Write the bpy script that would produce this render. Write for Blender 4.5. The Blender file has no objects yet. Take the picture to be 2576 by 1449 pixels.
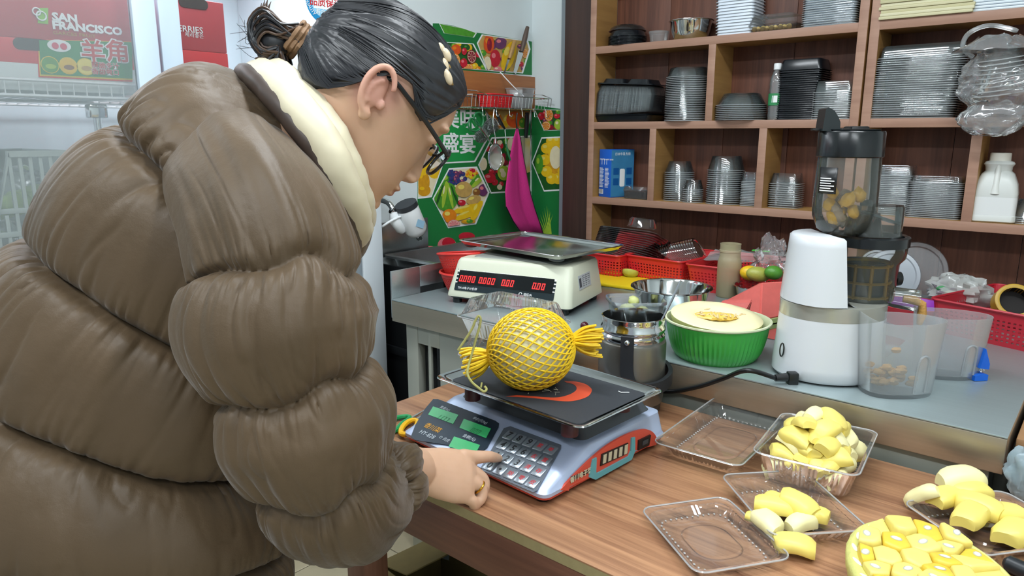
import bpy, bmesh, math, random
import numpy as np
from mathutils import Vector, Matrix, Euler, noise
scene = bpy.context.scene
COL = scene.collection
R = math.radians
random.seed(7)
# ------------------------------------------------------------------ camera
IMG_W, IMG_H, FOC = 2576.0, 1449.0, 1800.0
CAM_H = 1.33
PITCH, YAW = R(12.134), R(40.473)
cam_d = bpy.data.cameras.new('camera'); cam = bpy.data.objects.new('camera', cam_d); COL.objects.link(cam)
cam_d.sensor_width = 36.0; cam_d.lens = FOC / IMG_W * 36.0
cam_d.clip_start = 0.05; cam_d.clip_end = 60
cam.location = (0, 0, CAM_H); cam.rotation_euler = (R(90) - PITCH, 0, YAW)
scene.camera = cam
# ------------------------------------------------------------------ world and exposure
world = bpy.data.worlds.new('world'); scene.world = world; world.use_nodes = True
bgn = world.node_tree.nodes['Background']
bgn.inputs[0].default_value = (0.80, 0.90, 1.0, 1); bgn.inputs[1].default_value = 0.38
scene.view_settings.view_transform = 'Standard'; scene.view_settings.look = 'None'
scene.view_settings.exposure = 0.3; scene.view_settings.gamma = 1.0
scene.view_settings.use_curve_mapping = False
scene.cycles.transparent_max_bounces = 26
scene.cycles.max_bounces = 5; scene.cycles.diffuse_bounces = 3; scene.cycles.glossy_bounces = 3; scene.cycles.transmission_bounces = 3
scene.cycles.caustics_reflective = False; scene.cycles.caustics_refractive = False
# ------------------------------------------------------------------ ceiling lamps (area lights inside the lamp panels)
def area_light(name, loc, sx, sy, power, col=(0.90, 0.96, 1.0), rot=(0, 0, 0)):
    l = bpy.data.lights.new(name, 'AREA'); l.shape = 'RECTANGLE'; l.size = sx; l.size_y = sy
    l.energy = power; l.color = col
    o = bpy.data.objects.new(name, l); COL.objects.link(o); o.location = loc; o.rotation_euler = rot
    o['kind'] = 'helper'
    return o
LAMPS = [(-1.05, 0.95, 1.2, 0.12, 15), (0.25, 0.75, 1.2, 0.12, 17), (-0.9, -0.75, 1.2, 0.12, 20), (0.9, -0.9, 1.2, 0.12, 20)]
CEIL = 2.75
for (lx, ly, sx, sy, pw) in LAMPS:
    area_light('ceiling_lamp_light', (lx, ly, CEIL - 0.075), sx, sy, pw)
area_light('fridge_light', (-2.2, 0.75, 1.93), 0.25, 1.3, 12, (0.85, 0.95, 1.0))

# ------------------------------------------------------------------ measuring helpers: pixel of the photograph -> point on a real plane
_sy, _cy, _sp, _cp = math.sin(YAW), math.cos(YAW), math.sin(PITCH), math.cos(PITCH)
FW = Vector((-_sy * _cp, _cy * _cp, -_sp)); RT = Vector((_cy, _sy, 0)); UP = RT.cross(FW)
CPOS = Vector((0, 0, CAM_H))
def ray(x, y): return FW * FOC + RT * (x - IMG_W / 2) - UP * (y - IMG_H / 2)
def onz(x, y, z): d = ray(x, y); return CPOS + d * ((z - CAM_H) / d.z)
def onx(x, y, X): d = ray(x, y); return CPOS + d * (X / d.x)
def ony(x, y, Y): d = ray(x, y); return CPOS + d * (Y / d.y)
def atd(x, y, dist): return CPOS + ray(x, y) * (dist / FOC)

# ------------------------------------------------------------------ materials
def lin(c):
    if isinstance(c, str):
        c = c.lstrip('#'); c = [int(c[i:i + 2], 16) / 255 for i in (0, 2, 4)]
    return tuple((v / 12.92 if v <= 0.04045 else ((v + 0.055) / 1.055) ** 2.4) for v in c[:3]) + (1.0,)
MATS = {}
class NT:
    def __init__(s, name):
        s.m = bpy.data.materials.new(name); s.m.use_nodes = True; s.t = s.m.node_tree
        s.n = s.t.nodes; s.l = s.t.links; s.b = s.n['Principled BSDF']; s.out = s.n['Material Output']
    def node(s, typ, **kw):
        x = s.n.new(typ)
        for k, v in kw.items():
            if k.startswith('i_'):
                key = k[2:]; key = int(key) if key.isdigit() else key.replace('_', ' ')
                x.inputs[key].default_value = v
            else: setattr(x, k, v)
        return x
    def link(s, a, b): s.l.new(a, b)
def mat(name, col, rough=0.5, metal=0.0, spec=0.5, emit=None, estr=1.0, noise_amt=0.0, nscale=40.0, bump=0.0, bscale=200.0, coat=0.0, sss=0.0, stretch=None, sheen=0.0, trans=0.0):
    if name in MATS: return MATS[name]
    t = NT(name); b = t.b
    b.inputs['Base Color'].default_value = lin(col); b.inputs['Roughness'].default_value = rough
    b.inputs['Metallic'].default_value = metal; b.inputs['Specular IOR Level'].default_value = spec
    b.inputs['Coat Weight'].default_value = coat
    if sheen: b.inputs['Sheen Weight'].default_value = sheen; b.inputs['Sheen Roughness'].default_value = 0.4
    if sss:
        b.inputs['Subsurface Weight'].default_value = sss; b.inputs['Subsurface Radius'].default_value = (0.012, 0.005, 0.003); b.inputs['Subsurface Scale'].default_value = 1.0
    if trans: b.inputs['Transmission Weight'].default_value = trans
    if emit: b.inputs['Emission Color'].default_value = lin(emit); b.inputs['Emission Strength'].default_value = estr
    if noise_amt or bump:
        tc = t.node('ShaderNodeTexCoord'); mp = t.node('ShaderNodeMapping'); t.link(tc.outputs['Object'], mp.inputs[0])
        if stretch: mp.inputs['Scale'].default_value = stretch
    if noise_amt:
        nz = t.node('ShaderNodeTexNoise', i_Scale=nscale, i_Detail=5.0); t.link(mp.outputs[0], nz.inputs['Vector'])
        mx = t.node('ShaderNodeMix', data_type='RGBA', blend_type='MIX')
        c = lin(col); d = tuple(v * (1 - noise_amt) for v in c[:3]) + (1,); u = tuple(min(1, v * (1 + noise_amt)) for v in c[:3]) + (1,)
        mx.inputs[6].default_value = d; mx.inputs[7].default_value = u
        t.link(nz.outputs['Fac'], mx.inputs[0]); t.link(mx.outputs[2], b.inputs['Base Color'])
    if bump:
        nb = t.node('ShaderNodeTexNoise', i_Scale=bscale, i_Detail=3.0); t.link(mp.outputs[0], nb.inputs['Vector'])
        bp = t.node('ShaderNodeBump', i_Strength=bump, i_Distance=0.002); t.link(nb.outputs['Fac'], bp.inputs['Height']); t.link(bp.outputs[0], b.inputs['Normal'])
    MATS[name] = t.m
    return t.m
def wood(name, dark, light, axis='x', rough=0.4, scale=9.0, streak=28.0, lo=.42, hi=.86):
    if name in MATS: return MATS[name]
    t = NT(name); tc = t.node('ShaderNodeTexCoord'); mp = t.node('ShaderNodeMapping'); t.link(tc.outputs['Object'], mp.inputs[0])
    s = [streak, streak, streak]; s['xyz'.index(axis)] = 1.2
    mp.inputs['Scale'].default_value = s
    n1 = t.node('ShaderNodeTexNoise', i_Scale=1.0, i_Detail=8.0, i_Roughness=0.65, i_Distortion=0.6); t.link(mp.outputs[0], n1.inputs['Vector'])
    n2 = t.node('ShaderNodeTexNoise', i_Scale=5.0, i_Detail=4.0); t.link(mp.outputs[0], n2.inputs['Vector'])
    ad = t.node('ShaderNodeMath', operation='MULTIPLY_ADD'); ad.inputs[1].default_value = 0.35; t.link(n2.outputs['Fac'], ad.inputs[0]); t.link(n1.outputs['Fac'], ad.inputs[2])
    rp = t.node('ShaderNodeValToRGB'); t.link(ad.outputs[0], rp.inputs[0])
    rp.color_ramp.elements[0].position = lo; rp.color_ramp.elements[0].color = lin(dark)
    rp.color_ramp.elements[1].position = hi; rp.color_ramp.elements[1].color = lin(light)
    t.link(rp.outputs[0], t.b.inputs['Base Color']); t.b.inputs['Roughness'].default_value = rough
    bp = t.node('ShaderNodeBump', i_Strength=0.12, i_Distance=0.001); t.link(ad.outputs[0], bp.inputs['Height']); t.link(bp.outputs[0], t.b.inputs['Normal'])
    MATS[name] = t.m; return t.m
def plastic(name, tint='#eef6f8', opac=0.06, edge=0.45, rough=0.06, body=0.0):
    """thin clear plastic sheet: see-through, milky by opac, mirror-like towards grazing angles"""
    if name in MATS: return MATS[name]
    t = NT(name); t.n.remove(t.b)
    tr = t.node('ShaderNodeBsdfTransparent'); tr.inputs[0].default_value = lin('#fdfefe')
    gl = t.node('ShaderNodeBsdfGlossy', i_Roughness=rough); gl.inputs[0].default_value = (1, 1, 1, 1)
    df = t.node('ShaderNodeBsdfDiffuse'); df.inputs[0].default_value = lin(tint)
    fr = t.node('ShaderNodeFresnel', i_IOR=1.45)
    mfr = t.node('ShaderNodeMath', operation='MULTIPLY', use_clamp=True); mfr.inputs[1].default_value = edge * 2; t.link(fr.outputs[0], mfr.inputs[0])
    if body:
        tl = t.node('ShaderNodeBsdfTranslucent'); tl.inputs[0].default_value = lin(tint); mb_ = t.node('ShaderNodeMixShader'); mb_.inputs[0].default_value = body
        t.link(df.outputs[0], mb_.inputs[1]); t.link(tl.outputs[0], mb_.inputs[2]); df = mb_
    m1 = t.node('ShaderNodeMixShader'); m1.inputs[0].default_value = opac; t.link(tr.outputs[0], m1.inputs[1]); t.link(df.outputs[0], m1.inputs[2])
    m2 = t.node('ShaderNodeMixShader'); t.link(mfr.outputs[0], m2.inputs[0]); t.link(m1.outputs[0], m2.inputs[1]); t.link(gl.outputs[0], m2.inputs[2])
    t.link(m2.outputs[0], t.out.inputs[0]); MATS[name] = t.m; return t.m

# ------------------------------------------------------------------ mesh building
def box_(cx, cy, cz, sx, sy, sz, bev=0.0, seg=2):
    bm = bmesh.new(); bmesh.ops.create_cube(bm, size=1.0)
    for v in bm.verts: v.co = Vector((cx + v.co.x * sx, cy + v.co.y * sy, cz + v.co.z * sz))
    if bev: bmesh.ops.bevel(bm, geom=bm.edges[:], offset=bev, segments=seg, profile=0.5, affect='EDGES')
    bm.verts.index_update()
    r = [tuple(v.co) for v in bm.verts], [[v.index for v in f.verts] for f in bm.faces]
    bm.free(); return r
def bb_(x0, x1, y0, y1, z0, z1, bev=0.0, seg=2): return box_((x0 + x1) / 2, (y0 + y1) / 2, (z0 + z1) / 2, x1 - x0, y1 - y0, z1 - z0, bev, seg)
def rings_(rs, closed=True, cap0=False, cap1=False, loop=False):
    """loft a list of equally long point rings"""
    n = len(rs[0]); v = [tuple(p) for r in rs for p in r]; f = []
    K = len(rs)
    for k in range(K if loop else K - 1):
        a, b = k * n, ((k + 1) % K) * n
        for i in range(n if closed else n - 1):
            j = (i + 1) % n; f.append([a + i, a + j, b + j, b + i])
    if cap0: f.append(list(range(n))[::-1])
    if cap1: f.append([(K - 1) * n + i for i in range(n)])
    return v, f
def lathe_(prof, n=32, cap0=False, cap1=False, c=(0, 0, 0), ripple=None):
    rs = []
    for k, (r, z) in enumerate(prof):
        ring = []
        for i in range(n):
            a = 2 * math.pi * i / n; rr = r
            if ripple: rr += ripple(k, a)
            ring.append((c[0] + rr * math.cos(a), c[1] + rr * math.sin(a), c[2] + z))
        rs.append(ring)
    return rings_(rs, True, cap0, cap1)
def rrpts(hx, hy, r, z, n=5, cx=0, cy=0):
    r = min(r, hx * 0.999, hy * 0.999); p = []
    for (sx, sy, a0) in ((1, 1, 0), (-1, 1, 90), (-1, -1, 180), (1, -1, 270)):
        for i in range(n + 1):
            a = R(a0 + 90 * i / n); p.append((cx + sx * (hx - r) + r * math.cos(a), cy + sy * (hy - r) + r * math.sin(a), z))
    return p
def rr_(rs, n=5, cap0=True, cap1=True): return rings_([rrpts(*q[:4], n, *(q[4:] if len(q) > 4 else ())) for q in rs], True, cap0, cap1)
def rrdense(hx, hy, r, z, step=0.004, amp=0.0, per=0.009):
    """rounded rectangle sampled evenly, with ribs of height amp"""
    base = rrpts(hx, hy, r, z, 6); base.append(base[0]); out = []; s = 0.0
    L = sum(math.dist(base[i], base[i + 1]) for i in range(len(base) - 1)); N = int(L / step)
    segs = [math.dist(base[i], base[i + 1]) for i in range(len(base) - 1)]
    acc = [0]
    for q in segs: acc.append(acc[-1] + q)
    k = 0; K = max(1, round(L / per))
    for i in range(N):
        d = L * i / N
        while k < len(segs) - 1 and acc[k + 1] < d: k += 1
        t = (d - acc[k]) / max(1e-9, segs[k]); a, b = base[k], base[k + 1]
        x, y = a[0] + (b[0] - a[0]) * t, a[1] + (b[1] - a[1]) * t
        if amp:
            nx, ny = b[1] - a[1], -(b[0] - a[0]); q = math.hypot(nx, ny) or 1
            w = amp * (1 if math.sin(2 * math.pi * K * d / L) > 0 else -1) * 0.5
            x += nx / q * w; y += ny / q * w
        out.append((x, y, z))
    return out
def tube_(pts, r=0.003, n=8, closed=False, caps=True):
    P = [Vector(p) for p in pts]; K = len(P)
    rad = r if isinstance(r, (list, tuple)) else [r] * K
    rs = []; prev = None
    for i in range(K):
        if closed: t = P[(i + 1) % K] - P[i - 1]
        else: t = P[min(i + 1, K - 1)] - P[max(i - 1, 0)]
        if t.length < 1e-9: t = Vector((0, 0, 1))
        t.normalize()
        if prev is None:
            u = t.orthogonal().normalized()
        else:
            u = prev - t * prev.dot(t)
            u = u.normalized() if u.length > 1e-6 else t.orthogonal().normalized()
        prev = u; w = t.cross(u)
        rs.append([tuple(P[i] + (u * math.cos(2 * math.pi * k / n) + w * math.sin(2 * math.pi * k / n)) * rad[i]) for k in range(n)])
    return rings_(rs, True, caps and not closed, caps and not closed, loop=closed)
def smooth_path(pts, sub=6, closed=False):
    P = [Vector(p) for p in pts]; K = len(P); out = []
    for i in range(K if closed else K - 1):
        if closed: a, b, c, d = P[i - 1], P[i], P[(i + 1) % K], P[(i + 2) % K]
        else: a, b, c, d = P[max(i - 1, 0)], P[i], P[i + 1], P[min(i + 2, K - 1)]
        for s in range(sub):
            t = s / sub
            out.append(0.5 * ((2 * b) + (c - a) * t + (2 * a - 5 * b + 4 * c - d) * t * t + (-a + 3 * b - 3 * c + d) * t ** 3))
    if not closed: out.append(P[-1])
    return out
def ell_(c, rx, ry, rz, nu=20, nv=12, fn=None):
    rs = []
    for j in range(nv + 1):
        th = math.pi * j / nv; ring = []
        for i in range(nu):
            ph = 2 * math.pi * i / nu
            p = Vector((math.sin(th) * math.cos(ph), math.sin(th) * math.sin(ph), -math.cos(th)))
            k = fn(p) if fn else 1.0
            ring.append((c[0] + p.x * rx * k, c[1] + p.y * ry * k, c[2] + p.z * rz * k))
        rs.append(ring)
    return rings_(rs)
def prism_(poly, d0, d1, axis='z'):
    n = len(poly)
    def P(a, b, d): return {'z': (a, b, d), 'y': (a, d, b), 'x': (d, a, b)}[axis]
    v = [P(a, b, d0) for a, b in poly] + [P(a, b, d1) for a, b in poly]
    f = [[i, (i + 1) % n, n + (i + 1) % n, n + i] for i in range(n)] + [list(range(n))[::-1], [n + i for i in range(n)]]
    return v, f
def disc_(c, r, n=24, ry=None):
    ry = ry or r
    return [(c[0] + r * math.cos(2 * math.pi * i / n), c[1] + ry * math.sin(2 * math.pi * i / n), c[2]) for i in range(n)], [list(range(n))]
class MB:
    def __init__(s): s.v = []; s.f = []; s.m = []
    def add(s, vf, mi=0, M=None):
        v, f = vf; o = len(s.v)
        if M is not None: v = [tuple(M @ Vector(p)) for p in v]
        s.v += v; s.f += [[i + o for i in q] for q in f]; s.m += [mi] * len(f); return s
    def build(s, name, mats, parent=None, ang=40, loc=None, rot=None, smooth=True, wall=0.0):
        me = bpy.data.meshes.new(name); me.from_pydata(s.v, [], s.f)
        if not isinstance(mats, (list, tuple)): mats = [mats]
        for m in mats: me.materials.append(m)
        if any(s.m): me.polygons.foreach_set('material_index', s.m)
        bm = bmesh.new(); bm.from_mesh(me); bmesh.ops.remove_doubles(bm, verts=bm.verts, dist=1e-6)
        bmesh.ops.recalc_face_normals(bm, faces=bm.faces); bm.to_mesh(me); bm.free()
        if smooth:
            me.shade_smooth(); me.set_sharp_from_angle(angle=R(ang))
        me.update()
        o = bpy.data.objects.new(name, me); COL.objects.link(o)
        if parent: o.parent = parent
        if loc is not None: o.location = loc
        if rot is not None: o.rotation_euler = rot
        if wall:
            md = o.modifiers.new('thickness', 'SOLIDIFY'); md.thickness = wall; md.offset = 0
        return o
def mk(name, vf, m, parent=None, **kw): return MB().add(vf).build(name, m, parent, **kw)
def tag(o, label=None, cat=None, group=None, kind=None):
    if label: o['label'] = label
    if cat: o['category'] = cat
    if group: o['group'] = group
    if kind: o['kind'] = kind
    return o
def thing(name, label, cat, loc=(0, 0, 0), rz=0.0, group=None, rot=None):
    o = bpy.data.objects.new(name, None); COL.objects.link(o); o.location = loc
    o.empty_display_size = 0.02
    o.rotation_euler = rot if rot is not None else (0, 0, rz)
    return tag(o, label, cat, group)
def copy_tree(o, parent=None):
    c = o.copy(); COL.objects.link(c); c.parent = parent
    for ch in list(o.children): copy_tree(ch, c)
    return c
def text(parent, s, size, loc, rot, m, name='lettering', depth=0.0002, align='CENTER', sx=1.0, bold=0.0, sp=1.0):
    cu = bpy.data.curves.new(name, 'FONT'); cu.body = s; cu.size = size; cu.extrude = depth; cu.offset = bold; cu.space_character = sp
    cu.align_x = align; cu.align_y = 'CENTER'; cu.resolution_u = 2
    cu.materials.append(m); o = bpy.data.objects.new(name, cu); COL.objects.link(o)
    o.parent = parent; o.location = loc; o.rotation_euler = rot; o.scale = (sx, 1, 1); return o
T_Z, C_Z = 0.75, 0.84
# common materials
M_white = mat('white_plastic', '#e9edee', 0.35)
M_black = mat('black_plastic', '#141618', 0.35)
M_steel = mat('brushed_steel', '#b9bfc0', 0.30, metal=0.9, noise_amt=0.10, nscale=1.0, stretch=(3, 260, 260))
M_chrome = mat('polished_steel', '#d5d8d8', 0.10, metal=1.0)
M_clear = plastic('clear_plastic')
M_cup = plastic('clear_cup_plastic', '#e8f4f8', 0.045, 0.75, 0.07, body=.5)
M_cupg = plastic('grey_green_cup_plastic', '#d6e8ea', 0.055, 0.75, 0.07, body=.5)
M_rimp = plastic('cup_rim_plastic', '#f2f8fa', 0.62, 0.8, 0.08, body=.4)
M_milky = plastic('milky_plastic', '#eef6fa', 0.27, 0.30, 0.25, body=.5)
M_red = mat('red_plastic', '#cf2a2e', 0.35)
M_wtxt = mat('white_print', '#f4f6f6', 0.6)
M_ktxt = mat('black_print', '#1b1d20', 0.6)
M_rtxt = mat('red_print', '#c9242b', 0.6)
# ================================================================== THE ROOM
WX, WY = -2.02, 2.50
M_wall = mat('painted_wall', '#e4edee', 0.7, noise_amt=0.04, nscale=6)
M_tile = mat('floor_tile', '#b3a88c', 0.35, noise_amt=0.28, nscale=9)
M_grout = mat('tile_grout', '#6f6a5d', 0.8)
fl = tag(mk('floor', bb_(-2.7, 1.9, -2.6, 2.6, -0.06, -0.004), M_grout), 'beige tiled shop floor with grey joints', kind='structure')
tile_me = None
for ix in range(15):
    for iy in range(17):
        x, y = -2.55 + 0.30 * ix, -2.4 + 0.30 * iy
        if tile_me is None:
            t0 = mk('tile', box_(0, 0, -0.003, 0.296, 0.296, 0.006, 0.001, 1), M_tile, fl); tile_me = t0.data
        else:
            t0 = bpy.data.objects.new('tile', tile_me); COL.objects.link(t0); t0.parent = fl
        t0.location = (x, y, 0)
w = MB().add(bb_(-2.74, WX, 1.60, WY + 0.1, 0, CEIL)).add(bb_(-2.84, -2.70, -2.6, 1.60, 0, CEIL))
tag(w.build('wall_left', M_wall), 'white painted wall behind the fridge and poster', kind='structure')
tag(mk('wall_back', bb_(WX, 1.9, WY, WY + 0.1, 0, CEIL), M_wall), 'white wall behind the wooden shelves', kind='structure')
tag(mk('wall_right', bb_(1.8, 1.9, -2.6, WY, 0, CEIL), M_wall), 'plain white side wall', kind='structure')
tag(mk('ceiling', bb_(-2.84, 1.9, -2.6, 2.6, CEIL, CEIL + 0.08), mat('ceiling_paint', '#e8ecec', 0.8)), 'white ceiling', kind='structure')
M_dbrown = wood('dark_brown_laminate', '#32221e', '#4a342c', 'z', 0.5)
tag(mk('trim_1', bb_(ony(1432, 300, 2.44).x, -1.622, 2.40, 2.499, 0, CEIL, 0.003), M_dbrown), 'dark brown upright panel beside the shelves', kind='structure')
tag(mk('trim_2', bb_(ony(1416, 300, 2.49).x, ony(1432, 300, 2.49).x, 2.47, 2.499, 0, CEIL, 0.002), mat('grey_strip', '#8f9aa0', 0.5)), 'thin grey edge strip next to the brown panel', kind='structure')
M_lamp = mat('lamp_diffuser', '#ffffff', 0.5, emit='#eef7ff', estr=9.0)
for i, (lx, ly, sx, sy, pw) in enumerate(LAMPS):
    t = thing('ceiling_lamp', 'long white tube lamp on the ceiling, %s' % ('over the fridge aisle', 'over the steel counter end', 'behind the photographer by the fridge wall', 'behind the photographer by the side wall')[i], 'lamp', (lx, ly, CEIL), group='ceiling tube lamps')
    mk('housing', box_(0, 0, -0.028, sx + 0.06, sy + 0.05, 0.05, 0.006), M_white, t)
    mk('diffuser', box_(0, 0, -0.062, sx, sy, 0.018, 0.006), M_lamp, t)

# ================================================================== POSTER
def p3(x, y): return (930 + x / 2.4157, 40 + y / 2.4157)
def onwall(pts, off=0.0):   # crop pixel -> point on the left wall
    return [tuple(onx(*p3(x, y), WX + off)) for x, y in pts]
def onback(pts, off=0.0): return [tuple(ony(*p3(x, y), WY - off)) for x, y in pts]
M_pg = mat('poster_green', '#1d7a3c', 0.45); M_pg2 = mat('poster_bright_green', '#1f9a4a', 0.45)
PC = {k: mat('print_' + k, c, 0.5, noise_amt=n_, nscale=60) for k, c, n_ in [('orange', '#ee8a1c', .2), ('ored', '#e2571f', .2), ('red', '#c81f33', .3), ('dred', '#8e1630', .3), ('yellow', '#f2c21d', .15), ('lyellow', '#f4dc6a', .15), ('green', '#4f9a2c', .35), ('dgreen', '#1f5a22', .35), ('lgreen', '#a7c83e', .2), ('blue', '#2f3f7d', .4), ('purple', '#6d3a66', .3), ('tan', '#c9a35c', .3), ('cream', '#efe3bd', .1), ('pink', '#e87f86', .2), ('brown', '#8a5a2c', .3), ('gold', '#d79a1e', .3)]}
PK = list(PC); PM = [M_wtxt] + [PC[k] for k in PK]
def shrink(poly, k, c=None):
    c = c or (sum(p[0] for p in poly) / len(poly), sum(p[1] for p in poly) / len(poly))
    return [(c[0] + (x - c[0]) * k, c[1] + (y - c[1]) * k) for x, y in poly]
def slab(pts, nrm, th):
    n = len(pts); q = [tuple(Vector(p) + Vector(nrm) * th) for p in pts]
    return list(pts) + q, [[i, (i + 1) % n, n + (i + 1) % n, n + i] for i in range(n)] + [list(range(n)), [n + i for i in range(n)][::-1]]
def clip_poly(sub, clip):
    """keep the part of polygon sub inside the convex polygon clip"""
    A = sum(clip[i][0] * clip[(i + 1) % len(clip)][1] - clip[(i + 1) % len(clip)][0] * clip[i][1] for i in range(len(clip)))
    sg = 1 if A > 0 else -1; out = sub
    for i in range(len(clip)):
        a, b = clip[i], clip[(i + 1) % len(clip)]
        def side(p): return sg * ((b[0] - a[0]) * (p[1] - a[1]) - (b[1] - a[1]) * (p[0] - a[0]))
        inp = out; out = []
        for k in range(len(inp)):
            p, q = inp[k], inp[(k + 1) % len(inp)]; sp, sq = side(p), side(q)
            if sp >= 0: out.append(p)
            if (sp >= 0) != (sq >= 0):
                t = sp / (sp - sq); out.append((p[0] + (q[0] - p[0]) * t, p[1] + (q[1] - p[1]) * t))
        if len(out) < 3: return []
    return out
def ellpts(x, y, rx, ry, rot=0, n=18):
    c, s = math.cos(R(rot)), math.sin(R(rot))
    return [(x + rx * math.cos(a) * c - ry * math.sin(a) * s, y + rx * math.cos(a) * s + ry * math.sin(a) * c) for a in (2 * math.pi * i / n for i in range(n))]
def hex_panel(parent, poly, fruits, base, back=False, name='picture_panel'):
    f = onback if back else onwall; nrm = (0, -1, 0) if back else (1, 0, 0)
    mb = MB(); mb.add(slab(f(poly), nrm, 0.0016), 0)
    inner = shrink(poly, 0.945); lay = 0.0019
    def put(pts, k):
        nonlocal lay
        q = clip_poly(pts, inner)
        if len(q) < 3: return
        lay += 0.00004
        mb.add((f(q, lay), [list(range(len(q)))]), 1 + PK.index(k))
    put(inner, base)
    for fr in fruits:
        x, y, rx, ry, rot, k = fr[:6]
        put(ellpts(x, y, rx, ry, rot), k)
        hl = {'orange': 'lyellow', 'yellow': 'lyellow', 'lyellow': 'cream', 'red': 'pink', 'dred': 'red', 'green': 'lgreen', 'dgreen': 'green', 'lgreen': 'cream', 'blue': 'purple', 'tan': 'lyellow', 'gold': 'yellow', 'ored': 'orange', 'pink': 'cream', 'purple': 'pink', 'brown': 'tan', 'cream': 'cream'}[k]
        if len(fr) > 6 and fr[6] == 'slice':
            put(ellpts(x, y, rx * .86, ry * .86, rot), 'cream'); put(ellpts(x, y, rx * .78, ry * .78, rot), k)
            for a in range(0, 360, 45):
                put([(x, y), (x + rx * .76 * math.cos(R(a + 3)), y + ry * .76 * math.sin(R(a + 3))), (x + rx * .76 * math.cos(R(a - 3)), y + ry * .76 * math.sin(R(a - 3)))], 'cream')
        else: put(ellpts(x - rx * .3, y - ry * .32, rx * .38, ry * .30, rot), hl)
    return mb.build(name, PM, parent, smooth=False)
pos = thing('wall_poster', 'green poster with white-edged hexagons of fruit pictures on the white wall', 'poster', onx(*p3(600, 900), WX))
bpy.context.view_layer.update(); pos_inv = Matrix.Translation(-Vector(pos.location))
def reloc(o): o.matrix_parent_inverse = pos_inv; return o
lower = [(290, 690), (985, 540), (985, 1345), (290, 1460)]
upper = [(383, 45), (420, 46), (490, 56), (570, 76), (640, 100), (985, 156), (985, 360), (383, 320)]
reloc(mk('backing_sheet', slab(onwall(lower), (1, 0, 0), 0.0008), M_pg, pos, smooth=False))
reloc(mk('backing_sheet', slab(onwall(upper), (1, 0, 0), 0.0008), M_pg, pos, smooth=False))
reloc(mk('backing_sheet', slab(onback([(985, 540), (1172, 567), (1148, 1340), (985, 1345)]), (0, -1, 0), 0.0008), M_pg, pos, smooth=False))
rnd = random.Random(3)
def scat(x0, x1, y0, y1, n, r, ks): return [(rnd.uniform(x0, x1), rnd.uniform(y0, y1), r * rnd.uniform(.8, 1.2), r * rnd.uniform(.8, 1.2), 0, rnd.choice(ks)) for _ in range(n)]
reloc(hex_panel(pos, [(420, 46), (570, 76), (650, 104), (632, 132), (450, 106)], [], 'green'))
reloc(hex_panel(pos, [(400, 155), (630, 168), (716, 332), (400, 312)], scat(430, 700, 170, 330, 26, 20, ['red', 'green', 'dgreen', 'orange', 'yellow']) + [(525, 205, 32, 32, 0, 'ored'), (520, 272, 30, 44, 0, 'orange', 'slice'), (620, 248, 28, 42, -8, 'dred', 'slice'), (600, 312, 28, 20, 0, 'orange', 'slice'), (572, 285, 22, 28, 0, 'red'), (575, 215, 16, 22, 0, 'red')], 'dgreen'))
reloc(hex_panel(pos, [(680, 112), (962, 152), (976, 202), (930, 350), (712, 334), (650, 165)], scat(680, 960, 130, 340, 30, 18, ['purple', 'tan', 'green', 'red', 'dgreen']) + [(725, 170, 32, 58, 0, 'ored'), (728, 175, 15, 40, 0, 'dred'), (795, 165, 36, 36, 0, 'purple'), (763, 258, 32, 54, 0, 'red'), (845, 245, 38, 96, 18, 'yellow'), (715, 290, 24, 44, 0, 'cream'), (945, 228, 18, 30, 0, 'orange', 'slice'), (778, 325, 26, 18, 0, 'pink')], 'tan'))
hx = hex_panel(pos, [(440, 560), (710, 560), (735, 715), (640, 888), (455, 898), (375, 765)], [], 'green'); reloc(hx)
hx.data.materials[1 + PK.index('green')] = M_pg2
reloc(hex_panel(pos, [(480, 925), (650, 915), (727, 1072), (645, 1266), (475, 1290), (380, 1112)],
    [(470, 1000, 60, 50, 0, 'green')] + scat(480, 580, 935, 1020, 34, 13, ['blue', 'blue', 'purple']) + scat(590, 660, 930, 985, 14, 12, ['red', 'orange', 'yellow']) + [(640, 1000, 16, 62, 40, 'green'), (655, 1010, 13, 50, 48, 'lgreen'), (465, 1098, 74, 88, 0, 'green'), (455, 1085, 12, 84, 8, 'lgreen'), (490, 1092, 10, 84, -12, 'lgreen'), (425, 1090, 8, 70, 18, 'dgreen'), (520, 1095, 8, 70, -22, 'dgreen'), (572, 1055, 52, 48, 0, 'tan'), (690, 1058, 30, 36, 0, 'purple'), (650, 1070, 22, 22, 0, 'brown'), (632, 1118, 46, 28, -15, 'tan'), (560, 1135, 24, 18, 0, 'red'), (600, 1170, 95, 22, -14, 'yellow'), (600, 1205, 92, 20, -22, 'yellow'), (650, 1185, 22, 70, 28, 'yellow'), (485, 1215, 44, 42, 0, 'orange'), (512, 1268, 38, 30, 0, 'pink', 'slice'), (600, 1250, 44, 14, 0, 'gold'), (608, 1248, 20, 12, 0, 'green')], 'cream'))
reloc(hex_panel(pos, [(292, 720), (345, 690), (445, 905), (375, 1102), (292, 1112)], [(350, 850, 55, 70, 10, 'gold'), (390, 930, 45, 60, -10, 'yellow'), (320, 990, 42, 76, -14, 'gold'), (330, 1060, 40, 36, 0, 'gold'), (325, 930, 36, 40, 0, 'yellow')], 'cream'))
reloc(hex_panel(pos, [(740, 738), (984, 726), (984, 1066), (735, 1080), (658, 905)], scat(700, 984, 750, 1070, 44, 17, ['red', 'dred', 'red', 'green', 'cream']) + [(690, 900, 24, 40, 0, 'cream'), (815, 955, 38, 46, -10, 'lgreen'), (812, 962, 16, 20, 0, 'cream'), (730, 985, 36, 30, 0, 'red'), (860, 780, 24, 40, 0, 'cream'), (770, 880, 50, 46, 0, 'cream')], 'dgreen'))
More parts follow.
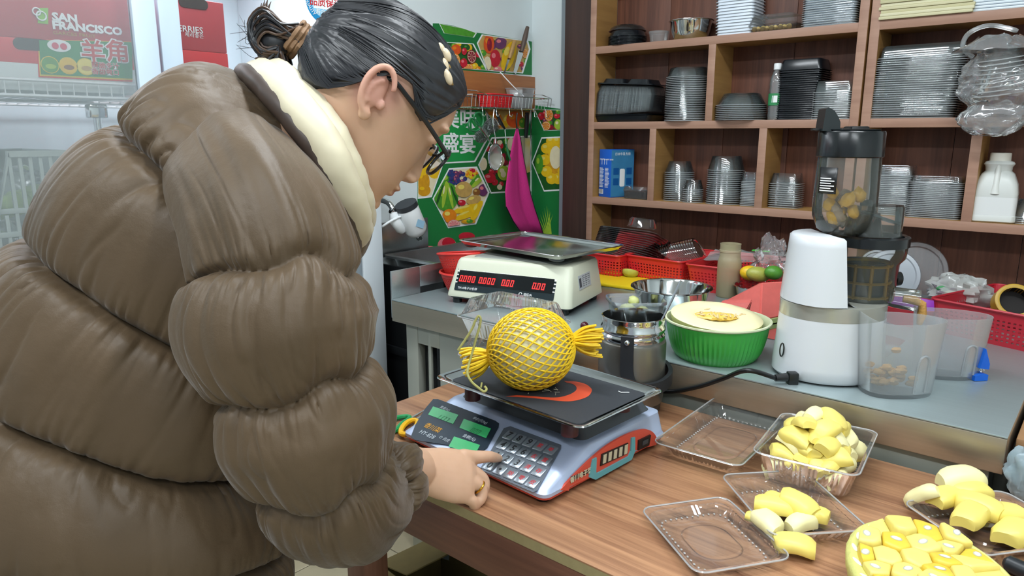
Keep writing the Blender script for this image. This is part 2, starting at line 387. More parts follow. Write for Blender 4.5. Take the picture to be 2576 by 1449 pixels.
reloc(hex_panel(pos, [(690, 560), (984, 560), (962, 686), (780, 690)], [(750, 640, 60, 60, 0, 'orange'), (830, 640, 22, 44, 20, 'yellow'), (880, 630, 50, 50, 0, 'ored'), (930, 650, 22, 30, 0, 'green')], 'tan'))
reloc(hex_panel(pos, [(1000, 568), (1168, 570), (1164, 695), (1060, 698)], scat(1040, 1165, 575, 690, 16, 16, ['purple', 'dred', 'green', 'red']) + [(1088, 603, 26, 38, 0, 'orange', 'slice'), (1072, 668, 26, 28, 0, 'orange', 'slice'), (1145, 660, 24, 32, 0, 'lgreen'), (1040, 610, 18, 24, 0, 'red')], 'dgreen', True))
reloc(hex_panel(pos, [(1045, 738), (1163, 732), (1160, 1062), (1060, 1068), (986, 890)], [(1125, 875, 60, 140, 0, 'gold')] + [(1125 + 62 * math.cos(a), 875 + 120 * math.sin(a), 34, 34, 0, 'yellow') for a in (math.pi * k / 5 for k in range(10))] + [(1130, 860, 36, 70, 0, 'cream'), (1030, 900, 24, 60, 0, 'green')], 'dgreen', True))
# leaf sprays and lower fruit print
gm = MB()
for i in range(9):
    bx, by = 1065 + 6 * i % 40, 1325; tx, ty = 1010 + 13 * i, 1150 + 18 * abs(i - 5)
    gm.add((onback([(bx - 5, by), (bx + 5, by), (tx, ty)], 0.0016 + i * 5e-5), [[0, 1, 2]]), 0)
reloc(gm.build('grass_print', PC['lgreen'], pos, smooth=False))
lm = MB()
for k, (x, y, rx, ry, c) in enumerate([(470, 1395, 58, 50, 'pink'), (365, 1420, 50, 22, 'pink'), (590, 1340, 50, 26, 'red'), (480, 1380, 40, 34, 'red')]):
    q = clip_poly(ellpts(x, y, rx, ry), lower); lm.add((onwall(q, 0.0017 + k * 5e-5), [list(range(len(q)))]), PK.index(c))
reloc(lm.build('fruit_print', [PC[k] for k in PK], pos, smooth=False))
TR = (R(90), 0, R(90))   # lettering that faces +x
def ptext(s, x, y, hpx, m, sx=1.0, bold=0.0):
    p = onx(*p3(x, y), WX + 0.0022); d = (p - CPOS).dot(FW)
    o = text(pos, s, hpx / 2.4157 * d / FOC * 1.12, p, TR, m, sx=sx, bold=bold); reloc(o); return o
ptext('美', 492, 632, 112, M_wtxt, 1.2, 0.0016); ptext('味', 598, 634, 112, M_wtxt, 1.2, 0.0016)
ptext('盛', 492, 782, 112, M_wtxt, 1.2, 0.0016); ptext('宴', 596, 786, 112, M_wtxt, 1.2, 0.0016)

# ================================================================== DISPLAY FRIDGE
FX = -1.906
M_frm = mat('fridge_frame', '#cfe0ee', 0.3); M_fin = mat('fridge_inside', '#c9d3da', 0.45)
fr = thing('display_fridge', 'tall white display fridge with sliding glass door along the wall', 'fridge', (FX - 0.36, 0.6, 0))
def fpart(name, x0, x1, y0, y1, z0, z1, m, bev=0.004, par=fr):
    o = fr.location; return mk(name, bb_(x0 - o.x, x1 - o.x, y0 - o.y, y1 - o.y, z0, z1, bev), m, par)
FY0, FY1 = -0.35, 1.545
fpart('back_panel', -2.66, -2.63, FY0, FY1, 0.1, 2.05, M_fin)
fpart('top_panel', -2.63, FX, FY0, FY1, 1.97, 2.05, M_white)
fpart('base', -2.63, FX, FY0, FY1, 0.055, 0.40, M_white)
fpart('side_panel', -2.63, FX - 0.001, FY1 - 0.05, FY1, 0.40, 1.97, M_fin)
fpart('side_panel', -2.63, FX - 0.001, FY0, FY0 + 0.05, 0.40, 1.97, M_fin)
fpart('post', FX - 0.001, FX + 0.012, 1.462, FY1, 0.055, 2.05, mat('fridge_white', '#dfe8ee', 0.35))
y0 = onx(333, 100, FX).y; y1 = onx(393, 100, FX).y; y2 = onx(401, 100, FX - .03).y; y3 = onx(455, 100, FX - .03).y
fpart('door_stile', FX - 0.012, FX + 0.014, y0, y1, 0.40, 1.97, M_frm, 0.005)
fpart('door_stile', FX - 0.055, FX - 0.022, y2, y3, 0.40, 1.97, M_frm, 0.005)
M_glass = plastic('fridge_glass', '#e6f2f6', 0.14, 0.35, 0.03)  # milky share imitates the haze over the cartons
fpart('glass_pane', FX - 0.004, FX + 0.002, FY0 + 0.05, y0, 0.42, 1.95, M_glass, 0.0)
fpart('glass_pane', FX - 0.041, FX - 0.037, y3, 1.495, 0.42, 1.95, plastic('clean_glass', '#eef6f8', 0.02, 0.3, 0.02), 0.0)
for k in range(4): fpart('foot', -2.6 if k % 2 else FX - 0.08, -2.55 if k % 2 else FX - 0.03, FY0 + 0.1 + (k // 2) * 1.6, FY0 + 0.15 + (k // 2) * 1.6, 0.0, 0.06, M_black, 0.002)
SH = onx(150, 243, -1.97).z   # wire shelf inside
def wire_shelf(z, ya, yb):
    o = fr.location; mb = MB(); xa, xb = -2.6 - o.x, -1.965 - o.x
    for x in (xa, (xa + xb) / 2, xb): mb.add(tube_([(x, ya - o.y, z), (x, yb - o.y, z)], 0.004, 6))
    mb.add(tube_([(xb, ya - o.y, z + 0.035), (xb, yb - o.y, z + 0.035)], 0.004, 6))
    n = int((yb - ya) / 0.028)
    for i in range(n + 1):
        y = ya + (yb - ya) * i / n - o.y
        mb.add(tube_([(xa, y, z + 0.004), (xb, y, z + 0.004), (xb, y, z + 0.035)], 0.0017, 5))
    mb.build('wire_shelf', M_white, fr)
wire_shelf(SH, FY0 + 0.06, 1.44); wire_shelf(0.95, FY0 + 0.06, 1.44)
o = fr.location; q = onx(245, 300, -2.05)
mb = MB().add(tube_([(q.x - o.x, q.y - o.y, 0.42), (q.x - o.x, q.y - o.y, SH - 0.02)], 0.010, 10)).add(box_(q.x - o.x, q.y - o.y, SH - 0.03, 0.03, 0.045, 0.035, 0.004)); mb.build('shelf_support', M_chrome, fr)

# boxes in the fridge: paper cartons with panels, flaps and print on the face towards the room
M_bred = mat('carton_red', '#c23a44', 0.5, noise_amt=0.06, nscale=12); M_bred2 = mat('carton_bright_red', '#e0202c', 0.5)
M_bwhite = mat('carton_white', '#e6eceb', 0.6); M_bgreen = mat('carton_green', '#1f8a4a', 0.5); M_byel = mat('carton_yellow', '#e9c92a', 0.5)
M_hole = mat('carton_hole', '#3a2b28', 0.9)
BXF = -1.985
def carton(name, label, ya, yb, za, zb, stripe, holes=True, depth=0.40):
    c = thing(name, label, 'box', (BXF - depth / 2, (ya + yb) / 2, za), group='fruit cartons in the fridge')
    w_, h_ = (yb - ya), zb - za; hx, hy = depth / 2, w_ / 2
    mk('body', bb_(-hx, hx, -hy, hy, 0, h_, 0.003), M_bred if stripe == 'all' else M_bwhite, c)
    if stripe != 'all': mk('stripe', bb_(-hx - .0005, hx + .0008, -hy - .0005, hy + .0008, h_ - 0.055, h_ + 0.0006, 0.002), M_bred2, c)
    if holes: mk('hand_hole', rr_([(0.04, 0.013, 0.012, 0), (0.04, 0.013, 0.012, 0.002)]), M_hole, c, loc=(hx + 0.001, 0, h_ - 0.012), rot=(R(90), 0, R(90)))
    return c
zlow = SH + 0.012; zmid = onx(60, 97, BXF).z; ztop = zmid + 0.19
ya = 0.38; yb = onx(329, 60, BXF).y
c1 = carton('fruit_carton', 'white carton with red top and green melon banner on the fridge shelf', ya, yb, zlow, zmid, 'top')
c2 = carton('fruit_carton', 'red carton with apple logo stacked on the melon carton', ya + 0.005, yb + 0.004, zmid + .0012, ztop, 'all')
yc = onx(410, 60, BXF).y; yd = onx(566, 60, BXF).y; zmid2 = onx(520, 131, BXF).z
c3 = carton('fruit_carton', 'plain white carton with red top beside the fridge door frame', yc, onx(573, 150, BXF).y, zlow, zmid2, 'top', False)
c4 = carton('fruit_carton', 'red cherry carton stacked on the plain white carton', yc, yd, zmid2 + .0012, zmid2 + 0.135, 'all')
def ctext(c, s, px, py, hpx, m, align='CENTER', sx=1.0, bold=0.0):
    p = onx(px, py, BXF + 0.0025); d = (p - CPOS).dot(FW); L = c.location
    return text(c, s, hpx * d / FOC * 1.4, p - L, TR, m, align=align, sx=sx, bold=bold)
def cquad(c, name, pts, m, off=0.0012):
    L = c.location; P = [tuple(onx(x, y, BXF + off) - L) for x, y in pts]
    return mk(name, slab(P, (1, 0, 0), 0.0006), m, c, smooth=False)
ctext(c2, 'SAN', 131, 42, 19, M_wtxt, 'LEFT', 1.15, 0.0012); ctext(c2, 'FRANCISCO', 131, 63, 19, M_wtxt, 'LEFT', 1.15, 0.0012)
ctext(c2, 'GARCES FRUIT', 133, 82, 8, mat('print_olive', '#b8963c', 0.6), 'LEFT', 1.35)
M_lgr = mat('print_leaf', '#8cc63a', 0.5); M_prs = mat('print_rose', '#e0486a', 0.5)
cquad(c2, 'logo', [(95, 20), (121, 20), (121, 61), (95, 58)], M_lgr)
for k, (x, y, r) in enumerate([(92, 29, 8), (104, 40, 10)]):
    p = onx(x, y, BXF + 0.003) - c2.location; mk('logo_ring', tube_([(0, r / 1000 * math.cos(a), r / 1000 * math.sin(a)) for a in (2 * math.pi * i / 20 for i in range(20))], 0.0018, 6, True), M_wtxt, c2, loc=p)
cquad(c1, 'banner_edge', [(92, 99), (333, 104), (333, 206), (97, 194)], M_bred2, 0.0012)
cquad(c1, 'banner_edge', [(95, 100), (333, 105), (333, 202), (100, 191)], M_byel, 0.0022)
cquad(c1, 'banner', [(98, 101), (333, 106), (333, 198), (103, 187)], M_bgreen, 0.0032)
BXF_ = BXF; BXF = BXF + 0.0035
for ch, x in (('羊', 234), ('角', 296)):
    ctext(c1, ch, x, 133, 40, M_wtxt, sx=1.05, bold=0.0034); p = ctext(c1, ch, x, 133, 40, M_rtxt, sx=1.05, bold=0.0008); p.location.x += 0.0012
for s, y in (('酥脆多汁', 166), ('香甜爽口', 182)):
    ctext(c1, s, 266, y, 11, M_wtxt, sx=1.05, bold=0.0008); p = ctext(c1, s, 266, y, 11, M_rtxt, sx=1.05, bold=0.0001); p.location.x += 0.001
def cdisc(c, px, py, rpx, m, off, ry=1.0):
    p = onx(px, py, BXF + off); d = (p - CPOS).dot(FW); r = rpx * d / FOC
    mk('print_disc', disc_((0, 0, 0), r, 20, r * ry), m, c, loc=p - c.location, rot=TR, smooth=False)
for k, x in enumerate((126, 172, 216)):
    cdisc(c1, x, 163 + k * 2.5, 21, M_byel, 0.001); cdisc(c1, x, 163 + k * 2.5, 19, [PC['green'], PC['yellow'], PC['lyellow']][k], 0.0016)
    cdisc(c1, x + 2, 167 + k * 2.5, 12, [PC['lgreen'], PC['brown'], PC['tan']][k], 0.0022, 0.5)
cdisc(c1, 149, 115, 27, M_wtxt, 0.001, 0.55); cdisc(c1, 139, 115, 8, M_prs, 0.0018); cdisc(c1, 160, 117, 8, M_prs, 0.0018)
BXF = BXF_
ctext(c4, 'CHERRIES', 511, 78, 15, M_wtxt, 'RIGHT', 1.05, 0.0002); ctext(c4, '체리좋은', 513, 92, 9, M_wtxt, 'RIGHT', 1.05)

# grey crate and greens bag on the lower wire shelf
M_crate = mat('crate_grey', '#b9c2bc', 0.55)
zc0 = 0.962; zc1 = onx(150, 378, -2.0).z; yc0 = 0.36; yc1 = onx(183, 470, -2.0).y
cr = thing('plastic_crate', 'pale grey slatted plastic crate on the lower fridge shelf', 'crate', (-2.17, (yc0 + yc1) / 2, zc0)); hy = (yc1 - yc0) / 2; hz = zc1 - zc0
for sx_ in (1, -1):
    fm = MB(); x = 0.17 * sx_
    low = hz * 0.55
    fm.add(prism_([(-hy, 0), (hy, 0), (hy, hz), (hy * .12, hz), (hy * -.12, low + .02), (-hy, low)], x - .004, x + .004, 'x'), 0) if sx_ < 0 else None
    if sx_ > 0:
        for zz in (0.006, 0.075, 0.135, 0.19): 
            if zz < hz: fm.add(bb_(x - .006, x + .006, -hy, hy, zz - .006, zz + .006, .001))
        for i in range(15):
            y = -hy + 2 * hy * i / 14; top = hz if y > hy * .12 else low
            fm.add(bb_(x - .004, x + .004, y - .004, y + .004, 0, top, .001))
        fm.add(bb_(x - .008, x + .008, hy * .12, hy, hz - .014, hz)).add(bb_(x - .008, x + .008, -hy, hy * -.1, low - .012, low))
        fm.add(prism_([(-hy * .12, low - .012), (-hy * .12, low), (hy * .14, hz), (hy * .14, hz - .016)], x - .008, x + .008, 'x'))
    fm.build('slatted_side', M_crate, cr)
for sy_ in (1, -1): mk('end_wall', bb_(-.17, .17, sy_ * hy - .004, sy_ * hy + .004, 0, hz, .002), M_crate, cr)
mk('bottom', bb_(-.17, .17, -hy, hy, 0, .008), M_crate, cr)
bg = thing('greens_bag', 'thin plastic bag of pale green vegetables lying in the grey crate', 'bag', (-2.12, onx(30, 400, -2.12).y, zc0 + .14))
mk('bag_film', ell_((0, 0, .06), .09, .12, .085, 24, 16, lambda p: 1 + .22 * noise.noise(p * 3.1) + .08 * noise.noise(p * 9)), plastic('bag_film', '#e6f2ee', 0.22, .5, .15), bg)
for k in range(4): mk('leaf_bunch', ell_((.02 * math.sin(k * 2), -.05 + .035 * k, .045 + .01 * k), .03, .045, .028, 12, 8, lambda p: 1 + .3 * noise.noise(p * 2 + Vector((k, 0, 0)))), mat('pale_leaf', '#a9c64a', .5, noise_amt=.25, nscale=30), bg)

# round blue sticker on the fridge back panel
st = thing('round_sticker', 'round blue sticker with red slogan on the fridge glass', 'sticker', onx(820, 5, -2.0) , rot=TR)
dS = (st.location - CPOS).dot(FW); kS = dS / FOC
st.location = onx(818, 2, FX - 0.0366); kS = (st.location - CPOS).dot(FW) / FOC
mk('disc', lathe_([(0.0001, 0), (58 * kS, 0), (58 * kS, .0012), (0.0001, .0012)], 40), mat('sticker_blue', '#1c8fc9', .4), st)
mk('inner_disc', lathe_([(0.0001, .0012), (44 * kS, .0012), (44 * kS, .0016), (0.0001, .0016)], 40), mat('sticker_pale', '#8fd0ee', .4), st)
mk('slogan_panel', bb_(-36 * kS, 36 * kS, -21 * kS, 17 * kS, .0016, .0019), M_wtxt, st)
text(st, '品质保证', 24 * kS, (0, -6 * kS, .0023), (0, 0, 0), M_rtxt, bold=.0003)
text(st, '寿命更久', 16 * kS, (0, -30 * kS, .0021), (0, 0, 0), M_wtxt)
text(st, 'QUALITY', 13 * kS, (-47 * kS, -20 * kS, .0018), (0, 0, R(-55)), M_wtxt, sx=.8)

# ================================================================== WOODEN SHELVES
SF, SB, TH = 2.35, 2.497, 0.026
M_swf = wood('shelf_edge_wood', '#9a7360', '#b38d77', 'x', .5, streak=18); M_swi = wood('shelf_inside_wood', '#9a713f', '#b58b52', 'y', .5, streak=16)
M_swb = wood('shelf_back_wood', '#4c2c22', '#7b4e3b', 'z', .55, streak=24)
SHZ = [1.090, 1.375, 1.651, 1.935]
def shelf_unit(label, xa, xb, divs):
    u = thing('wooden_shelf', label, 'shelf', ((xa + xb) / 2, (SF + SB) / 2, C_Z)); L = u.location
    def part(name, x0, x1, y0, y1, z0, z1, m, edge=None):
        mk(name, bb_(x0 - L.x, x1 - L.x, y0 - L.y, y1 - L.y, z0 - L.z, z1 - L.z, .001), m, u)
    def board(name, x0, x1, z0, z1):
        g = MB().add(bb_(x0 - L.x, x1 - L.x, SF + .002 - L.y, SB - .006 - L.y, z0 - L.z, z1 - L.z), 0).add(bb_(x0 - L.x, x1 - L.x, SF - L.y, SF + .002 - L.y, z0 - L.z, z1 - L.z, .0006), 1)
        g.build(name, [M_swi, M_swf], u)
    top = SHZ[-1]
    board('side_panel', xa, xa + TH, C_Z, top + TH); board('side_panel', xb - TH, xb, C_Z, top + TH)
    for z in SHZ: board('shelf_board', xa + TH, xb - TH, z - TH, z)
    for (x, z0, z1) in divs: board('divider', x - TH / 2, x + TH / 2, z0, z1 - TH)
    n = max(2, round((xb - xa) / 0.24))
    for i in range(n):
        p0, p1 = xa + TH + (xb - xa - 2 * TH) * i / n, xa + TH + (xb - xa - 2 * TH) * (i + 1) / n
        part('back_plank', p0 + .0006, p1 - .0006, SB - .006, SB, C_Z, top + TH, M_swb)
    return u
shelf_unit('wooden wall shelf unit holding cups, next to the brown upright panel', -1.617, -.640, [(-1.122, SHZ[1], SHZ[2]), (-1.334, SHZ[0], SHZ[1]), (-.928, SHZ[0], SHZ[1])])
shelf_unit('wooden wall shelf unit with the white jug and hanging plastic bag', -.633, .22, [(-.331, SHZ[0], SHZ[1]), (-.20, SHZ[2], SHZ[3])])

# ================================================================== STEEL COUNTER
CX0, CX1, CY0, CY1 = -1.652, -.093, 1.372, 2.345
ct = thing('steel_counter', 'long stainless steel counter against the wooden shelves', 'counter', ((CX0 + CX1) / 2, (CY0 + CY1) / 2, 0)); L = ct.location
def cpart(name, x0, x1, y0, y1, z0, z1, m=M_steel, bev=.002): return mk(name, bb_(x0 - L.x, x1 - L.x, y0 - L.y, y1 - L.y, z0, z1, bev), m, ct)
M_ctop = mat('counter_top_steel', '#a9b8ba', 0.34, metal=0.6, noise_amt=0.06, nscale=1.0, stretch=(2, 200, 200))
M_capr = mat('apron_steel_reflection', '#b3a894', 0.32, metal=0.8, noise_amt=0.10, nscale=1.0, stretch=(2, 200, 200))  # brownish tint puts a warm reflection into the steel colour
cpart('worktop', CX0, CX1, CY0, SF - .003, C_Z - .004, C_Z, M_ctop, .0015); cpart('worktop_rear', CX0, CX1 + .3, SF - .003, SB, C_Z - .004, C_Z - .0005, M_ctop, .0005)
cpart('apron', CX0, CX1, CY0, CY0 + .004, C_Z - .068, C_Z - .004, M_capr); cpart('apron', CX1 - .004, CX1, CY0 + .004, CY1, C_Z - .068, C_Z - .004, M_capr); cpart('apron', CX0, CX0 + .004, CY0 + .004, CY1, C_Z - .068, C_Z - .004, M_capr)
yF = CY0 + .018
M_cgrey = mat('counter_front_grey', '#a8aba0', .45, metal=.35)
xs = [ony(p, 900, yF).x for p in (1024, 1052, 1077, 1084, 1106)]
cpart('front_post', xs[0], xs[1], yF, yF + .03, 0.02, C_Z - .07, M_cgrey); cpart('front_bar', xs[2], xs[3], yF, yF + .01, 0.02, C_Z - .07, M_cgrey)
cpart('front_panel', xs[4], CX1 - .02, yF, yF + .004, 0.06, C_Z - .07, M_cgrey)
cpart('front_header', xs[1], xs[4], yF + .0005, yF + .004, .715, C_Z - .07, M_cgrey)
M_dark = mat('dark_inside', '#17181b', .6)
cpart('slot_shade_board', xs[0], xs[4] + .02, yF + .12, yF + .13, 0.02, C_Z - .07, M_dark)  # dark sheet added behind the slots, stands for the shade inside
for x in (CX0 + .05, CX1 - .08):
    for y in (CY0 + .06, CY1 - .08): cpart('leg', x, x + .04, y, y + .04, 0, C_Z - .07)
# ================================================================== SINK
SK = thing('steel_sink', 'stainless steel sink in the corner below the poster', 'sink', (-1.83, 1.95, 0)); L = SK.location
sx0, sx1, sy0, sy1, sz = -2.0, CX0 - .012, 1.60, 2.33, .90
def spart(name, x0, x1, y0, y1, z0, z1, m=M_steel, bev=.002): return mk(name, bb_(x0 - L.x, x1 - L.x, y0 - L.y, y1 - L.y, z0, z1, bev), m, SK)
g = MB()
g.add(rr_([(.165, .345, .03, sz), (.165, .345, .03, sz + .008), (.145, .325, .03, sz + .008), (.140, .32, .04, sz - .02), (.125, .30, .05, sz - .18)], 5, False, True), 0, Matrix.Translation(((sx0 + sx1) / 2 - L.x, (sy0 + sy1) / 2 - L.y, 0)))
g.build('basin', M_steel, SK)
spart('cabinet', sx0, sx1, sy0 + .012, sy1, .06, sz - .19, mat('sink_cabinet_black', '#121416', .4)); spart('front_panel', sx0, sx1 + .004, sy0, sy0 + .012, .02, sz - .02, mat('sink_cabinet_black', '#121416', .4))
spart('front_rail', sx0, sx1, sy0 - .008, sy0, .56, .59, mat('sink_rail', '#2a2d30', .35, metal=.5))
spart('end_splash', CX0 - .008, CX0 - .001, CY0 + .004, CY0 + .12, C_Z - .06, C_Z + .085)
spart('splash_rail', CX0 - .008, CX0 - .001, CY0 + .12, sy0 + .01, C_Z + .02, C_Z + .085)
spart('backsplash', WX + .003, WX + .012, 1.60, 1.86, sz, sz + .12)
for x in (sx0 + .02, sx1 - .05):
    for y in (sy0 + .05, sy1 - .08): spart('leg', x, x + .03, y, y + .03, 0, .07, M_black)
# ================================================================== WOODEN TABLE
TX0, TX1, TY0, TY1 = -1.165, .75, .742, 1.353
M_tt = wood('table_top_wood', '#7a5038', '#b58763', 'x', .36, streak=34, lo=.48, hi=.82); M_ap = wood('table_apron_wood', '#5e3a2e', '#7d5340', 'x', .5, streak=26)
M_ply = mat('raw_board_edge', '#a2946a', .8, noise_amt=.15, nscale=80)
tb = thing('wooden_table', 'brown wood-grain table carrying the blue price scale and fruit boxes', 'table', ((TX0 + TX1) / 2, (TY0 + TY1) / 2, 0)); L = tb.location
g = MB().add(bb_(TX0 - L.x, TX1 - L.x, TY0 - L.y, TY1 - L.y, T_Z - .003, T_Z, .0008), 0).add(bb_(TX0 + .0005 - L.x, TX1 - L.x, TY0 + .0005 - L.y, TY1 - L.y, T_Z - .020, T_Z - .003), 1)
g.build('table_top', [M_tt, M_ply], tb)
for (x0, x1, y0, y1) in ((TX0 + .01, TX1 - .01, TY0 + .004, TY0 + .022), (TX0 + .01, TX1 - .01, TY1 - .022, TY1 - .004), (TX0 + .004, TX0 + .022, TY0 + .022, TY1 - .022)):
    mk('apron', bb_(x0 - L.x, x1 - L.x, y0 - L.y, y1 - L.y, T_Z - .105, T_Z - .020, .001), M_ap, tb)
M_leg = wood('table_leg_wood', '#6b4433', '#8e6250', 'z', .5, streak=26)
for (x, y) in ((-1.09, TY0 + .024), (-1.09, TY1 - .085), (TX1 - .1, TY0 + .024), (TX1 - .1, TY1 - .085)):
    mk('leg', bb_(x - L.x, x + .055 - L.x, y - L.y, y + .06 - L.y, 0, T_Z - .020, .002), M_leg, tb)
# cabinet to the right of the counter
cb = thing('side_cabinet', 'plain brown wooden cabinet past the end of the steel counter', 'cabinet', (.225, 1.95, 0)); L = cb.location
mk('body', bb_(-.30, .40, -.52, .38, .03, .80, .004), M_leg, cb); mk('top_board', bb_(-.31, .41, -.53, .39, .80, .825, .003), mat('cabinet_top', '#9a7450', .5, noise_amt=.12, nscale=20), cb)
mk('door', bb_(-.29, .05, -.536, -.522, .06, .78, .003), M_leg, cb); mk('door', bb_(.056, .39, -.536, -.522, .06, .78, .003), M_leg, cb); mk('plinth', bb_(-.29, .39, -.50, .37, 0, .03), M_dark, cb)
# cardboard box and bin below the table
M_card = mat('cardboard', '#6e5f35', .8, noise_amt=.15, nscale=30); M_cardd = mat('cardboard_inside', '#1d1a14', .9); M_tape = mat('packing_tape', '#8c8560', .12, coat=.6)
def foot(FL, FR, BR, z):
    a, b, c = onz(*FL, z), onz(*FR, z), onz(*BR, z)
    ex = (b - a); w_ = ex.length; ex = ex / w_; ey = Vector((-ex.y, ex.x, 0)); d_ = (c - b).dot(ey)
    ctr = a + ex * w_ / 2 + ey * d_ / 2
    return ctr, math.atan2(ex.y, ex.x), w_, d_
CAMZ = YAW   # z rotation whose local x runs along the picture's horizontal
def pxs(p): return ((Vector(p) - CPOS).dot(FW)) / FOC   # metres per photograph pixel at p
def slope_M(y0, z0, y1, z1):
    u = Vector((0, y1 - y0, z1 - z0)).normalized(); x = Vector((1, 0, 0)); n = x.cross(u)
    M = Matrix((x, u, n)).transposed().to_4x4(); M.translation = Vector((0, (y0 + y1) / 2, (z0 + z1) / 2)); return M
def seg7(mb, s, x, y, h, M, mi=0, z=0.0006):
    wd = h * .5; t = h * .12
    SEG = {'0': 'abcdef', '1': 'bc', '2': 'abged', '3': 'abgcd', '4': 'fgbc', '5': 'afgcd', '6': 'afgedc', '7': 'abc', '8': 'abcdefg', '9': 'abcdfg'}
    for ch in s:
        if ch == '.': mb.add(bb_(x - wd * .28, x - wd * .28 + t, y, y + t, 0, z), mi, M); continue
        if ch == ' ': x += wd * 1.5; continue
        for q in SEG[ch]:
            r = {'a': (0, h - t, wd, t), 'g': (0, h / 2 - t / 2, wd, t), 'd': (0, 0, wd, t), 'f': (0, h / 2, t, h / 2), 'b': (wd - t, h / 2, t, h / 2), 'e': (0, 0, t, h / 2), 'c': (wd - t, 0, t, h / 2)}[q]
            sk = (r[1] + r[3] / 2) * .12
            mb.add(bb_(x + r[0] + sk, x + r[0] + r[2] + sk, y + r[1], y + r[1] + r[3], 0, z), mi, M)
        x += wd * 1.5
    return x
# ================================================================== WALL BOARD, RACK AND TOOLS
M_board = wood('wall_board_wood', '#8a5130', '#b0703f', 'y', .45, streak=20)
bd_pts = [tuple(onx(x, y, WX)) for x, y in ((1100, 165), (1338, 187), (1338, 276), (1100, 270))]
ys = [p[1] for p in bd_pts]; 
tag(mk('wall_board', bb_(WX + .002, WX + .02, min(ys), WY - .002, 1.425, 1.570, .002), M_board), 'horizontal brown wooden board screwed over the fruit poster', 'board')
BD = thing('wire_rack', 'thin chrome wire rack hanging on the brown wall board', 'rack', (WX + .02, onx(1280, 240, -1.95).y, 1.43)); L = BD.location
ry0, ry1 = onx(1178, 240, -1.91).y - L.y, WY - .03 - L.y
rk = MB()
for (z, xo) in ((.0, .0), (.045, .006)):
    rk.add(tube_([(.002, ry0, z), (.105 + xo, ry0, z), (.105 + xo, ry1, z), (.002, ry1, z)], .0018, 6, True))
rk.build('rack_frame', M_chrome, BD)
for i in range(24):
    y = ry0 + (ry1 - ry0) * i / 23
    mk('wire', tube_([(.004, y, .045), (.004, y, 0), (.105, y, 0), (.111, y, .045)], .0012, 5), M_chrome, BD)
for k, y in enumerate((ry0 + .03, ry1 - .05)): mk('bracket', tube_([(.002, y - .04, .045), (.06, y - .04, .062), (.06, y + .05, .062), (.112, y + .05, .046)], .0016, 6), M_chrome, BD)
for k in range(6):
    y = ry0 + (ry1 - ry0) * (k + .7) / 6.2
    mk('hook', tube_(smooth_path([(.108, y, .002), (.112, y, -.015), (.114, y, -.03), (.122, y, -.033), (.128, y, -.024)], 4), .0014, 6), M_chrome, BD)
def basket_mesh(hx, hy, h, taper=.9, nz=6, cell=.006, r=.018):
    rt_ = rrdense(hx, hy, r, 0, cell); n = len(rt_); n -= n % 2; rt_ = rt_[:n]; rows = []
    zs = [0.0]; 
    for j in range(2 * nz + 1): zs.append(.006 + (h * .80 - .006) * (j + 1) / (2 * nz + 1))
    zs.append(h)
    for z in zs:
        k = taper + (1 - taper) * z / h; rows.append([(x * k, y * k, z) for x, y, _ in rt_])
    v = [p for r_ in rows for p in r_]; f = []
    for j in range(len(rows) - 1):
        for i in range(n):
            solid = j == 0 or j == len(rows) - 2 or j % 2 == 0 or i % 2 == 0
            if solid: f.append([j * n + i, j * n + (i + 1) % n, (j + 1) * n + (i + 1) % n, (j + 1) * n + i])
    return v, f, rows
def basket(name, label, loc, rz, hx, hy, h, m, taper=.9, cat='basket', nz=6, cell=.006, group='red plastic baskets'):
    t = thing(name, label, cat, loc, rz, group)
    v, f, rows = basket_mesh(hx, hy, h, taper, nz, cell)
    mk('lattice_wall', (v, f), m, t, wall=.0014, smooth=False)
    mk('rim', tube_([(x * 1.012, y * 1.012, h) for x, y, _ in rrpts(hx, hy, .018, 0, 5)], .0035, 6, True), m, t)
    g = MB(); k = taper
    for i in range(9): g.add(bb_(-hx * k + 2 * hx * k * i / 8 - .002 if i else -hx * k + .0005, -hx * k + 2 * hx * k * i / 8 + .002 if i < 8 else hx * k - .0005, -hy * k * .99, hy * k * .99, .0002, .0016))
    for i in range(7): g.add(bb_(-hx * k * .99, hx * k * .99, -hy * k * .97 + 2 * hy * k * .97 * i / 6 - .002, -hy * k * .97 + 2 * hy * k * .97 * i / 6 + .002, .0003, .0018))
    g.build('bottom_grid', m, t); return t
p = onx(1246, 262, -1.955); s = pxs(p)
basket('small_basket', 'small bright red basket standing in the wire rack', (-1.955, p.y, 1.434), R(90), 47 * s, .038, .048, mat('bright_red_plastic', '#e02a2f', .4), .86, nz=3)
p = onx(1308, 262, -1.955); s = pxs(p)
tag(mk('clear_tub', rr_([(.034, 24 * s, .015, .0), (.034, 26 * s, .018, .001), (.042, 33 * s, .02, .075), (.045, 35 * s, .02, .076), (.045, 35 * s, .02, .080), (.043, 34 * s, .02, .080), (.033, 25 * s, .018, .003)], 5, True, True), M_milky, loc=(-1.957, p.y + .004, 1.4345)), 'clear plastic tub beside the red basket in the rack', 'tub')
tag(mk('looped_string', tube_(smooth_path([onx(1258, 181, WX + .03), onx(1275, 200, WX + .06), onx(1296, 222, -1.935), onx(1318, 243, -1.915)], 6), .0022, 6), M_white), 'white string looped over the wire rack', 'string')
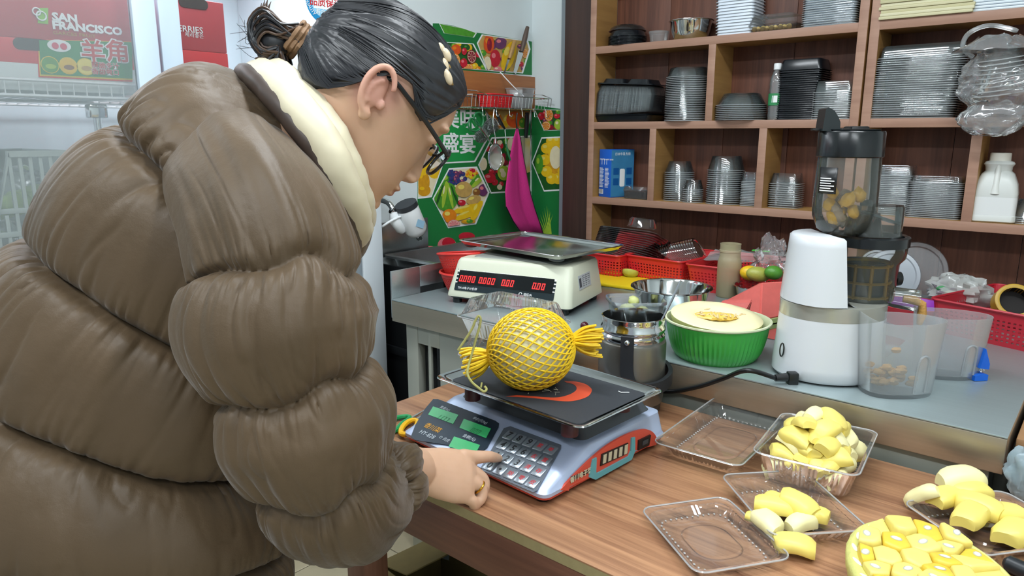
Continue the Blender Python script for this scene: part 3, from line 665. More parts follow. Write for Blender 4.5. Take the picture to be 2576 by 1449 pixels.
# knives tucked behind the board
def wallpt(x, y, X=WX + .012): return onx(x, y, X)
def knife(name, label, hp, bp, tip, hw, bw, hm, group='kitchen knives on the wall'):
    a, b, c = wallpt(*hp), wallpt(*bp), wallpt(*tip); t = thing(name, label, 'knife', tuple(c), group=group)
    def quad(p, q, w0, w1, th, nm, m):
        u = (q - p).normalized(); n = Vector((0, -u.z, u.y)); P = [p - n * w0, p + n * w0, q + n * w1, q - n * w1]
        mk(nm, slab([tuple(x - c) for x in P], (1, 0, 0), th), m, t)
    s_ = pxs(b); quad(b, c, bw * s_, bw * s_ * .55, .0016, 'blade', M_chrome)
    g = MB(); u = [a + (b - a) * i / 8 - c + Vector((.005, 0, 0)) for i in range(9)]
    g.add(tube_(u, [hw * s_ * (.7 + .5 * math.sin(math.pi * i / 8) * .6 + .15 * (i % 2 if hm is M_tan else 0)) for i in range(9)], 10)); g.build('handle', hm, t); return t
M_tan = mat('turned_wood', '#b08a52', .45, noise_amt=.3, nscale=90); M_hbr = mat('knife_handle_brown', '#5d4d44', .5)
knife('small_knife', 'small knife with turned wooden handle stuck behind the wall board', (1293, 102), (1279, 148), (1268, 184), 5.5, 4, M_tan)
knife('kitchen_knife', 'long kitchen knife with plain brown handle stuck behind the wall board', (1325, 68), (1310, 130), (1294, 184), 6.5, 10, M_hbr)
# hanging tools
HX = -1.893
def hp_(x, y, X=HX): return onx(x, y, X)
sc_ = thing('kitchen_scissors', 'open kitchen scissors with green handles hanging under the rack', 'scissors', tuple(hp_(1215, 320))); O = Vector(sc_.location)
for nm, pts in (('handle', [(1178, 312), (1185, 298), (1200, 305), (1207, 322), (1196, 330), (1183, 326)]), ('handle', [(1196, 286), (1210, 284), (1216, 300), (1212, 318), (1200, 312), (1193, 296)])):
    mk(nm, tube_(smooth_path([hp_(*q) - O for q in pts], 4, True), .0035, 7, True), mat('scissor_green', '#2c7a4c', .35), sc_)
for a_, b_ in (((1205, 318), (1240, 366)), ((1212, 316), (1234, 362))):
    a, b = hp_(*a_) - O, hp_(*b_) - O; mk('blade', tube_([a, a.lerp(b, .5), b], [.004, .0045, .0008], 6), M_chrome, sc_)
for k, (x, y, r) in enumerate([(1234, 318, 24), (1212, 342, 20)]):
    c = hp_(x, y, -1.93); s = pxs(c); rn = random.Random(k); g = MB()
    for i in range(70):
        v = Vector((rn.gauss(0, 1), rn.gauss(0, 1), rn.gauss(0, 1))).normalized(); w_ = v.orthogonal().normalized(); w2 = v.cross(w_); rr = r * s * rn.uniform(.5, 1)
        g.add(tube_([w_ * rr * math.cos(a) + w2 * rr * math.sin(a) * .8 + v * rr * .3 * math.sin(3 * a) for a in (i * .5 for i in range(11))], .0006, 4, caps=False))
    ow = g.build('steel_wool', mat('steel_wool', '#8d9492', .35, metal=.8), loc=c)
    tag(ow, ['upper tangled steel wool scourer beside the green scissors', 'lower tangled steel wool scourer below the green scissors'][k], 'scourer', 'steel wool scourers')
sv = thing('wire_strainer', 'round fine mesh strainer hanging beside the pink towel', 'strainer', tuple(hp_(1246, 395))); O = Vector(sv.location); s = pxs(O)
ring = [Vector((0, 25 * s * math.cos(a), 33 * s * math.sin(a))) for a in (2 * math.pi * i / 28 for i in range(28))]
mk('rim', tube_(ring, .0022, 6, True), M_chrome, sv)
rs = [[(-.03 * (1 - k * k) * 1.0, q.y * k, q.z * k) for q in ring] for k in (1, .85, .65, .4, .15, .02)]
mk('mesh_bowl', rings_(rs), plastic('fine_mesh', '#9a9d98', .62, .3, .35), sv)
mk('handle', tube_(smooth_path([Vector((0, 0, 33 * s)), hp_(1246, 345) - O, hp_(1240, 310) - O, hp_(1243, 275) - O], 4), .0022, 6), M_chrome, sv)
for dx in (-5, 4): mk('hook_wire', tube_([Vector((0, dx * s, 33 * s)), hp_(1246 + dx * .4, 350) - O], .0018, 5), mat('pink_wire', '#c4566a', .5), sv)
pl = thing('vegetable_peeler', 'black-handled tool with green tip hanging under the rack', 'peeler', tuple(hp_(1262, 330))); O = Vector(pl.location)
mk('handle', tube_([hp_(1245, 273) - O, hp_(1252, 292) - O, hp_(1262, 312) - O, hp_(1270, 324) - O], [.004, .006, .0065, .004], 8), M_black, pl)
mk('blade', tube_([hp_(1270, 324) - O, hp_(1272, 345) - O, hp_(1273, 362) - O], .0022, 6), M_chrome, pl)
mk('tip', tube_([hp_(1273, 362) - O, hp_(1278, 385) - O, hp_(1284, 403) - O], [.003, .005, .003], 6), mat('scissor_green', '#2c7a4c', .35), pl)
# pink towel: one hanging point, folds widening downwards
tw = thing('hand_towel', 'bright pink hand towel with black hem hanging from a hook', 'towel', tuple(hp_(1300, 300)))
O = Vector(tw.location)
left = [(1299, 322), (1291, 350), (1283, 392), (1276, 440), (1271, 480), (1273, 520), (1290, 555), (1312, 588)]
right = [(1303, 322), (1309, 350), (1316, 392), (1325, 440), (1335, 490), (1345, 525), (1357, 560), (1366, 588)]
NU = 22; rs = []
for k in range(len(left)):
    row = []
    for i in range(NU + 1):
        u = i / NU; x = left[k][0] * (1 - u) + right[k][0] * u; y = left[k][1] * (1 - u) + right[k][1] * u
        fold = math.sin(u * 7.5 + .6) * .006 * min(1, k / 2.5) + (.012 if u > .52 else 0) * min(1, k / 3) * -1
        row.append(tuple(hp_(x, y, HX - .012 + fold) - O))
    rs.append(row)
vs, fs = rings_(rs, closed=False)
mk('cloth', (vs, fs), mat('pink_terry', '#d9318a', .9, noise_amt=.15, nscale=220, bump=.6, bscale=700), tw, wall=.003)
mk('hem', tube_([Vector(r_[-1]) for r_ in rs], .0028, 6), M_black, tw); mk('hem', tube_([Vector(q) for q in rs[-1]], .0028, 6), M_black, tw); mk('hem', tube_([Vector(r_[0]) for r_ in rs[5:]], .0028, 6), M_black, tw)
mk('loop', tube_(smooth_path([hp_(1301, 324) - O, hp_(1299, 305) - O, hp_(1301, 284) - O], 4), .003, 6), M_black, tw)
cl = thing('cleaver', 'dark-handled cleaver hanging behind the pink towel', 'cleaver', tuple(wallpt(1320, 350, -1.97))); O = Vector(cl.location)
cp = [wallpt(x, y, -1.97) - O for x, y in ((1311, 345), (1333, 345), (1333, 432), (1322, 436), (1311, 410))]
mk('blade', slab([tuple(q) for q in cp], (1, 0, 0), .002), M_steel, cl)
mk('handle', tube_([wallpt(1326, 283, -1.968) - O, wallpt(1325, 315, -1.968) - O, wallpt(1323, 347, -1.968) - O], [.009, .010, .008], 8), M_black, cl)
tag(mk('steel_rod', tube_([wallpt(1336, 268, -1.95), wallpt(1335, 428, -1.95)], .0026, 8), M_chrome), 'thin steel rod hanging beside the cleaver', 'rod')
# ================================================================== FAUCET WITH FILTER
fc = thing('kitchen_faucet', 'chrome wall faucet with white water filter above the sink', 'faucet', tuple(onx(960, 505, WX)), group=None); O = Vector(fc.location)
P = lambda x, y, X: onx(x, y, X) - O
mk('pipe', tube_(smooth_path([P(935, 500, WX + .005), P(958, 503, -1.95), P(975, 509, -1.92), P(986, 522, -1.90), P(990, 535, -1.895)], 5), .010, 12), M_chrome, fc)
mk('collar', tube_([P(984, 528, -1.897), P(996, 536, -1.893)], .013, 12), M_chrome, fc)
mk('adapter', tube_([P(990, 533, -1.895), P(994, 555, -1.893), P(1008, 575, -1.89), P(1014, 582, -1.89)], [.014, .021, .019, .012], 12), M_white, fc)
a, b = P(1023, 519, -1.87), P(1052, 590, -1.87); s = pxs(O)
mk('filter_body', tube_([a, a.lerp(b, .04), a.lerp(b, .8), a.lerp(b, .95), b], [26 * s, 27 * s, 28 * s, 22 * s, 17 * s], 24), M_white, fc)
c_ = a + (a - b) * .10; mk('filter_cap', tube_([c_, a + (b - a) * .06], 27.5 * s, 24), mat('cap_dark', '#2a2e33', .5), fc)
mk('filter_outlet', tube_([b, b + (b - a) * .13, b + (b - a) * .2], [9 * s, 9 * s, 6 * s], 14), M_chrome, fc)
mk('hose', tube_(smooth_path([P(1018, 540, -1.87), P(985, 555, -1.88), P(965, 568, -1.90), P(954, 577, -1.93)], 5), .0042, 8), M_white, fc)
lb = a.lerp(b, .58) + Vector((28.4 * s, -.004, 0)); mk('label_patch', box_(0, 0, 0, .001, .030, .026), mat('label_blue', '#8db4cc', .5), fc, loc=lb, rot=(R(-20), 0, R(-12)))
# ================================================================== RED COLANDERS
M_col = mat('colander_red', '#df3a34', .4)
def colander(label, c, r, h, tilt):
    t = thing('round_colander', label, 'colander', c, rot=(R(tilt[0]), R(tilt[1]), 0), group='red colanders')
    n = 96; zs = [0, .004] + [.008 + (h - .022) * j / 14 for j in range(15)] + [h]; rows = []
    for z in zs:
        rad = r * (.62 + .38 * (z / h) ** .7); rows.append([(rad * math.cos(2 * math.pi * i / n), rad * math.sin(2 * math.pi * i / n), z) for i in range(n)])
    f = [[j * n + i, j * n + (i + 1) % n, (j + 1) * n + (i + 1) % n, (j + 1) * n + i] for j in range(len(rows) - 1) for i in range(n) if j < 2 or j >= len(rows) - 2 or j % 2 == 0 or i % 2 == 0]
    mk('lattice_wall', ([p for q in rows for p in q], f), M_col, t, wall=.0015, smooth=False)
    mk('base', disc_((0, 0, .001), r * .62, 48), M_col, t, smooth=False, wall=.0015)
    mk('rim', tube_([(r * 1.01 * math.cos(a), r * 1.01 * math.sin(a), h) for a in (2 * math.pi * i / 48 for i in range(48))], .004, 6, True), M_col, t)
cc = onz(1158, 728, C_Z)
cc.x = -1.562; cc.y = 1.60
colander('lower of two nested red colanders beside the beige scale', (cc.x, cc.y, C_Z + .002), .078, .062, (0, 0))
colander('upper of two nested red colanders beside the beige scale', (cc.x + .002, cc.y, C_Z + .048), .084, .075, (-4, -6))
# crumpled clear film in front of the colanders
tag(mk('plastic_film', ell_((0, 0, 0), .05, .06, .018, 28, 14, lambda p: 1 + .35 * noise.noise(p * 4) + .15 * noise.noise(p * 11)), plastic('wet_film', '#eef4f2', .10, .9, .05), loc=onz(1060, 716, C_Z) + Vector((0, 0, .02))), 'crumpled clear plastic film lying at the sink end of the counter', 'film')
# ================================================================== BEIGE PRICE SCALE
ctr, rz, w_, d_ = foot((1121, 742), (1434, 779), (1573, 738), C_Z + .022)
M_beige = mat('beige_plastic', '#d9dcc6', .38, noise_amt=.03, nscale=10); M_bdk = mat('beige_shade_plastic', '#8b8f88', .45)
s2 = thing('price_scale', 'beige price scale with red digits beside the red colanders', 'scale', (ctr.x, ctr.y, C_Z), rz)
hx, hy = w_ / 2, d_ / 2; sl = .052; zb, zt = .020, .130
mk('base_plate', rr_([(hx * .97, hy * .97, .02, .016), (hx * .985, hy * .985, .02, .021)]), mat('scale_underside', '#3a3d3f', .6), s2)
mk('housing', rr_([(hx, hy, .018, .021), (hx, hy, .02, .028), (hx - .014, hy - sl * .42, .022, zt - .010, 0, sl * .30), (hx - .020, hy - sl * .5, .02, zt - .002, 0, sl * .32), (hx - .030, hy - sl * .55, .02, zt, 0, sl * .32)], 6), M_beige, s2)
mk('deck', rr_([(hx - .05, hy - .055, .015, zt - .001, 0, .018), (hx - .055, hy - .058, .015, zt + .003, 0, .018)]), M_bdk, s2)
for sx_ in (-1, 1):
    for sy_ in (-1, 1): mk('foot', lathe_([(.0001, 0), (.013, 0), (.014, .005), (.013, .014), (.007, .016), (.007, .022)], 16, c=(sx_ * hx * .86, sy_ * hy * .84, 0)), M_black, s2)
y0_, z0_, y1_, z1_ = -hy, .028, -hy + .042, zt - .010
SM = slope_M(y0_, z0_, y1_, z1_); slen = math.hypot(y1_ - y0_, z1_ - z0_); pw = hx * .80; ph = slen * .40
mk('display_panel', rr_([(pw, ph, .003, 0), (pw, ph, .003, .0022)], 3), mat('display_dark', '#18262b', .18), s2).matrix_local = SM @ Matrix.Translation((-.012, .002, 0.0006))
mk('display_window', rr_([(pw * .96, ph * .52, .002, 0), (pw * .96, ph * .52, .002, .0006)], 3), mat('display_window', '#0c1114', .1), s2).matrix_local = SM @ Matrix.Translation((-.012, .002, 0.0030))
M_led = mat('red_led', '#ff2a2a', .5, emit='#ff2020', estr=2.2)
PM_ = SM @ Matrix.Translation((-.012, .002, .0038))
for s_, x in (('0.000', -.93), ('0.000', -.52), ('0.00', -.05), ('0.00', .56)):
    g = MB(); seg7(g, s_, 0, 0, ph * .46, Matrix.Identity(4), z=.0004); o = g.build('red_digits', M_led, s2, smooth=False); o.matrix_local = PM_ @ Matrix.Translation((x * pw, -ph * .33, 0))
for s_, x in (('重量(kg)', -.76), ('净重(kg)', -.36), ('单价(元/kg)', .06), ('总价(元)', .66)):
    o = text(s2, s_, ph * .30, (0, 0, 0), (0, 0, 0), M_wtxt); o.matrix_local = PM_ @ Matrix.Translation((x * pw, ph * .52, -.0008))
o = text(s2, 'TM-A电子计价秤', ph * .22, (0, 0, 0), (0, 0, 0), M_wtxt, align='LEFT'); o.matrix_local = PM_ @ Matrix.Translation((-pw * .93, -ph * .80, -.0008))
o = text(s2, 'JBIDA', ph * .26, (0, 0, 0), (0, 0, 0), M_wtxt, align='LEFT'); o.matrix_local = PM_ @ Matrix.Translation((pw * .42, -ph * .78, -.0008))
mk('logo_mark', tube_([(.0045 * math.cos(a), .0045 * math.sin(a), 0) for a in (2 * math.pi * i / 14 for i in range(12))], .0012, 5), M_wtxt, s2).matrix_local = PM_ @ Matrix.Translation((pw * .36, -ph * .78, -.0006))
for sx_ in (-1, 1):
    for k in range(4):
        o = mk('indicator_print', bb_(-.004, .004, -.0016, .0016, 0, .0003), M_wtxt, s2); o.matrix_local = PM_ @ Matrix.Translation((sx_ * pw * .975, ph * (.45 - .28 * k), -.0008))
# label on the right side
RS = Matrix.Rotation(R(90), 4, 'Z') @ slope_M(-hx, .028, -hx + .014, zt - .010)
o = mk('rating_label', rr_([(.045, .020, .001, 0), (.045, .020, .001, .0008)], 2), mat('label_grey', '#c3c9cc', .5), s2); o.matrix_local = RS @ Matrix.Translation((-.01, .006, .0006))
g = MB(); rn = random.Random(5)
for k in range(6):
    for j in range(3): g.add(bb_(-.016 + j * .02, -.016 + j * .02 + rn.uniform(.008, .017), .014 - k * .0055, .0155 - k * .0055, 0, .0003))
g.add(bb_(-.041, -.026, -.014, .012, 0, .0003)); o = g.build('label_print', mat('label_ink', '#4a5058', .6), s2, smooth=False); o.matrix_local = RS @ Matrix.Translation((-.01, .006, .0015))
# pan
pc, prz, pw2, pd2 = foot((1149, 603), (1405, 645), (1544, 612), C_Z + .165)
pan = rr_([(pw2 / 2 - .014, pd2 / 2 - .014, .015, -.001), (pw2 / 2 - .012, pd2 / 2 - .012, .015, .000), (pw2 / 2 - .006, pd2 / 2 - .006, .018, .010), (pw2 / 2, pd2 / 2, .02, .011), (pw2 / 2 + .001, pd2 / 2 + .001, .02, .009), (pw2 / 2 - .004, pd2 / 2 - .004, .018, .006), (pw2 / 2 - .012, pd2 / 2 - .012, .015, -.003)], 5, True, True)
o = mk('weighing_pan', pan, mat('pan_steel', '#c4c8c6', .16, metal=1.0), s2)
bpy.context.view_layer.update(); iv = s2.matrix_world.inverted()
o.matrix_local = iv @ (Matrix.Translation((pc.x, pc.y, C_Z + .155)) @ Matrix.Rotation(prz, 4, 'Z'))
for sx_ in (-1, 1):
    for sy_ in (-1, 1):
        q = iv @ (Matrix.Translation((pc.x, pc.y, C_Z + .150)) @ Matrix.Rotation(prz, 4, 'Z') @ Vector((sx_ * (pw2 / 2 - .035), sy_ * (pd2 / 2 - .03), 0)))
        mk('pan_bumper', ell_((0, 0, 0), .024, .016, .0085, 16, 8), mat('rubber_grey', '#4b5254', .5), s2, loc=q)
q = iv @ Vector((pc.x, pc.y, C_Z + .135)); mk('pan_cross', bb_(-pw2 * .38, pw2 * .38, -.02, .02, .004, .016, .003), M_bdk, s2, loc=q); mk('pan_post', lathe_([(.03, -.016), (.03, .004)], 20, True, True), M_bdk, s2, loc=q)
# ================================================================== FRUIT AND BOWLS ON THE COUNTER
# steel basin
def bowl_prof(r, h, t=.0015): return [(.0001, 0), (r * .70, 0), (r * .78, .006), (r * .90, h * .5), (r * .965, h - .004), (r, h), (r * 1.06, h + .001), (r * 1.065, h - .002), (r * 1.0, h - .003)][:7] + [(r * 1.055, h + .0025), (r * .99, h + .002), (r * .955, h - .006), (r * .885, h * .5), (r * .765, .008), (r * .68, .002), (.0001, .002)]
bc = onz(1690, 778, C_Z); s = pxs(bc)
rimz = .075; bc = onz(1689, 722, C_Z + rimz); s = pxs(bc)
sb = thing('steel_basin', 'round stainless steel mixing bowl next to the yellow cutting board', 'bowl', (bc.x, bc.y, C_Z)); mk('bowl', lathe_(bowl_prof(96 * s, rimz), 48), M_chrome, sb)
# yellow cutting board with guava half
yc_ = onz(1610, 712, C_Z); ybd = tag(mk('cutting_board', box_(0, 0, .006, .34, .22, .012, .005), mat('yellow_board', '#f0cf1e', .45), loc=(-1.20, 2.06, C_Z), rot=(0, 0, R(6))), 'bright yellow plastic cutting board behind the beige scale', 'board')
gq = onz(1586, 694, C_Z + .014); s = pxs(gq)
gv = thing('guava_half', 'cut guava half with pink flesh on the yellow board', 'guava', gq + Vector((0, 0, .016)), rot=(R(-24), R(14), CAMZ))
M_gsk = mat('guava_skin', '#b9bd54', .5, noise_amt=.15, nscale=50); M_gfl = mat('guava_flesh', '#dd8f84', .5, noise_amt=.12, nscale=120)
def half_(r, k=1.0, nu=24):
    rs_ = [[(r * math.cos(t_) * math.cos(a), r * math.cos(t_) * math.sin(a) * k, -r * .8 * math.sin(t_)) for a in (2 * math.pi * i / nu for i in range(nu))] for t_ in (math.pi / 2 * j / 8 * .999 for j in range(9))]
    return rings_(rs_)
mk('skin', half_(21 * s), M_gsk, gv); mk('flesh', lathe_([(.0001, .0015), (18 * s, .0012), (20.6 * s, 0), (20.6 * s, -.002)], 24), M_gfl, gv)
mk('seed_core', lathe_([(.0001, .0035), (6 * s, .003), (9 * s, .0012)], 20), mat('guava_core', '#cf7a72', .5, noise_amt=.3, nscale=300), gv)
# clear square tub with guava chunks
q = onz(1600, 752, C_Z + .062); s = pxs(q); hw = 71 * s
tub = thing('food_tub', 'clear rounded square food tub with pale guava pieces behind the flask', 'tub', (q.x, q.y, C_Z), CAMZ + R(3))
mk('tub_shell', rr_([(hw * .78, hw * .60, .02, 0), (hw * .82, hw * .64, .022, .004), (hw * .93, hw * .74, .028, .055), (hw, hw * .82, .03, .056), (hw, hw * .82, .03, .064), (hw * .95, hw * .77, .028, .064), (hw * .92, hw * .73, .026, .058), (hw * .79, hw * .61, .02, .005)], 6, True, False), plastic('tub_plastic', '#eaf2f8', .28, .6, .12, body=.4), tub)
for k, (x, y, z, r) in enumerate([(-.022, 0, .026, .024), (.018, .008, .02, .02), (.002, -.016, .018, .019), (-.004, .012, .05, .016)]):
    tag(mk('guava_piece', ell_((0, 0, 0), r, r * .8, r * .85, 10, 7, lambda p: 1 + .25 * noise.noise(p * 2 + Vector((k * 3, 0, 0)))), mat('guava_pale', '#cdd28a', .5, noise_amt=.2, nscale=40), loc=Matrix.Rotation(CAMZ, 3, 'Z') @ Vector((x, y, z)) + Vector((q.x, q.y, C_Z + .004))), 'pale green guava chunk inside the clear square tub', 'guava piece', 'guava chunks in the square tub')
# grape
gp = onz(1470, 832, C_Z); tag(mk('red_grape', ell_((0, 0, 0), .011, .011, .012, 16, 10), mat('grape_skin', '#4a1620', .2), loc=gp + Vector((0, 0, .012))), 'single dark red grape on the counter by the flask', 'grape')
# green basin with half melon
rimz = .088; bc = onz(1805, 800, C_Z + rimz); s = pxs(bc); gr = 131 * s
gb = thing('green_basin', 'round green fluted plastic basin with pale rim', 'basin', (bc.x, bc.y, C_Z))
fl_ = lambda k, a: (.0013 * math.cos(a * 64) if 1 < k < 6 else 0)
mk('outer_wall', lathe_([(.0001, 0), (gr * .72, 0), (gr * .77, .006), (gr * .84, .020), (gr * .89, .040), (gr * .925, .058), (gr * .95, .072), (gr * .965, rimz - .006)], 256, ripple=fl_), mat('basin_green', '#3fa845', .35), gb)
mk('inner_wall', lathe_([(gr * .965, rimz - .006), (gr, rimz - .003), (gr * 1.0, rimz), (gr * .955, rimz), (gr * .93, rimz - .012), (gr * .86, .04), (gr * .76, .010), (.0001, .006)], 64), mat('basin_cream', '#d8dfba', .4), gb)
ml = thing('melon_half', 'half of a pale yellow melon cut side up in the green basin', 'melon', (bc.x - .004, bc.y + .004, C_Z + rimz + .003), rot=(R(8), R(3), CAMZ + R(4)))
MR = gr * .88
rs_ = []
for j in range(11):
    t_ = math.pi / 2 * j / 10 * .999
    rs_.append([(MR * math.cos(t_) * math.cos(a), MR * .86 * math.cos(t_) * math.sin(a), -MR * .55 * math.sin(t_)) for a in (2 * math.pi * i / 40 for i in range(40))])
mk('rind', rings_(rs_), mat('melon_rind', '#c9cd85', .5, noise_amt=.1, nscale=40), ml)
mk('flesh', rings_([[(k * MR * math.cos(a), k * .86 * MR * math.sin(a), z + .0012 * noise.noise(Vector((k * 3, a * 2, 0)))) for a in (2 * math.pi * i / 40 for i in range(40))] for k, z in ((1, 0), (.97, .003), (.8, .005), (.62, .005), (.50, .003), (.42, -.004), (.001, -.010))]), mat('melon_flesh', '#efe6b8', .4, noise_amt=.06, nscale=20), ml)
rn = random.Random(11); g = MB()
for i in range(46):
    x, y = rn.gauss(.0, .22) * MR, rn.gauss(-.02, .085) * MR; a = rn.uniform(0, 3.14)
    g.add(ell_((0, 0, 0), .0075, .0024, .0018, 8, 5), 0, Matrix.Translation((x, y, .001 + rn.uniform(0, .005))) @ Matrix.Rotation(a, 4, 'Z') @ Matrix.Rotation(rn.uniform(-.5, .5), 4, 'Y'))
tag(g.build('seeds', mat('melon_seed', '#d9bf8c', .4), ml), kind='stuff')
mk('seed_pulp', ell_((.03 * 0, 0, -.001), MR * .52, MR * .17, .008, 30, 10, lambda p: 1 + .3 * noise.noise(p * 5)), mat('melon_pulp', '#e8c25e', .3, noise_amt=.25, nscale=90), ml)
# watermelon pieces
wq = onz(1905, 830, C_Z); M_wf = mat('watermelon_flesh', '#dc6b63', .38, noise_amt=.10, nscale=60); M_wr = mat('watermelon_rind', '#b9cf86', .4, noise_amt=.15, nscale=30)
def wedge_piece(name, label, P8, rind_faces, seeds):
    """P8: eight corners, four low then four high"""
    t = thing(name, label, 'watermelon', tuple(sum((Vector(p) for p in P8[:4]), Vector()) / 4), group='watermelon pieces'); O = Vector(t.location)
    bm = bmesh.new(); vs_ = [bm.verts.new(Vector(p) - O) for p in P8]
    for f in ((3, 2, 1, 0), (4, 5, 6, 7), (0, 1, 5, 4), (1, 2, 6, 5), (2, 3, 7, 6), (3, 0, 4, 7)): bm.faces.new([vs_[i] for i in f])
    bmesh.ops.bevel(bm, geom=bm.edges[:], offset=.004, segments=2, affect='EDGES'); bmesh.ops.recalc_face_normals(bm, faces=bm.faces)
    me = bpy.data.meshes.new('flesh'); bm.to_mesh(me); bm.free(); me.materials.append(M_wf); me.shade_smooth(); me.set_sharp_from_angle(angle=R(40))
    o = bpy.data.objects.new('flesh', me); COL.objects.link(o); o.parent = t
    lo = [Vector(p) - O for p in P8[:4]]; c = sum(lo, Vector()) / 4
    mk('rind', slab([tuple(c + (p - c) * 1.03 + Vector((0, 0, .0))) for p in lo], (0, 0, -1), .012), M_wr, t)
    g_ = MB(); A, B, C_, D = [Vector(P8[i]) - O for i in (1, 2, 6, 5)]; rn_ = random.Random(4)
    n_ = (B - A).cross(D - A).normalized()
    for i in range(seeds):
        u, v = rn_.uniform(.25, .9), rn_.uniform(.15, .7); p_ = (A * (1 - u) + B * u) * (1 - v) + (D * (1 - u) + C_ * u) * v
        g_.add(ell_(tuple(p_ + n_ * .0004), .0030, .0025, .004, 7, 5))
    if seeds: tag(g_.build('seeds', mat('melon_seed_dark', '#7d2f33', .4), t), kind='stuff')
    return t
def wp(x, y, Y): return tuple(ony(x, y, Y))
zb_ = C_Z + .014
def base(x, y, Y): p = ony(x, y, Y); return (p.x, p.y, zb_)
def wb(x, y): p_ = onz(x, y, zb_); return (p_.x, p_.y, zb_)
wedge_piece('watermelon_piece', 'large wedge of red watermelon behind the green basin', [wb(1812, 768), wb(1912, 808), wb(2000, 790), wb(1905, 752), tuple(onz(1818, 760, zb_ + .008)), tuple(Vector(wb(1903, 790)) + Vector((.0, .02, .085))), tuple(Vector(wb(1990, 785)) + Vector((0, .015, .085))), tuple(Vector(wb(1900, 765)) + Vector((0, .02, .060)))], None, 26)
wz = onz(1865, 770, C_Z + .03)
wedge_piece('watermelon_piece', 'thin slice of red watermelon in front of the large wedge', [(-.825, 1.725, zb_), (-.70, 1.70, zb_), (-.69, 1.735, zb_), (-.815, 1.765, zb_), tuple(ony(1818, 760, 1.74)), tuple(ony(1893, 757, 1.715)), tuple(ony(1893, 750, 1.73)), tuple(ony(1822, 752, 1.76))], None, 0)
tr = thing('steel_tray', 'shallow steel tray under the watermelon behind the white juicer', 'tray', (-.60, 1.80, C_Z)); mk('tray', rr_([(.13, .10, .03, 0), (.15, .12, .035, .012), (.152, .122, .035, .0125), (.148, .118, .03, .012), (.128, .098, .03, .0015)]), M_chrome, tr)
tr.scale = (1.6, .9, .1)
# syrup bottle
bq = onz(1830, 745, C_Z); s = pxs(bq); br = 29 * s; bh = (ony(1832, 612, bq.y).z - C_Z)
bt = thing('syrup_bottle', 'open cream plastic bottle with a little brown syrup in the bottom', 'bottle', (bq.x, bq.y, C_Z))
mk('bottle_shell', lathe_([(.0001, 0), (br * .94, 0), (br, .004), (br, bh * .60), (br * .985, bh * .66), (br * .90, bh * .74), (br * .86, bh * .76), (br * .86, bh * .84), (br * .91, bh * .85), (br * .91, bh * .885), (br * .86, bh * .89), (br * .86, bh * .97), (br * .88, bh), (br * .80, bh), (br * .78, bh * .9)], 40), plastic('cream_bottle', '#d8cfa8', .58, .3, .25, body=.3), bt)
mk('syrup', lathe_([(.0001, .003), (br * .93, .003), (br * .93, bh * .24), (.0001, bh * .24)], 32), mat('syrup_brown', '#7a5a34', .3), bt)
# lemon, mango, lime in a hidden steel dish
dq = ony(1915, 700, 2.06)
ds = thing('fruit_dish', 'small steel dish holding citrus behind the watermelon', 'bowl', (dq.x, dq.y, C_Z)); mk('bowl', lathe_(bowl_prof(.075, .05), 40), M_chrome, ds)
for (nm, lab, cat_, px, py, rx, rz_, col_) in (('lemon', 'yellow lemon behind the pale green mango', 'lemon', 1886, 687, 24, 19, '#eec21f'), ('green_mango', 'pale green mango between the lemon and the lime', 'mango', 1908, 690, 30, 19, '#a5ab4c'), ('lime', 'glossy green lime beside the white juicer', 'lime', 1946, 686, 22, 18, '#4f8f2e')):
    p = ony(px, py, 2.03 if nm != 'lemon' else 2.07); s = pxs(p)
    tag(mk(nm, ell_((0, 0, 0), rx * s, rz_ * s, rz_ * s, 22, 14, lambda q_: 1 + .05 * abs(q_.x) ** 4 + .01 * noise.noise(q_ * 9)), mat(nm + '_skin', col_, .35, noise_amt=.15, nscale=60, bump=.3, bscale=400), loc=p, rot=(0, R(8), CAMZ)), lab, cat_, 'citrus and mango in the dish')
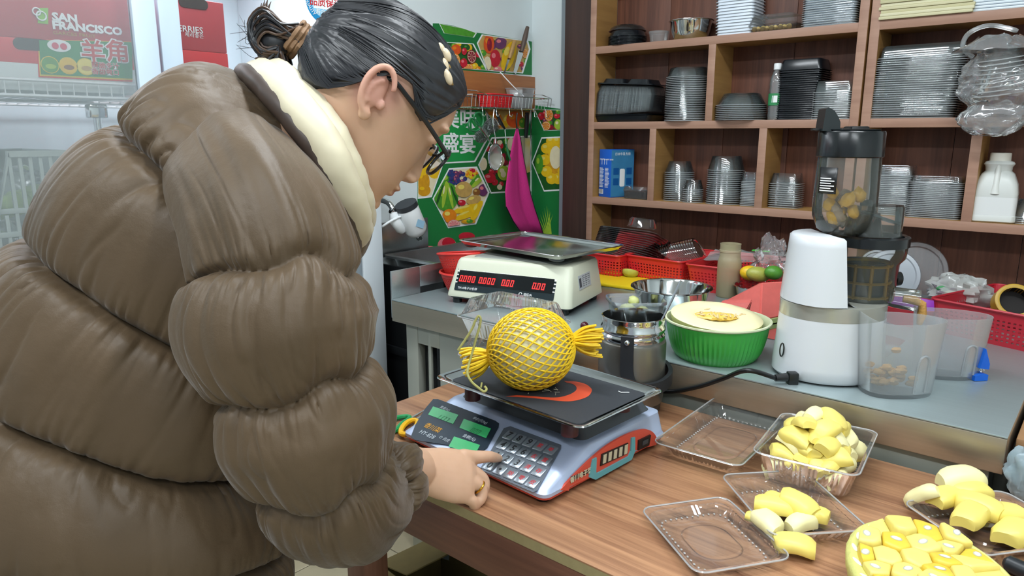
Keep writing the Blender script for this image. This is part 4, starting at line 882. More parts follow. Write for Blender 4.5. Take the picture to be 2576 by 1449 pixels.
# ================================================================== RED BASKETS WITH LIDS
bk_h = .085
for lab, FL, FR, BR, sub in (('red lattice basket behind the beige scale pan holding rectangular lids', (1440, 631), (1560, 646), (1640, 619), 0), ('red lattice basket with a fan of round clear lids', (1568, 640), (1717, 661), (1800, 632), 1), ('red lattice basket behind the syrup bottle', (1722, 664), (1960, 692), (2040, 655), 2)):
    c_, rz_, ww, dd = foot(FL, FR, BR, C_Z + bk_h); 
    t = basket('lid_basket', lab, (c_.x, c_.y, C_Z), rz_, ww / 2 - .003, dd / 2, bk_h, M_red, .90)
    if sub == 0:
        for k in range(16):
            tag(mk('rectangular_cover', rr_([(.115, .085, .03, 0), (.113, .083, .03, .004), (.105, .076, .028, .006)], 5, False, True), M_cup, loc=(c_.x + .02 + .003 * k, c_.y + .03 - .001 * k, C_Z + .045 + .0062 * k), rot=(R(-14 - k * .5), R(10 - k * .6), rz_)), 'clear rectangular lid in the pile behind the beige scale', 'lid', 'rectangular lids piled in the basket')
        tag(mk('dome_cover', lathe_([(.055, 0), (.052, .004), (.048, .026), (.040, .034), (.0001, .036)], 32), M_cup, loc=(c_.x + .075, c_.y + .04, C_Z + .165), rot=(R(-6), R(4), 0)), 'clear dome lid on top of the rectangular lid pile', 'lid')
    if sub == 1:
        lid_me = None
        for k in range(15):
            o = mk('round_cover', lathe_([(.0001, .002), (.044, .002), (.046, .005), (.052, .005), (.054, 0), (.055, .001)], 32), M_cup) if lid_me is None else bpy.data.objects.new('round_cover', lid_me)
            if lid_me is None: lid_me = o.data
            else: COL.objects.link(o)
            o.location = (c_.x - .035 + .0075 * k, c_.y + .012 + .002 * k, C_Z + .072 + .0016 * k); o.rotation_euler = (R(-16), R(26 + 2.0 * k), rz_)
            tag(o, 'clear round lid in the fan of lids in the red basket', 'lid', 'round lids fanned in the basket')
    if sub == 2:
        b = thing('flat_plastic_bag', 'flat plastic bag with green print lying over the red basket', 'bag', (c_.x + .0, c_.y + .03, C_Z + .10), rot=(R(12), R(-3), rz_))
        rs_ = [[(-.15 + .30 * i / 20, -.055 + .11 * j / 8, .010 * noise.noise(Vector((i * .3, j * .5, 1)))) for i in range(21)] for j in range(9)]
        mk('film', rings_(rs_, closed=False), plastic('bag_film_grey', '#cdd8d8', .35, .6, .12), b)
        for k, (x, y) in enumerate(((-.11, .045), (-.085, .04), (.0, .03), (.035, .025))): mk('green_print', bb_(x - .012, x + .012, y - .006, y + .006, .010, .011), mat('bag_print_green', '#4fc24a', .5), b)
cq = ony(1938, 655, 2.16); tag(mk('crumpled_bag', ell_((0, 0, 0), .05, .04, .055, 36, 22, lambda p: 1 + .45 * noise.noise(p * 2.3) + .25 * noise.noise(p * 6) + (.5 * max(0, p.z) ** 3)), plastic('bag_film_clear', '#f1e6e8', .16, .8, .08), loc=cq - Vector((0, 0, .01))), 'crumpled clear plastic bag standing behind the lime', 'bag')
# round lids leaning at the back, right of the juicer
M_lid = plastic('lid_bluish', '#dfecf8', .55, .5, .15, body=.3)
for k, (x, y, r, lab, Y) in enumerate([(2300, 700, 74, 'large clear round lid leaning on the shelf back right of the juicer', 2.40), (2240, 715, 66, 'frosted bluish round lid leaning in front of the large clear lid', 2.33), (2205, 668, 40, 'small round lid peeking out behind the juicer', 2.40)]):
    p = ony(x, y, Y); s = pxs(p); r_ = r * s
    p.z = max(p.z, C_Z + r_ * .98)
    o = mk('round_cover', lathe_([(.0001, .003), (r_ * .8, .003), (r_ * .84, .007), (r_ * .96, .007), (r_, 0), (r_ * 1.0, -.004)], 48), M_lid if k else M_milky, loc=p, rot=(R(74), 0, R(18)))
    tag(o, lab, 'lid', 'round lids leaning behind the juicer')
# right red basket with bag and tape roll, purple tub
c_, rz_, ww, dd = foot((2338, 752), (2576, 797), (2620, 735), C_Z + bk_h)
bkr = basket('lid_basket', 'red lattice basket at the right end of the counter', (c_.x + .03, c_.y, C_Z), rz_, ww / 2 + .03, dd / 2, bk_h, mat('dark_red_plastic', '#b51f30', .4), .92)
bg2 = thing('produce_bag', 'loose whitish plastic bag of greens in the right red basket', 'bag', tuple(onz(2415, 735, C_Z + .07)))
mk('bag_film', ell_((0, 0, 0), .075, .06, .045, 36, 22, lambda p: 1 + .35 * noise.noise(p * 2.7) + .14 * noise.noise(p * 8)), plastic('bag_film_white', '#dfe3df', .45, .5, .15), bg2)
mk('green_leaf', ell_((-.035, -.045, .012), .016, .004, .008, 10, 6), mat('leaf_green', '#2f8a4a', .4), bg2); mk('pale_stem', ell_((-.01, -.045, .0), .022, .006, .010, 10, 6), mat('stem_pale', '#c6d9a4', .4), bg2)
tq = onz(2548, 762, C_Z + .075); s = pxs(tq)
tr2 = thing('tape_roll', 'dark roll with yellow rim in the right red basket', 'tape roll', tuple(tq), rot=(R(62), 0, R(20)))
mk('outer', lathe_([(34 * s, -.02), (44 * s, -.02), (44 * s, .02), (41 * s, .0215), (34 * s, .02), (34 * s, -.02)], 40), mat('tape_yellow', '#b9952e', .4), tr2); mk('core', lathe_([(.0001, -.012), (34 * s, -.012), (34 * s, .0195)], 32), mat('tape_core', '#16100e', .7), tr2)
tq = onz(2296, 768, C_Z + .045); s = pxs(tq)
pt = thing('oval_tub', 'low red tub with purple inside between lids and jugs', 'tub', (tq.x, tq.y, C_Z), CAMZ)
mk('outer_wall', lathe_([(.0001, 0), (62 * s, 0), (84 * s, .046), (86 * s, .050), (80 * s, .050)], 40), mat('tub_red', '#d92c3c', .4), pt); mk('inner_wall', lathe_([(.0001, .012), (56 * s, .012), (79 * s, .0495)], 40), mat('tub_purple', '#8c2aa8', .4), pt)
# ================================================================== JUICER
jq = onz(2078, 938, C_Z); s = pxs(jq); JZ = lambda y: ony(2078, y, jq.y).z - C_Z
jq = jq + Vector((FW.x, FW.y, 0)).normalized() * .0
ju = thing('slow_juicer', 'white slow juicer with smoky clear hopper full of fruit on the counter', 'juicer', (jq.x, jq.y, C_Z), CAMZ)
JX = lambda x: (x - 2078) * s
JXF = lambda x: ((x - 1288) * (1 - .085 / (s * FOC)) - (2078 - 1288)) * s
M_jw = mat('juicer_white', '#d5dade', .28, coat=.3); M_js = mat('juicer_silver', '#b4b6ac', .25, metal=.5); M_sm = plastic('smoky_plastic', '#b9c2ba', .16, .5, .05, body=.4)
M_smd = plastic('dark_smoky_plastic', '#1c2426', .70, .5, .06)
R0 = 131 * s
def oval(r, z, cx=0., k=.86, n=40): return [(cx + r * math.cos(2 * math.pi * i / n), r * k * math.sin(2 * math.pi * i / n), z) for i in range(n)]
zA, zB, zC = JZ(785), JZ(748), JZ(590)
mk('motor_base', rings_([oval(R0 * .96, .004), oval(R0 * 1.01, .010), oval(R0 * 1.01, .03), oval(R0 * .975, zA * .6), oval(R0 * .95, zA, 0)], True, True, True), M_jw, ju)
mk('foot_ring', rings_([oval(R0 * .90, 0), oval(R0 * .92, .0045)], True, True, True), M_black, ju)
mk('silver_band', rings_([oval(R0 * .952, zA), oval(R0 * .952, zB - .002), oval(R0 * .90, zB)], True, False, True), M_js, ju)
# left housing wrapping the chamber
def housing_ring(xl, xr, hy_, z, n=12):
    pts = []
    c = (xl + xr) / 2 + .0
    for i in range(n + 1):
        a = R(90 + 180 * i / n); pts.append((xl + hy_ * .78 + hy_ * .78 * math.cos(a), hy_ * math.sin(a), z))
    pts += [(xr, -hy_, z), (xr, hy_, z)]
    return pts
hr = []
for k in range(9):
    u = k / 8; z = zB + (zC - zB) * u; hr.append(housing_ring(JX(1955 + 12 * u), JXF(2112 - 12 * u), R0 * (.80 - .10 * u), z))
hr.append(housing_ring(JX(1972), JXF(2096), R0 * .66, zC + .004)); hr.append(housing_ring(JX(1984), JXF(2084), R0 * .58, zC + .006))
mk('motor_housing', rings_(hr, True, True, True), M_jw, ju, ang=50)
# saddle behind and curved foot of the housing
g = MB(); g.add(rings_([[(JXF(2110) + .0042 * t_, y, zB + .0003 + .00075 * (5 - t_) ** 2) for t_ in range(6)] for y in (-R0 * .76, R0 * .76)], closed=False)); 
g.build('housing_fillet', M_jw, ju)
BXc = JX(2152); rB = 83 * s; z1_ = JZ(755); z2_ = JZ(640); z3_ = JZ(612); z4_ = JZ(590)
mk('juice_bowl', lathe_([(rB * .72, z1_), (rB * .80, z1_ + .01), (rB * .86, z2_ - .012), (rB * 1.0, z2_), (rB * 1.02, z3_)], 40, c=(BXc, 0, 0)), M_sm, ju)
mk('strainer', lathe_([(.0001, z1_), (rB * .66, z1_ + .001), (rB * .66, z1_ + .012), (rB * .62, z1_ + .014), (rB * .70, z2_ - .01)], 32, c=(BXc - .004, 0, 0)), mat('strainer_dark', '#1e2220', .4), ju)
for a0 in (-100, -60, -135): mk('strainer_rib', tube_([(BXc - .004 + rB * .70 * math.cos(R(a0)), rB * .70 * math.sin(R(a0)), z) for z in (z1_ + .012, z2_ - .012)], .0035, 8), mat('ultem_gold', '#b08a2c', .3), ju)
for zz in (z1_ + .016, z1_ + .045, z2_ - .016): mk('strainer_ring', tube_([(BXc - .004 + rB * .715 * math.cos(a), rB * .715 * math.sin(a), zz) for a in (2 * math.pi * i / 32 for i in range(32))], .0030, 6, True), mat('ultem_gold', '#b08a2c', .3), ju)
mk('lid_ring', lathe_([(rB * 1.0, z3_ - .001), (rB * 1.06, z3_), (rB * 1.06, z4_), (rB * .98, z4_ + .003), (rB * .90, z4_ + .001), (rB * .88, z4_ - .006), (.0001, z4_ - .006)], 44, c=(BXc, 0, 0)), mat('ring_black', '#15191b', .22), ju)
hc = JX(2084); rH = 73 * s; zh = JZ(392); zt_ = JZ(330)
mk('hopper', lathe_([(rH * .50, z4_ + .002), (rH * .80, z4_ + .014), (rH * .97, z4_ + .04), (rH * 1.0, z4_ + .06), (rH * .97, z4_ + .12), (rH * .95, zh)], 40, c=(hc, 0, 0)), M_sm, ju)
mk('hopper_collar', lathe_([(rH * .96, zh - .002), (rH * 1.01, zh), (rH * 1.0, zt_ - .003), (rH * .97, zt_), (rH * .90, zt_), (rH * .88, zt_ - .02), (.0001, zt_ - .022)], 40, c=(hc, 0, 0)), mat('ring_black', '#15191b', .22), ju)
mk('hinge_cap', bb_(JX(2072), JX(2115), -.02, .02, zt_ - .002, JZ(318), .004), M_black, ju); mk('lid_disc', lathe_([(.0001, 0), (rH * .82, 0), (rH * .85, .003), (.0001, .006)], 36, c=(hc, 0, zt_)), mat('lid_black', '#23292c', .25), ju)
fin = [(JX(2006), zt_), (JX(2047), zt_), (JX(2046), JZ(308)), (JX(2040), JZ(295)), (JX(2030), JZ(280)), (JX(2016), JZ(272)), (JX(2010), JZ(276))]
mk('pusher_fin', prism_(fin, -.017, .017, 'y'), mat('fin_black', '#1d2426', .25), ju, smooth=False); mk('pusher_tab', bb_(JX(1990), JX(2012), -.008, .008, zt_ + .001, zt_ + .005, .001), M_black, ju)
dq_ = (JX(2158), -.012, 0); rD = 56 * s; zd0, zd1 = z4_ + .003, JZ(512)
mk('feed_chute', lathe_([(rD, zd0), (rD, zd1 - .003), (rD * .97, zd1), (.0001, zd1 + .001)], 36, c=dq_), M_sm, ju)
mk('chute_flap', rings_([[(dq_[0] + rD * .92 * math.cos(a), dq_[1] + rD * .92 * math.sin(a), zd1 - .012 - .028 * (math.cos(a) * .7 + .7) / 1.4 + dz) for a in (2 * math.pi * i / 30 for i in range(30))] for dz in (0, .004)], True, True, True), mat('flap_grey', '#3a4a50', .25), ju)
mk('chute_knob', lathe_([(.012, zd1), (.012, zd1 + .006), (.009, zd1 + .010), (.0001, zd1 + .011)], 16, c=(JX(2130), -.01, 0)), mat('flap_grey', '#3a4a50', .25), ju)
mk('hopper_core', lathe_([(.0001, z4_), (rD * .78, z4_), (rD * .60, z4_ + .045), (.0001, z4_ + .05)], 24, c=(JX(2140), .01, 0)), mat('core_black', '#101416', .3), ju)
M_mg = mat('mango_chunk', '#d4a22a', .4, noise_amt=.2, nscale=50); M_bn = mat('fruit_brown', '#a08c76', .5, noise_amt=.35, nscale=60)
rn = random.Random(21)
for k in range(15):
    a = rn.uniform(0, 6.28); r_ = rH * .52 * math.sqrt(rn.random()); z = z4_ + .028 + .0042 * k
    g_ = mk('fruit_chunk', ell_((0, 0, 0), .016, .013, .011, 9, 6, lambda p: 1 + .3 * noise.noise(p * 2 + Vector((k, 0, 0)))), M_mg if k % 3 else M_bn, loc=Matrix.Rotation(CAMZ, 3, 'Z') @ Vector((hc - .006 + r_ * math.cos(a), r_ * math.sin(a) * .9, z)) + Vector(ju.location), rot=(rn.random() * 3, rn.random() * 3, 0))
    tag(g_, 'chopped fruit chunk inside the juicer hopper', 'fruit piece', 'fruit chunks in the juicer')
mk('label_sticker', rings_([[(hc + rH * 1.0 * math.cos(a), rH * 1.0 * math.sin(a), z) for a in (R(190 + 38 * i / 8) for i in range(9))] for z in (JZ(482), JZ(418))], closed=False), M_black, ju, wall=.0006)
for k in range(6):
    z = JZ(446 + 6 * k); mk('label_print', rings_([[(hc + rH * 1.012 * math.cos(a), rH * 1.012 * math.sin(a), zz) for a in (R(194 + (30 if k % 2 else 24) * i / 6) for i in range(7))] for zz in (z, z + .002)], closed=False), M_wtxt, ju)
sp0, sp1 = Vector((BXc + rB * .45, -.02, z1_ + .016)), Vector((JX(2258), -.045, JZ(742)))
mk('spout', tube_([sp0, sp0.lerp(sp1, .35), sp1], [.018, .021, .022], 20, caps=False), plastic('spout_plastic', '#8a8c80', .35, .5, .06), ju)
mk('spout_pulp', tube_([sp0.lerp(sp1, .55), sp0.lerp(sp1, .85), sp1 + Vector((.006, -.002, -.006)), sp1 + Vector((.008, -.002, -.028)), sp1 + Vector((.005, -.002, -.048))], [.007, .009, .008, .009, .005], 10), mat('pulp_tan', '#c2924a', .5, noise_amt=.25, nscale=120, bump=.8, bscale=200), ju)
mk('side_cap', lathe_([(.0001, .012), (.014, .012), (.016, 0)], 18), M_black, ju, loc=(JX(2222), .0, JZ(698)), rot=(0, R(90), 0))
mk('side_ring', tube_([(.008 * math.cos(a) * .5, 0, .014 * math.sin(a)) for a in (2 * math.pi * i / 20 for i in range(20))], .0014, 6, True), M_black, ju, loc=(JX(1948), -.030, JZ(868)))
pq = Vector((JX(1962), -R0 * .60, JZ(918) - .006)); mk('power_socket', box_(0, 0, 0, .020, .020, .026, .003), M_black, ju, loc=pq)
# cord
wq_ = Vector(ju.location) + Matrix.Rotation(CAMZ, 3, 'Z') @ (pq + Vector((-.012, 0, .002)))
cd = thing('power_cord', 'black power cord running from the juicer towards the steel flask', 'cord', tuple(wq_)); O = wq_
mk('plug', tube_([Vector((0, 0, 0)), Matrix.Rotation(CAMZ, 3, 'Z') @ Vector((-.024, -.004, 0))], [.009, .007], 10), M_black, cd)
pth = [O * 0 + Matrix.Rotation(CAMZ, 3, 'Z') @ Vector((-.024, -.004, 0)), atd(1880, 932, 1.40) - O, ony(1820, 952, 1.355) - O, ony(1760, 972, 1.362) - O, ony(1700, 984, 1.366) - O, ony(1660, 985, 1.367) - O]
mk('cable', tube_(smooth_path(pth, 8), .0048, 10), M_black, cd)
# jugs
def jug(label, q, rz_, W, H_, deep, pulp):
    t = thing('plastic_jug', label, 'jug', (q.x, q.y, C_Z), rz_, 'translucent juice jugs'); W /= 2
    def prof(k, z, n=44):
        pts = []
        for i in range(n):
            a = 2 * math.pi * i / n; x, y = math.cos(a), math.sin(a)
            px_ = W * k * (abs(x) ** .8) * (1 if x > 0 else -1); py_ = deep * k * (abs(y) ** .85) * (1 if y > 0 else -1) * (1 - .25 * x)
            pts.append((px_, py_, z + (0.010 * max(0, -x) ** 4 if z > H_ * .9 else 0)))
        return pts
    mk('jug_shell', rings_([prof(.82, 0), prof(.85, .006), prof(.92, H_ * .5), prof(1.0, H_), prof(.975, H_), prof(.90, H_ * .5), prof(.82, .008)], True, True, True), M_milky, t)
    def ysurf(x, k): c_ = min(1, x / (W * k)) ** 1.25; return -deep * k * (math.sqrt(max(0, 1 - c_ * c_)) ** .85) * (1 - .25 * c_)
    hb = [(.016, ysurf(.016, .85), .012), (.018, ysurf(.018, .92), H_ * .48), (.024, ysurf(.024, .93), H_ * .57), (.034, ysurf(.034, .93), H_ * .57), (.040, ysurf(.040, .92), H_ * .48), (.040, ysurf(.040, .85), .012)]
    mk('handle', tube_(smooth_path(hb, 6), .0022, 8), plastic('jug_frost', '#eef4f8', .5, .4, .25, body=.5), t)
    if pulp:
        g_ = MB(); rn_ = random.Random(8)
        for i in range(40): g_.add(ell_((rn_.gauss(-.012, .016), rn_.gauss(0, .012), .016 + abs(rn_.gauss(0, .022))), .010, .006, .006, 7, 5, lambda p: 1 + .4 * noise.noise(p * 3 + Vector((i, 0, 0)))), 0)
        tag(g_.build('fruit_pulp', mat('pulp_tan', '#c2924a', .5)), 'heap of tan fruit pulp in the bottom of the front jug', 'pulp', kind='stuff').matrix_world = Matrix.Translation((q.x, q.y, C_Z)) @ Matrix.Rotation(rz_, 4, 'Z')
    return t
q1 = onz(2250, 985, C_Z); jug('frosted plastic jug catching pulp below the juicer spout', q1, CAMZ - R(6), 196 * pxs(q1) * 1.02, ony(2265, 800, q1.y).z - C_Z, .052, True)
q2 = onz(2375, 945, C_Z) + Vector((.0, .012, 0)); jug('frosted empty plastic jug next to the blue clip', q2, CAMZ - R(14), 172 * pxs(q2), ony(2400, 790, q2.y).z - C_Z, .050, False)
# blue clip
kq = onz(2462, 955, C_Z); s = pxs(kq)
kb = thing('blue_clip', 'bright blue plastic clamp clip beside the frosted jug', 'clip', tuple(kq), CAMZ + R(8))
M_bl = mat('clip_blue', '#1668d8', .35)
mk('jaw', prism_([(-22 * s, .001), (14 * s, .001), (14 * s, 16 * s), (2 * s, 20 * s), (-22 * s, 14 * s)], -.010, .010, 'y'), M_bl, kb)
mk('jaw', prism_([(-12 * s, 34 * s), (14 * s, 30 * s), (14 * s, 44 * s), (-2 * s, 84 * s), (-8 * s, 50 * s)], -.010, .010, 'y'), M_bl, kb)
mk('spring', tube_([(.004 * math.cos(a), -.006 + .0008 * i, 25 * s + .007 * math.sin(a)) for i, a in enumerate(k * .7 for k in range(18))], .0012, 5), M_chrome, kb)
# ================================================================== THINGS ON THE SHELVES
def cup_me(kind, r, h, ry=None, m=None, name='plastic_cup', k=.74, open_=True):
    """upside-down nested cup: rim at z 0, closed base at z h"""
    g_ = MB(); rim = M_rimp if m in (M_cup, M_cupg) or m.name.startswith('bluish') else m
    if kind == 'round':
        g_.add(lathe_([(r * .985, .0002), (r, .0005), (r, .0025), (r * .955, .003)], 30), 1); g_.add(lathe_([(r * .955, .003), (r * (.955 * .5 + k * .5), h * .5), (r * (k + .01), h - .003), (r * (k - .03), h), (.0001, h)], 30), 0)
    else:
        g_.add(rr_([(r * .985, ry * .985, .012, .0002), (r, ry, .012, .0005), (r, ry, .012, .0022), (r * .94, ry * .94, .012, .003)], 3, False, False), 1)
        g_.add(rr_([(r * .94, ry * .94, .012, .003), (r * (k + .02), ry * (k + .02), .011, h - .004), (r * (k - .02), ry * (k - .02), .010, h)], 3, False, True), 0)
    return g_.build(name, [m, rim])
def stack(label, group, cat, name, kind, x0, x1, yt, yb, zs, n, m, hc=.045, ry=None, k=.74, Y=None, rz=0.0, lean=(0, 0), topless=False):
    Yc = Y or SF + .078
    xm = (x0 + x1) / 2; p = ony(xm, yb, Yc); s = pxs(p); r = (x1 - x0) / 2 * s
    if kind == 'rect' and ry is None: ry = r * .8
    if kind == 'round': ry_ = r
    else: ry_ = ry
    Yc = min(Yc, SB - .010 - ry_ * 1.02); p = ony(xm, yb, Yc); s = pxs(p); r = (x1 - x0) / 2 * s
    H_ = ony(xm, yt, Yc).z - zs; pit = max(.0035, (H_ - hc) / max(1, n - 1))
    if rz: r *= .86
    first = None
    for i in range(n):
        if first is None: o = first = cup_me(kind, r, hc, ry, m, name, k)
        else: o = first.copy(); COL.objects.link(o)
        j = random.uniform(-.0006, .0006)
        o.location = (p.x + lean[0] * i + j, Yc + lean[1] * i, zs + .0004 + i * pit); o.rotation_euler = (0, 0, rz + random.uniform(-.02, .02))
        tag(o, ('topmost ' + label) if i == n - 1 else (label + ', under the topmost'), cat, group)
    return first
Z0, Z1, Z2 = SHZ[0], SHZ[1], SHZ[2]
stack('clear plastic cup in the tall stack nearest the blue box', 'cups stacked right of the blue box', 'cup', 'plastic_cup', 'round', 1668, 1744, 405, 503, Z0, 15, M_cup, .042, k=.70)
stack('clear plastic cup in the short stack between two tall stacks', 'cups in the short stack', 'cup', 'plastic_cup', 'round', 1716, 1768, 452, 507, Z0, 7, M_cup, .036, Y=SF + .045, k=.72)
stack('clear plastic cup in the tallest stack on the lower shelf', 'cups in the tallest lower stack', 'cup', 'plastic_cup', 'round', 1775, 1868, 392, 513, Z0, 17, M_cup, .050, k=.76)
stack('clear rectangular cup in the stack against the lower divider', 'rectangular cups by the divider', 'cup', 'plastic_cup', 'rect', 1864, 1910, 432, 517, Z0, 16, M_cup, .034, Y=SF + .05, k=.84)
stack('clear rectangular cup in the stack half behind the juicer hopper', 'cups behind the juicer hopper', 'cup', 'plastic_cup', 'rect', 1938, 2012, 435, 526, Z0, 12, M_cup, .036, k=.8)
stack('clear ribbed tray in the taller stack right of the juicer', 'ribbed trays right of the juicer', 'tray', 'ribbed_tray', 'rect', 2202, 2290, 415, 541, Z0, 22, M_cup, .032, k=.86)
stack('clear ribbed tray in the lower wide stack beside the white jug', 'ribbed trays beside the white jug', 'tray', 'ribbed_tray', 'rect', 2292, 2412, 440, 550, Z0, 20, M_cup, .022, k=.88)
stack('clear dome cup stacked right of the white jug', 'dome cups right of the jug', 'cup', 'plastic_cup', 'round', 2540, 2640, 500, 574, Z0, 4, M_cup, .05, k=.6)
stack('grey-green clear bowl in the tall stack by the upper divider', 'bowls by the upper divider', 'bowl', 'plastic_bowl', 'round', 1671, 1781, 172, 302, Z1, 26, M_cupg, .034, k=.82)
stack('shallow clear bowl in the low stack right of the upper divider', 'shallow bowls right of the divider', 'bowl', 'plastic_bowl', 'round', 1800, 1926, 236, 301, Z1, 9, M_cupg, .040, k=.72)
M_trayk = mat('tray_black', '#14181d', .22)
stack('black plastic tray in the tall stack beside the water bottle', 'black trays beside the bottle', 'tray', 'black_tray', 'rect', 1962, 2070, 152, 300, Z1, 24, M_trayk, .034, k=.84)
stack('small clear ribbed tray in the stack right of the black trays', 'small ribbed trays', 'tray', 'ribbed_tray', 'rect', 2052, 2150, 205, 298, Z1, 13, M_cupg, .036, Y=SF + .055, k=.84)
stack('large clear tray in the tall stack under the paper bags', 'large clear trays', 'tray', 'clear_tray', 'rect', 2192, 2392, 118, 298, Z1, 28, M_cupg, .036, ry=.066, k=.88, lean=(.0008, 0))
stack('black round dish in the stack at the top left of the shelf', 'black dishes', 'dish', 'black_dish', 'round', 1530, 1626, 80, 113, Z2, 8, M_trayk, .022, k=.86)
p = ony(1578, 80, SF + .078); s = pxs(p); tag(mk('dome_cover', lathe_([(47 * s, 0), (46 * s, .003), (42 * s, .012), (34 * s, .020), (.0001, .022)], 32), M_cup, loc=(p.x, SF + .078, p.z + .001)), 'clear domed cover on the stack of black dishes', 'cover')
p = ony(1657, 100, SF + .06); s = pxs(p); t = thing('small_tub', 'small clear lidded tub beside the steel bowl on top shelf', 'tub', (p.x, SF + .06, Z2)); mk('shell', lathe_([(.0001, 0), (20 * s, 0), (21 * s, .003), (24 * s, .036)], 28), M_milky, t); mk('cover', lathe_([(25 * s, .034), (25.5 * s, .040), (23 * s, .041), (.0001, .0405)], 28), M_milky, t)
p = ony(1737, 98, SF + .076); s = pxs(p); t = thing('steel_bowl', 'stainless steel bowl on the top shelf', 'bowl', (p.x, SF + .076, Z2)); mk('bowl', lathe_(bowl_prof(53 * s, ony(1737, 55, SF + .076).z - Z2), 40), M_chrome, t)
M_wb = mat('white_box_plastic', '#e2ebf4', .4)
stack('white plastic box in the leaning stack on the top shelf', 'white boxes on the top shelf', 'box', 'white_box', 'rect', 1812, 1912, -55, 82, Z2, 15, M_wb, .05, k=.86, lean=(-.0004, 0))
stack('clear tray in the tall stack on the top shelf by the gap', 'clear trays by the shelf gap', 'tray', 'clear_tray', 'rect', 2032, 2165, -60, 62, Z2, 20, plastic('bluish_cup', '#dcecf8', .26, .6, .1), .03, k=.9)
p = ony(1955, 78, SF + .07); s = pxs(p); hw = 58 * s
t = thing('sweets_box', 'clear clamshell box with pale yellow balls on the top shelf', 'box', (p.x, SF + .066, Z2))
mk('shell', rr_([(hw * .86, .048, .012, 0), (hw * .9, .05, .012, .002), (hw, .058, .012, .022), (hw * 1.02, .06, .012, .0225), (hw, .058, .012, .024), (hw * .86, .05, .014, .052), (hw * .84, .048, .014, .053)], 4), M_clear, t)
rn = random.Random(2)
for i in range(13):
    tag(mk('sweet_ball', ell_((0, 0, 0), .0085, .0085, .0085, 10, 7), mat('sweet_yellow', '#d6b86a', .4), loc=(p.x - hw * .75 + hw * 1.5 * i / 12, SF + .022 + .007 * (i % 3), Z2 + .011 + .0006 * (i % 2))), 'pale yellow ball in the clear clamshell on the top shelf', 'sweet', 'yellow balls in the clear box')
# paper stack and white packs
xa, xb = ony(2212, 45, SF).x, ony(2448, 25, SF).x; M_kraft = mat('cream_paper', '#d3cda6', .7)
for i in range(9):
    tag(mk('paper_bag', bb_(-(xb - xa) / 2, (xb - xa) / 2, -.066, .066, 0, .0085, .0015), mat('cream_paper_%d' % (i % 3), ['#d3cda6', '#dcd7b4', '#c8c29a'][i % 3], .7), loc=((xa + xb) / 2 + random.uniform(-.003, .003), SF + .062 + random.uniform(-.004, .002), Z2 + .0002 + i * .0088)), 'flat cream paper bag in the pile on the right shelf top', 'paper bag', 'pile of cream paper bags')
p = ony(2520, 22, SF + .07)
for i in range(8): tag(mk('white_pack', bb_(-.085, .085, -.06, .06, 0, .0075, .003), mat('pack_white', '#dbe6ee', .35), loc=(p.x + .02 + random.uniform(-.003, .003), SF + .066, Z2 + .0002 + i * .0079)), 'thin white plastic pack in the pile right of the divider', 'pack', 'white packs on the right shelf top')
# water bottle
p = ony(1947, 300, SF + .04); s = pxs(p); br = 17 * s; bh = ony(1950, 160, SF + .04).z - Z1
t = thing('water_bottle', 'clear water bottle with green label and white cap on the shelf', 'bottle', (p.x, SF + .04, Z1))
mk('shell', lathe_([(.0001, 0), (br * .9, 0)] + [(br * (1 if i % 2 else .94), bh * (.03 + .055 * i)) for i in range(12)] + [(br * .9, bh * .74), (br * .55, bh * .86), (br * .42, bh * .90)], 28), plastic('bottle_clear', '#e6eef0', .16, .8, .05), t)
mk('cap', lathe_([(br * .55, bh * .89), (br * .56, bh * .98), (br * .5, bh), (.0001, bh)], 24), M_white, t); mk('label_band', lathe_([(br * 1.02, bh * .26), (br * 1.02, bh * .47)], 28), mat('label_green', '#2f8a52', .5), t)
mk('label_code', box_(0, 0, 0, br * .8, .0006, bh * .12), M_wtxt, t, loc=(br * .25, -br * 1.0, bh * .37))
# tray bundle at the left of the middle shelf
p = ony(1583, 304, SF + .07); s = pxs(p); hw = 84 * s
for i in range(2): tag(mk('black_tray', rr_([(hw * .9, .058, .02, 0), (hw, .064, .02, .022), (hw * 1.03, .067, .02, .0225), (hw, .063, .02, .0215), (hw * .9, .057, .02, .002)], 4, True, True), M_trayk, loc=(p.x, SF + .072, Z1 + .0004 + .006 * i)), 'shiny black tray under the bundle of ribbed covers', 'tray', 'black trays under the bundle')
first = None
for i in range(15):
    if first is None:
        A = [rrdense(hw * .99, .062, .02, 0, .004), rrdense(hw * .97, .060, .02, .004, .004, .0015, .010), rrdense(hw * .90, .054, .02, .030, .004, .0015, .010), rrdense(hw * .86, .050, .02, .034, .004)]
        n = min(len(q) for q in A); B = [[q[int(i_ * len(q) / n)] for i_ in range(n)] for q in A]
        first = o = mk('ribbed_cover', rings_(B, True, False, True), M_cup)
    else: o = first.copy(); COL.objects.link(o)
    o.location = (p.x - .003 + .0006 * i, SF + .070, Z1 + .030 + .0050 * i); o.rotation_euler = (0, R(-3 + .45 * i), 0)
    tag(o, 'clear ribbed cover in the bundle between black trays', 'cover', 'ribbed covers in the bundle')
t = thing('black_cover', 'black tray cover with two raised corners on top of the bundle', 'cover', (p.x + .004, SF + .072, Z1 + .136), rot=(0, R(3.5), 0))
mk('plate', rr_([(hw * .96, .062, .02, 0), (hw * .95, .060, .02, .004)], 4), M_trayk, t)
for sx_ in (-1, 1): mk('raised_well', rr_([(hw * .40, .048, .015, .004, sx_ * hw * .42, 0), (hw * .34, .042, .015, .020, sx_ * hw * .42, 0)], 4), M_trayk, t)
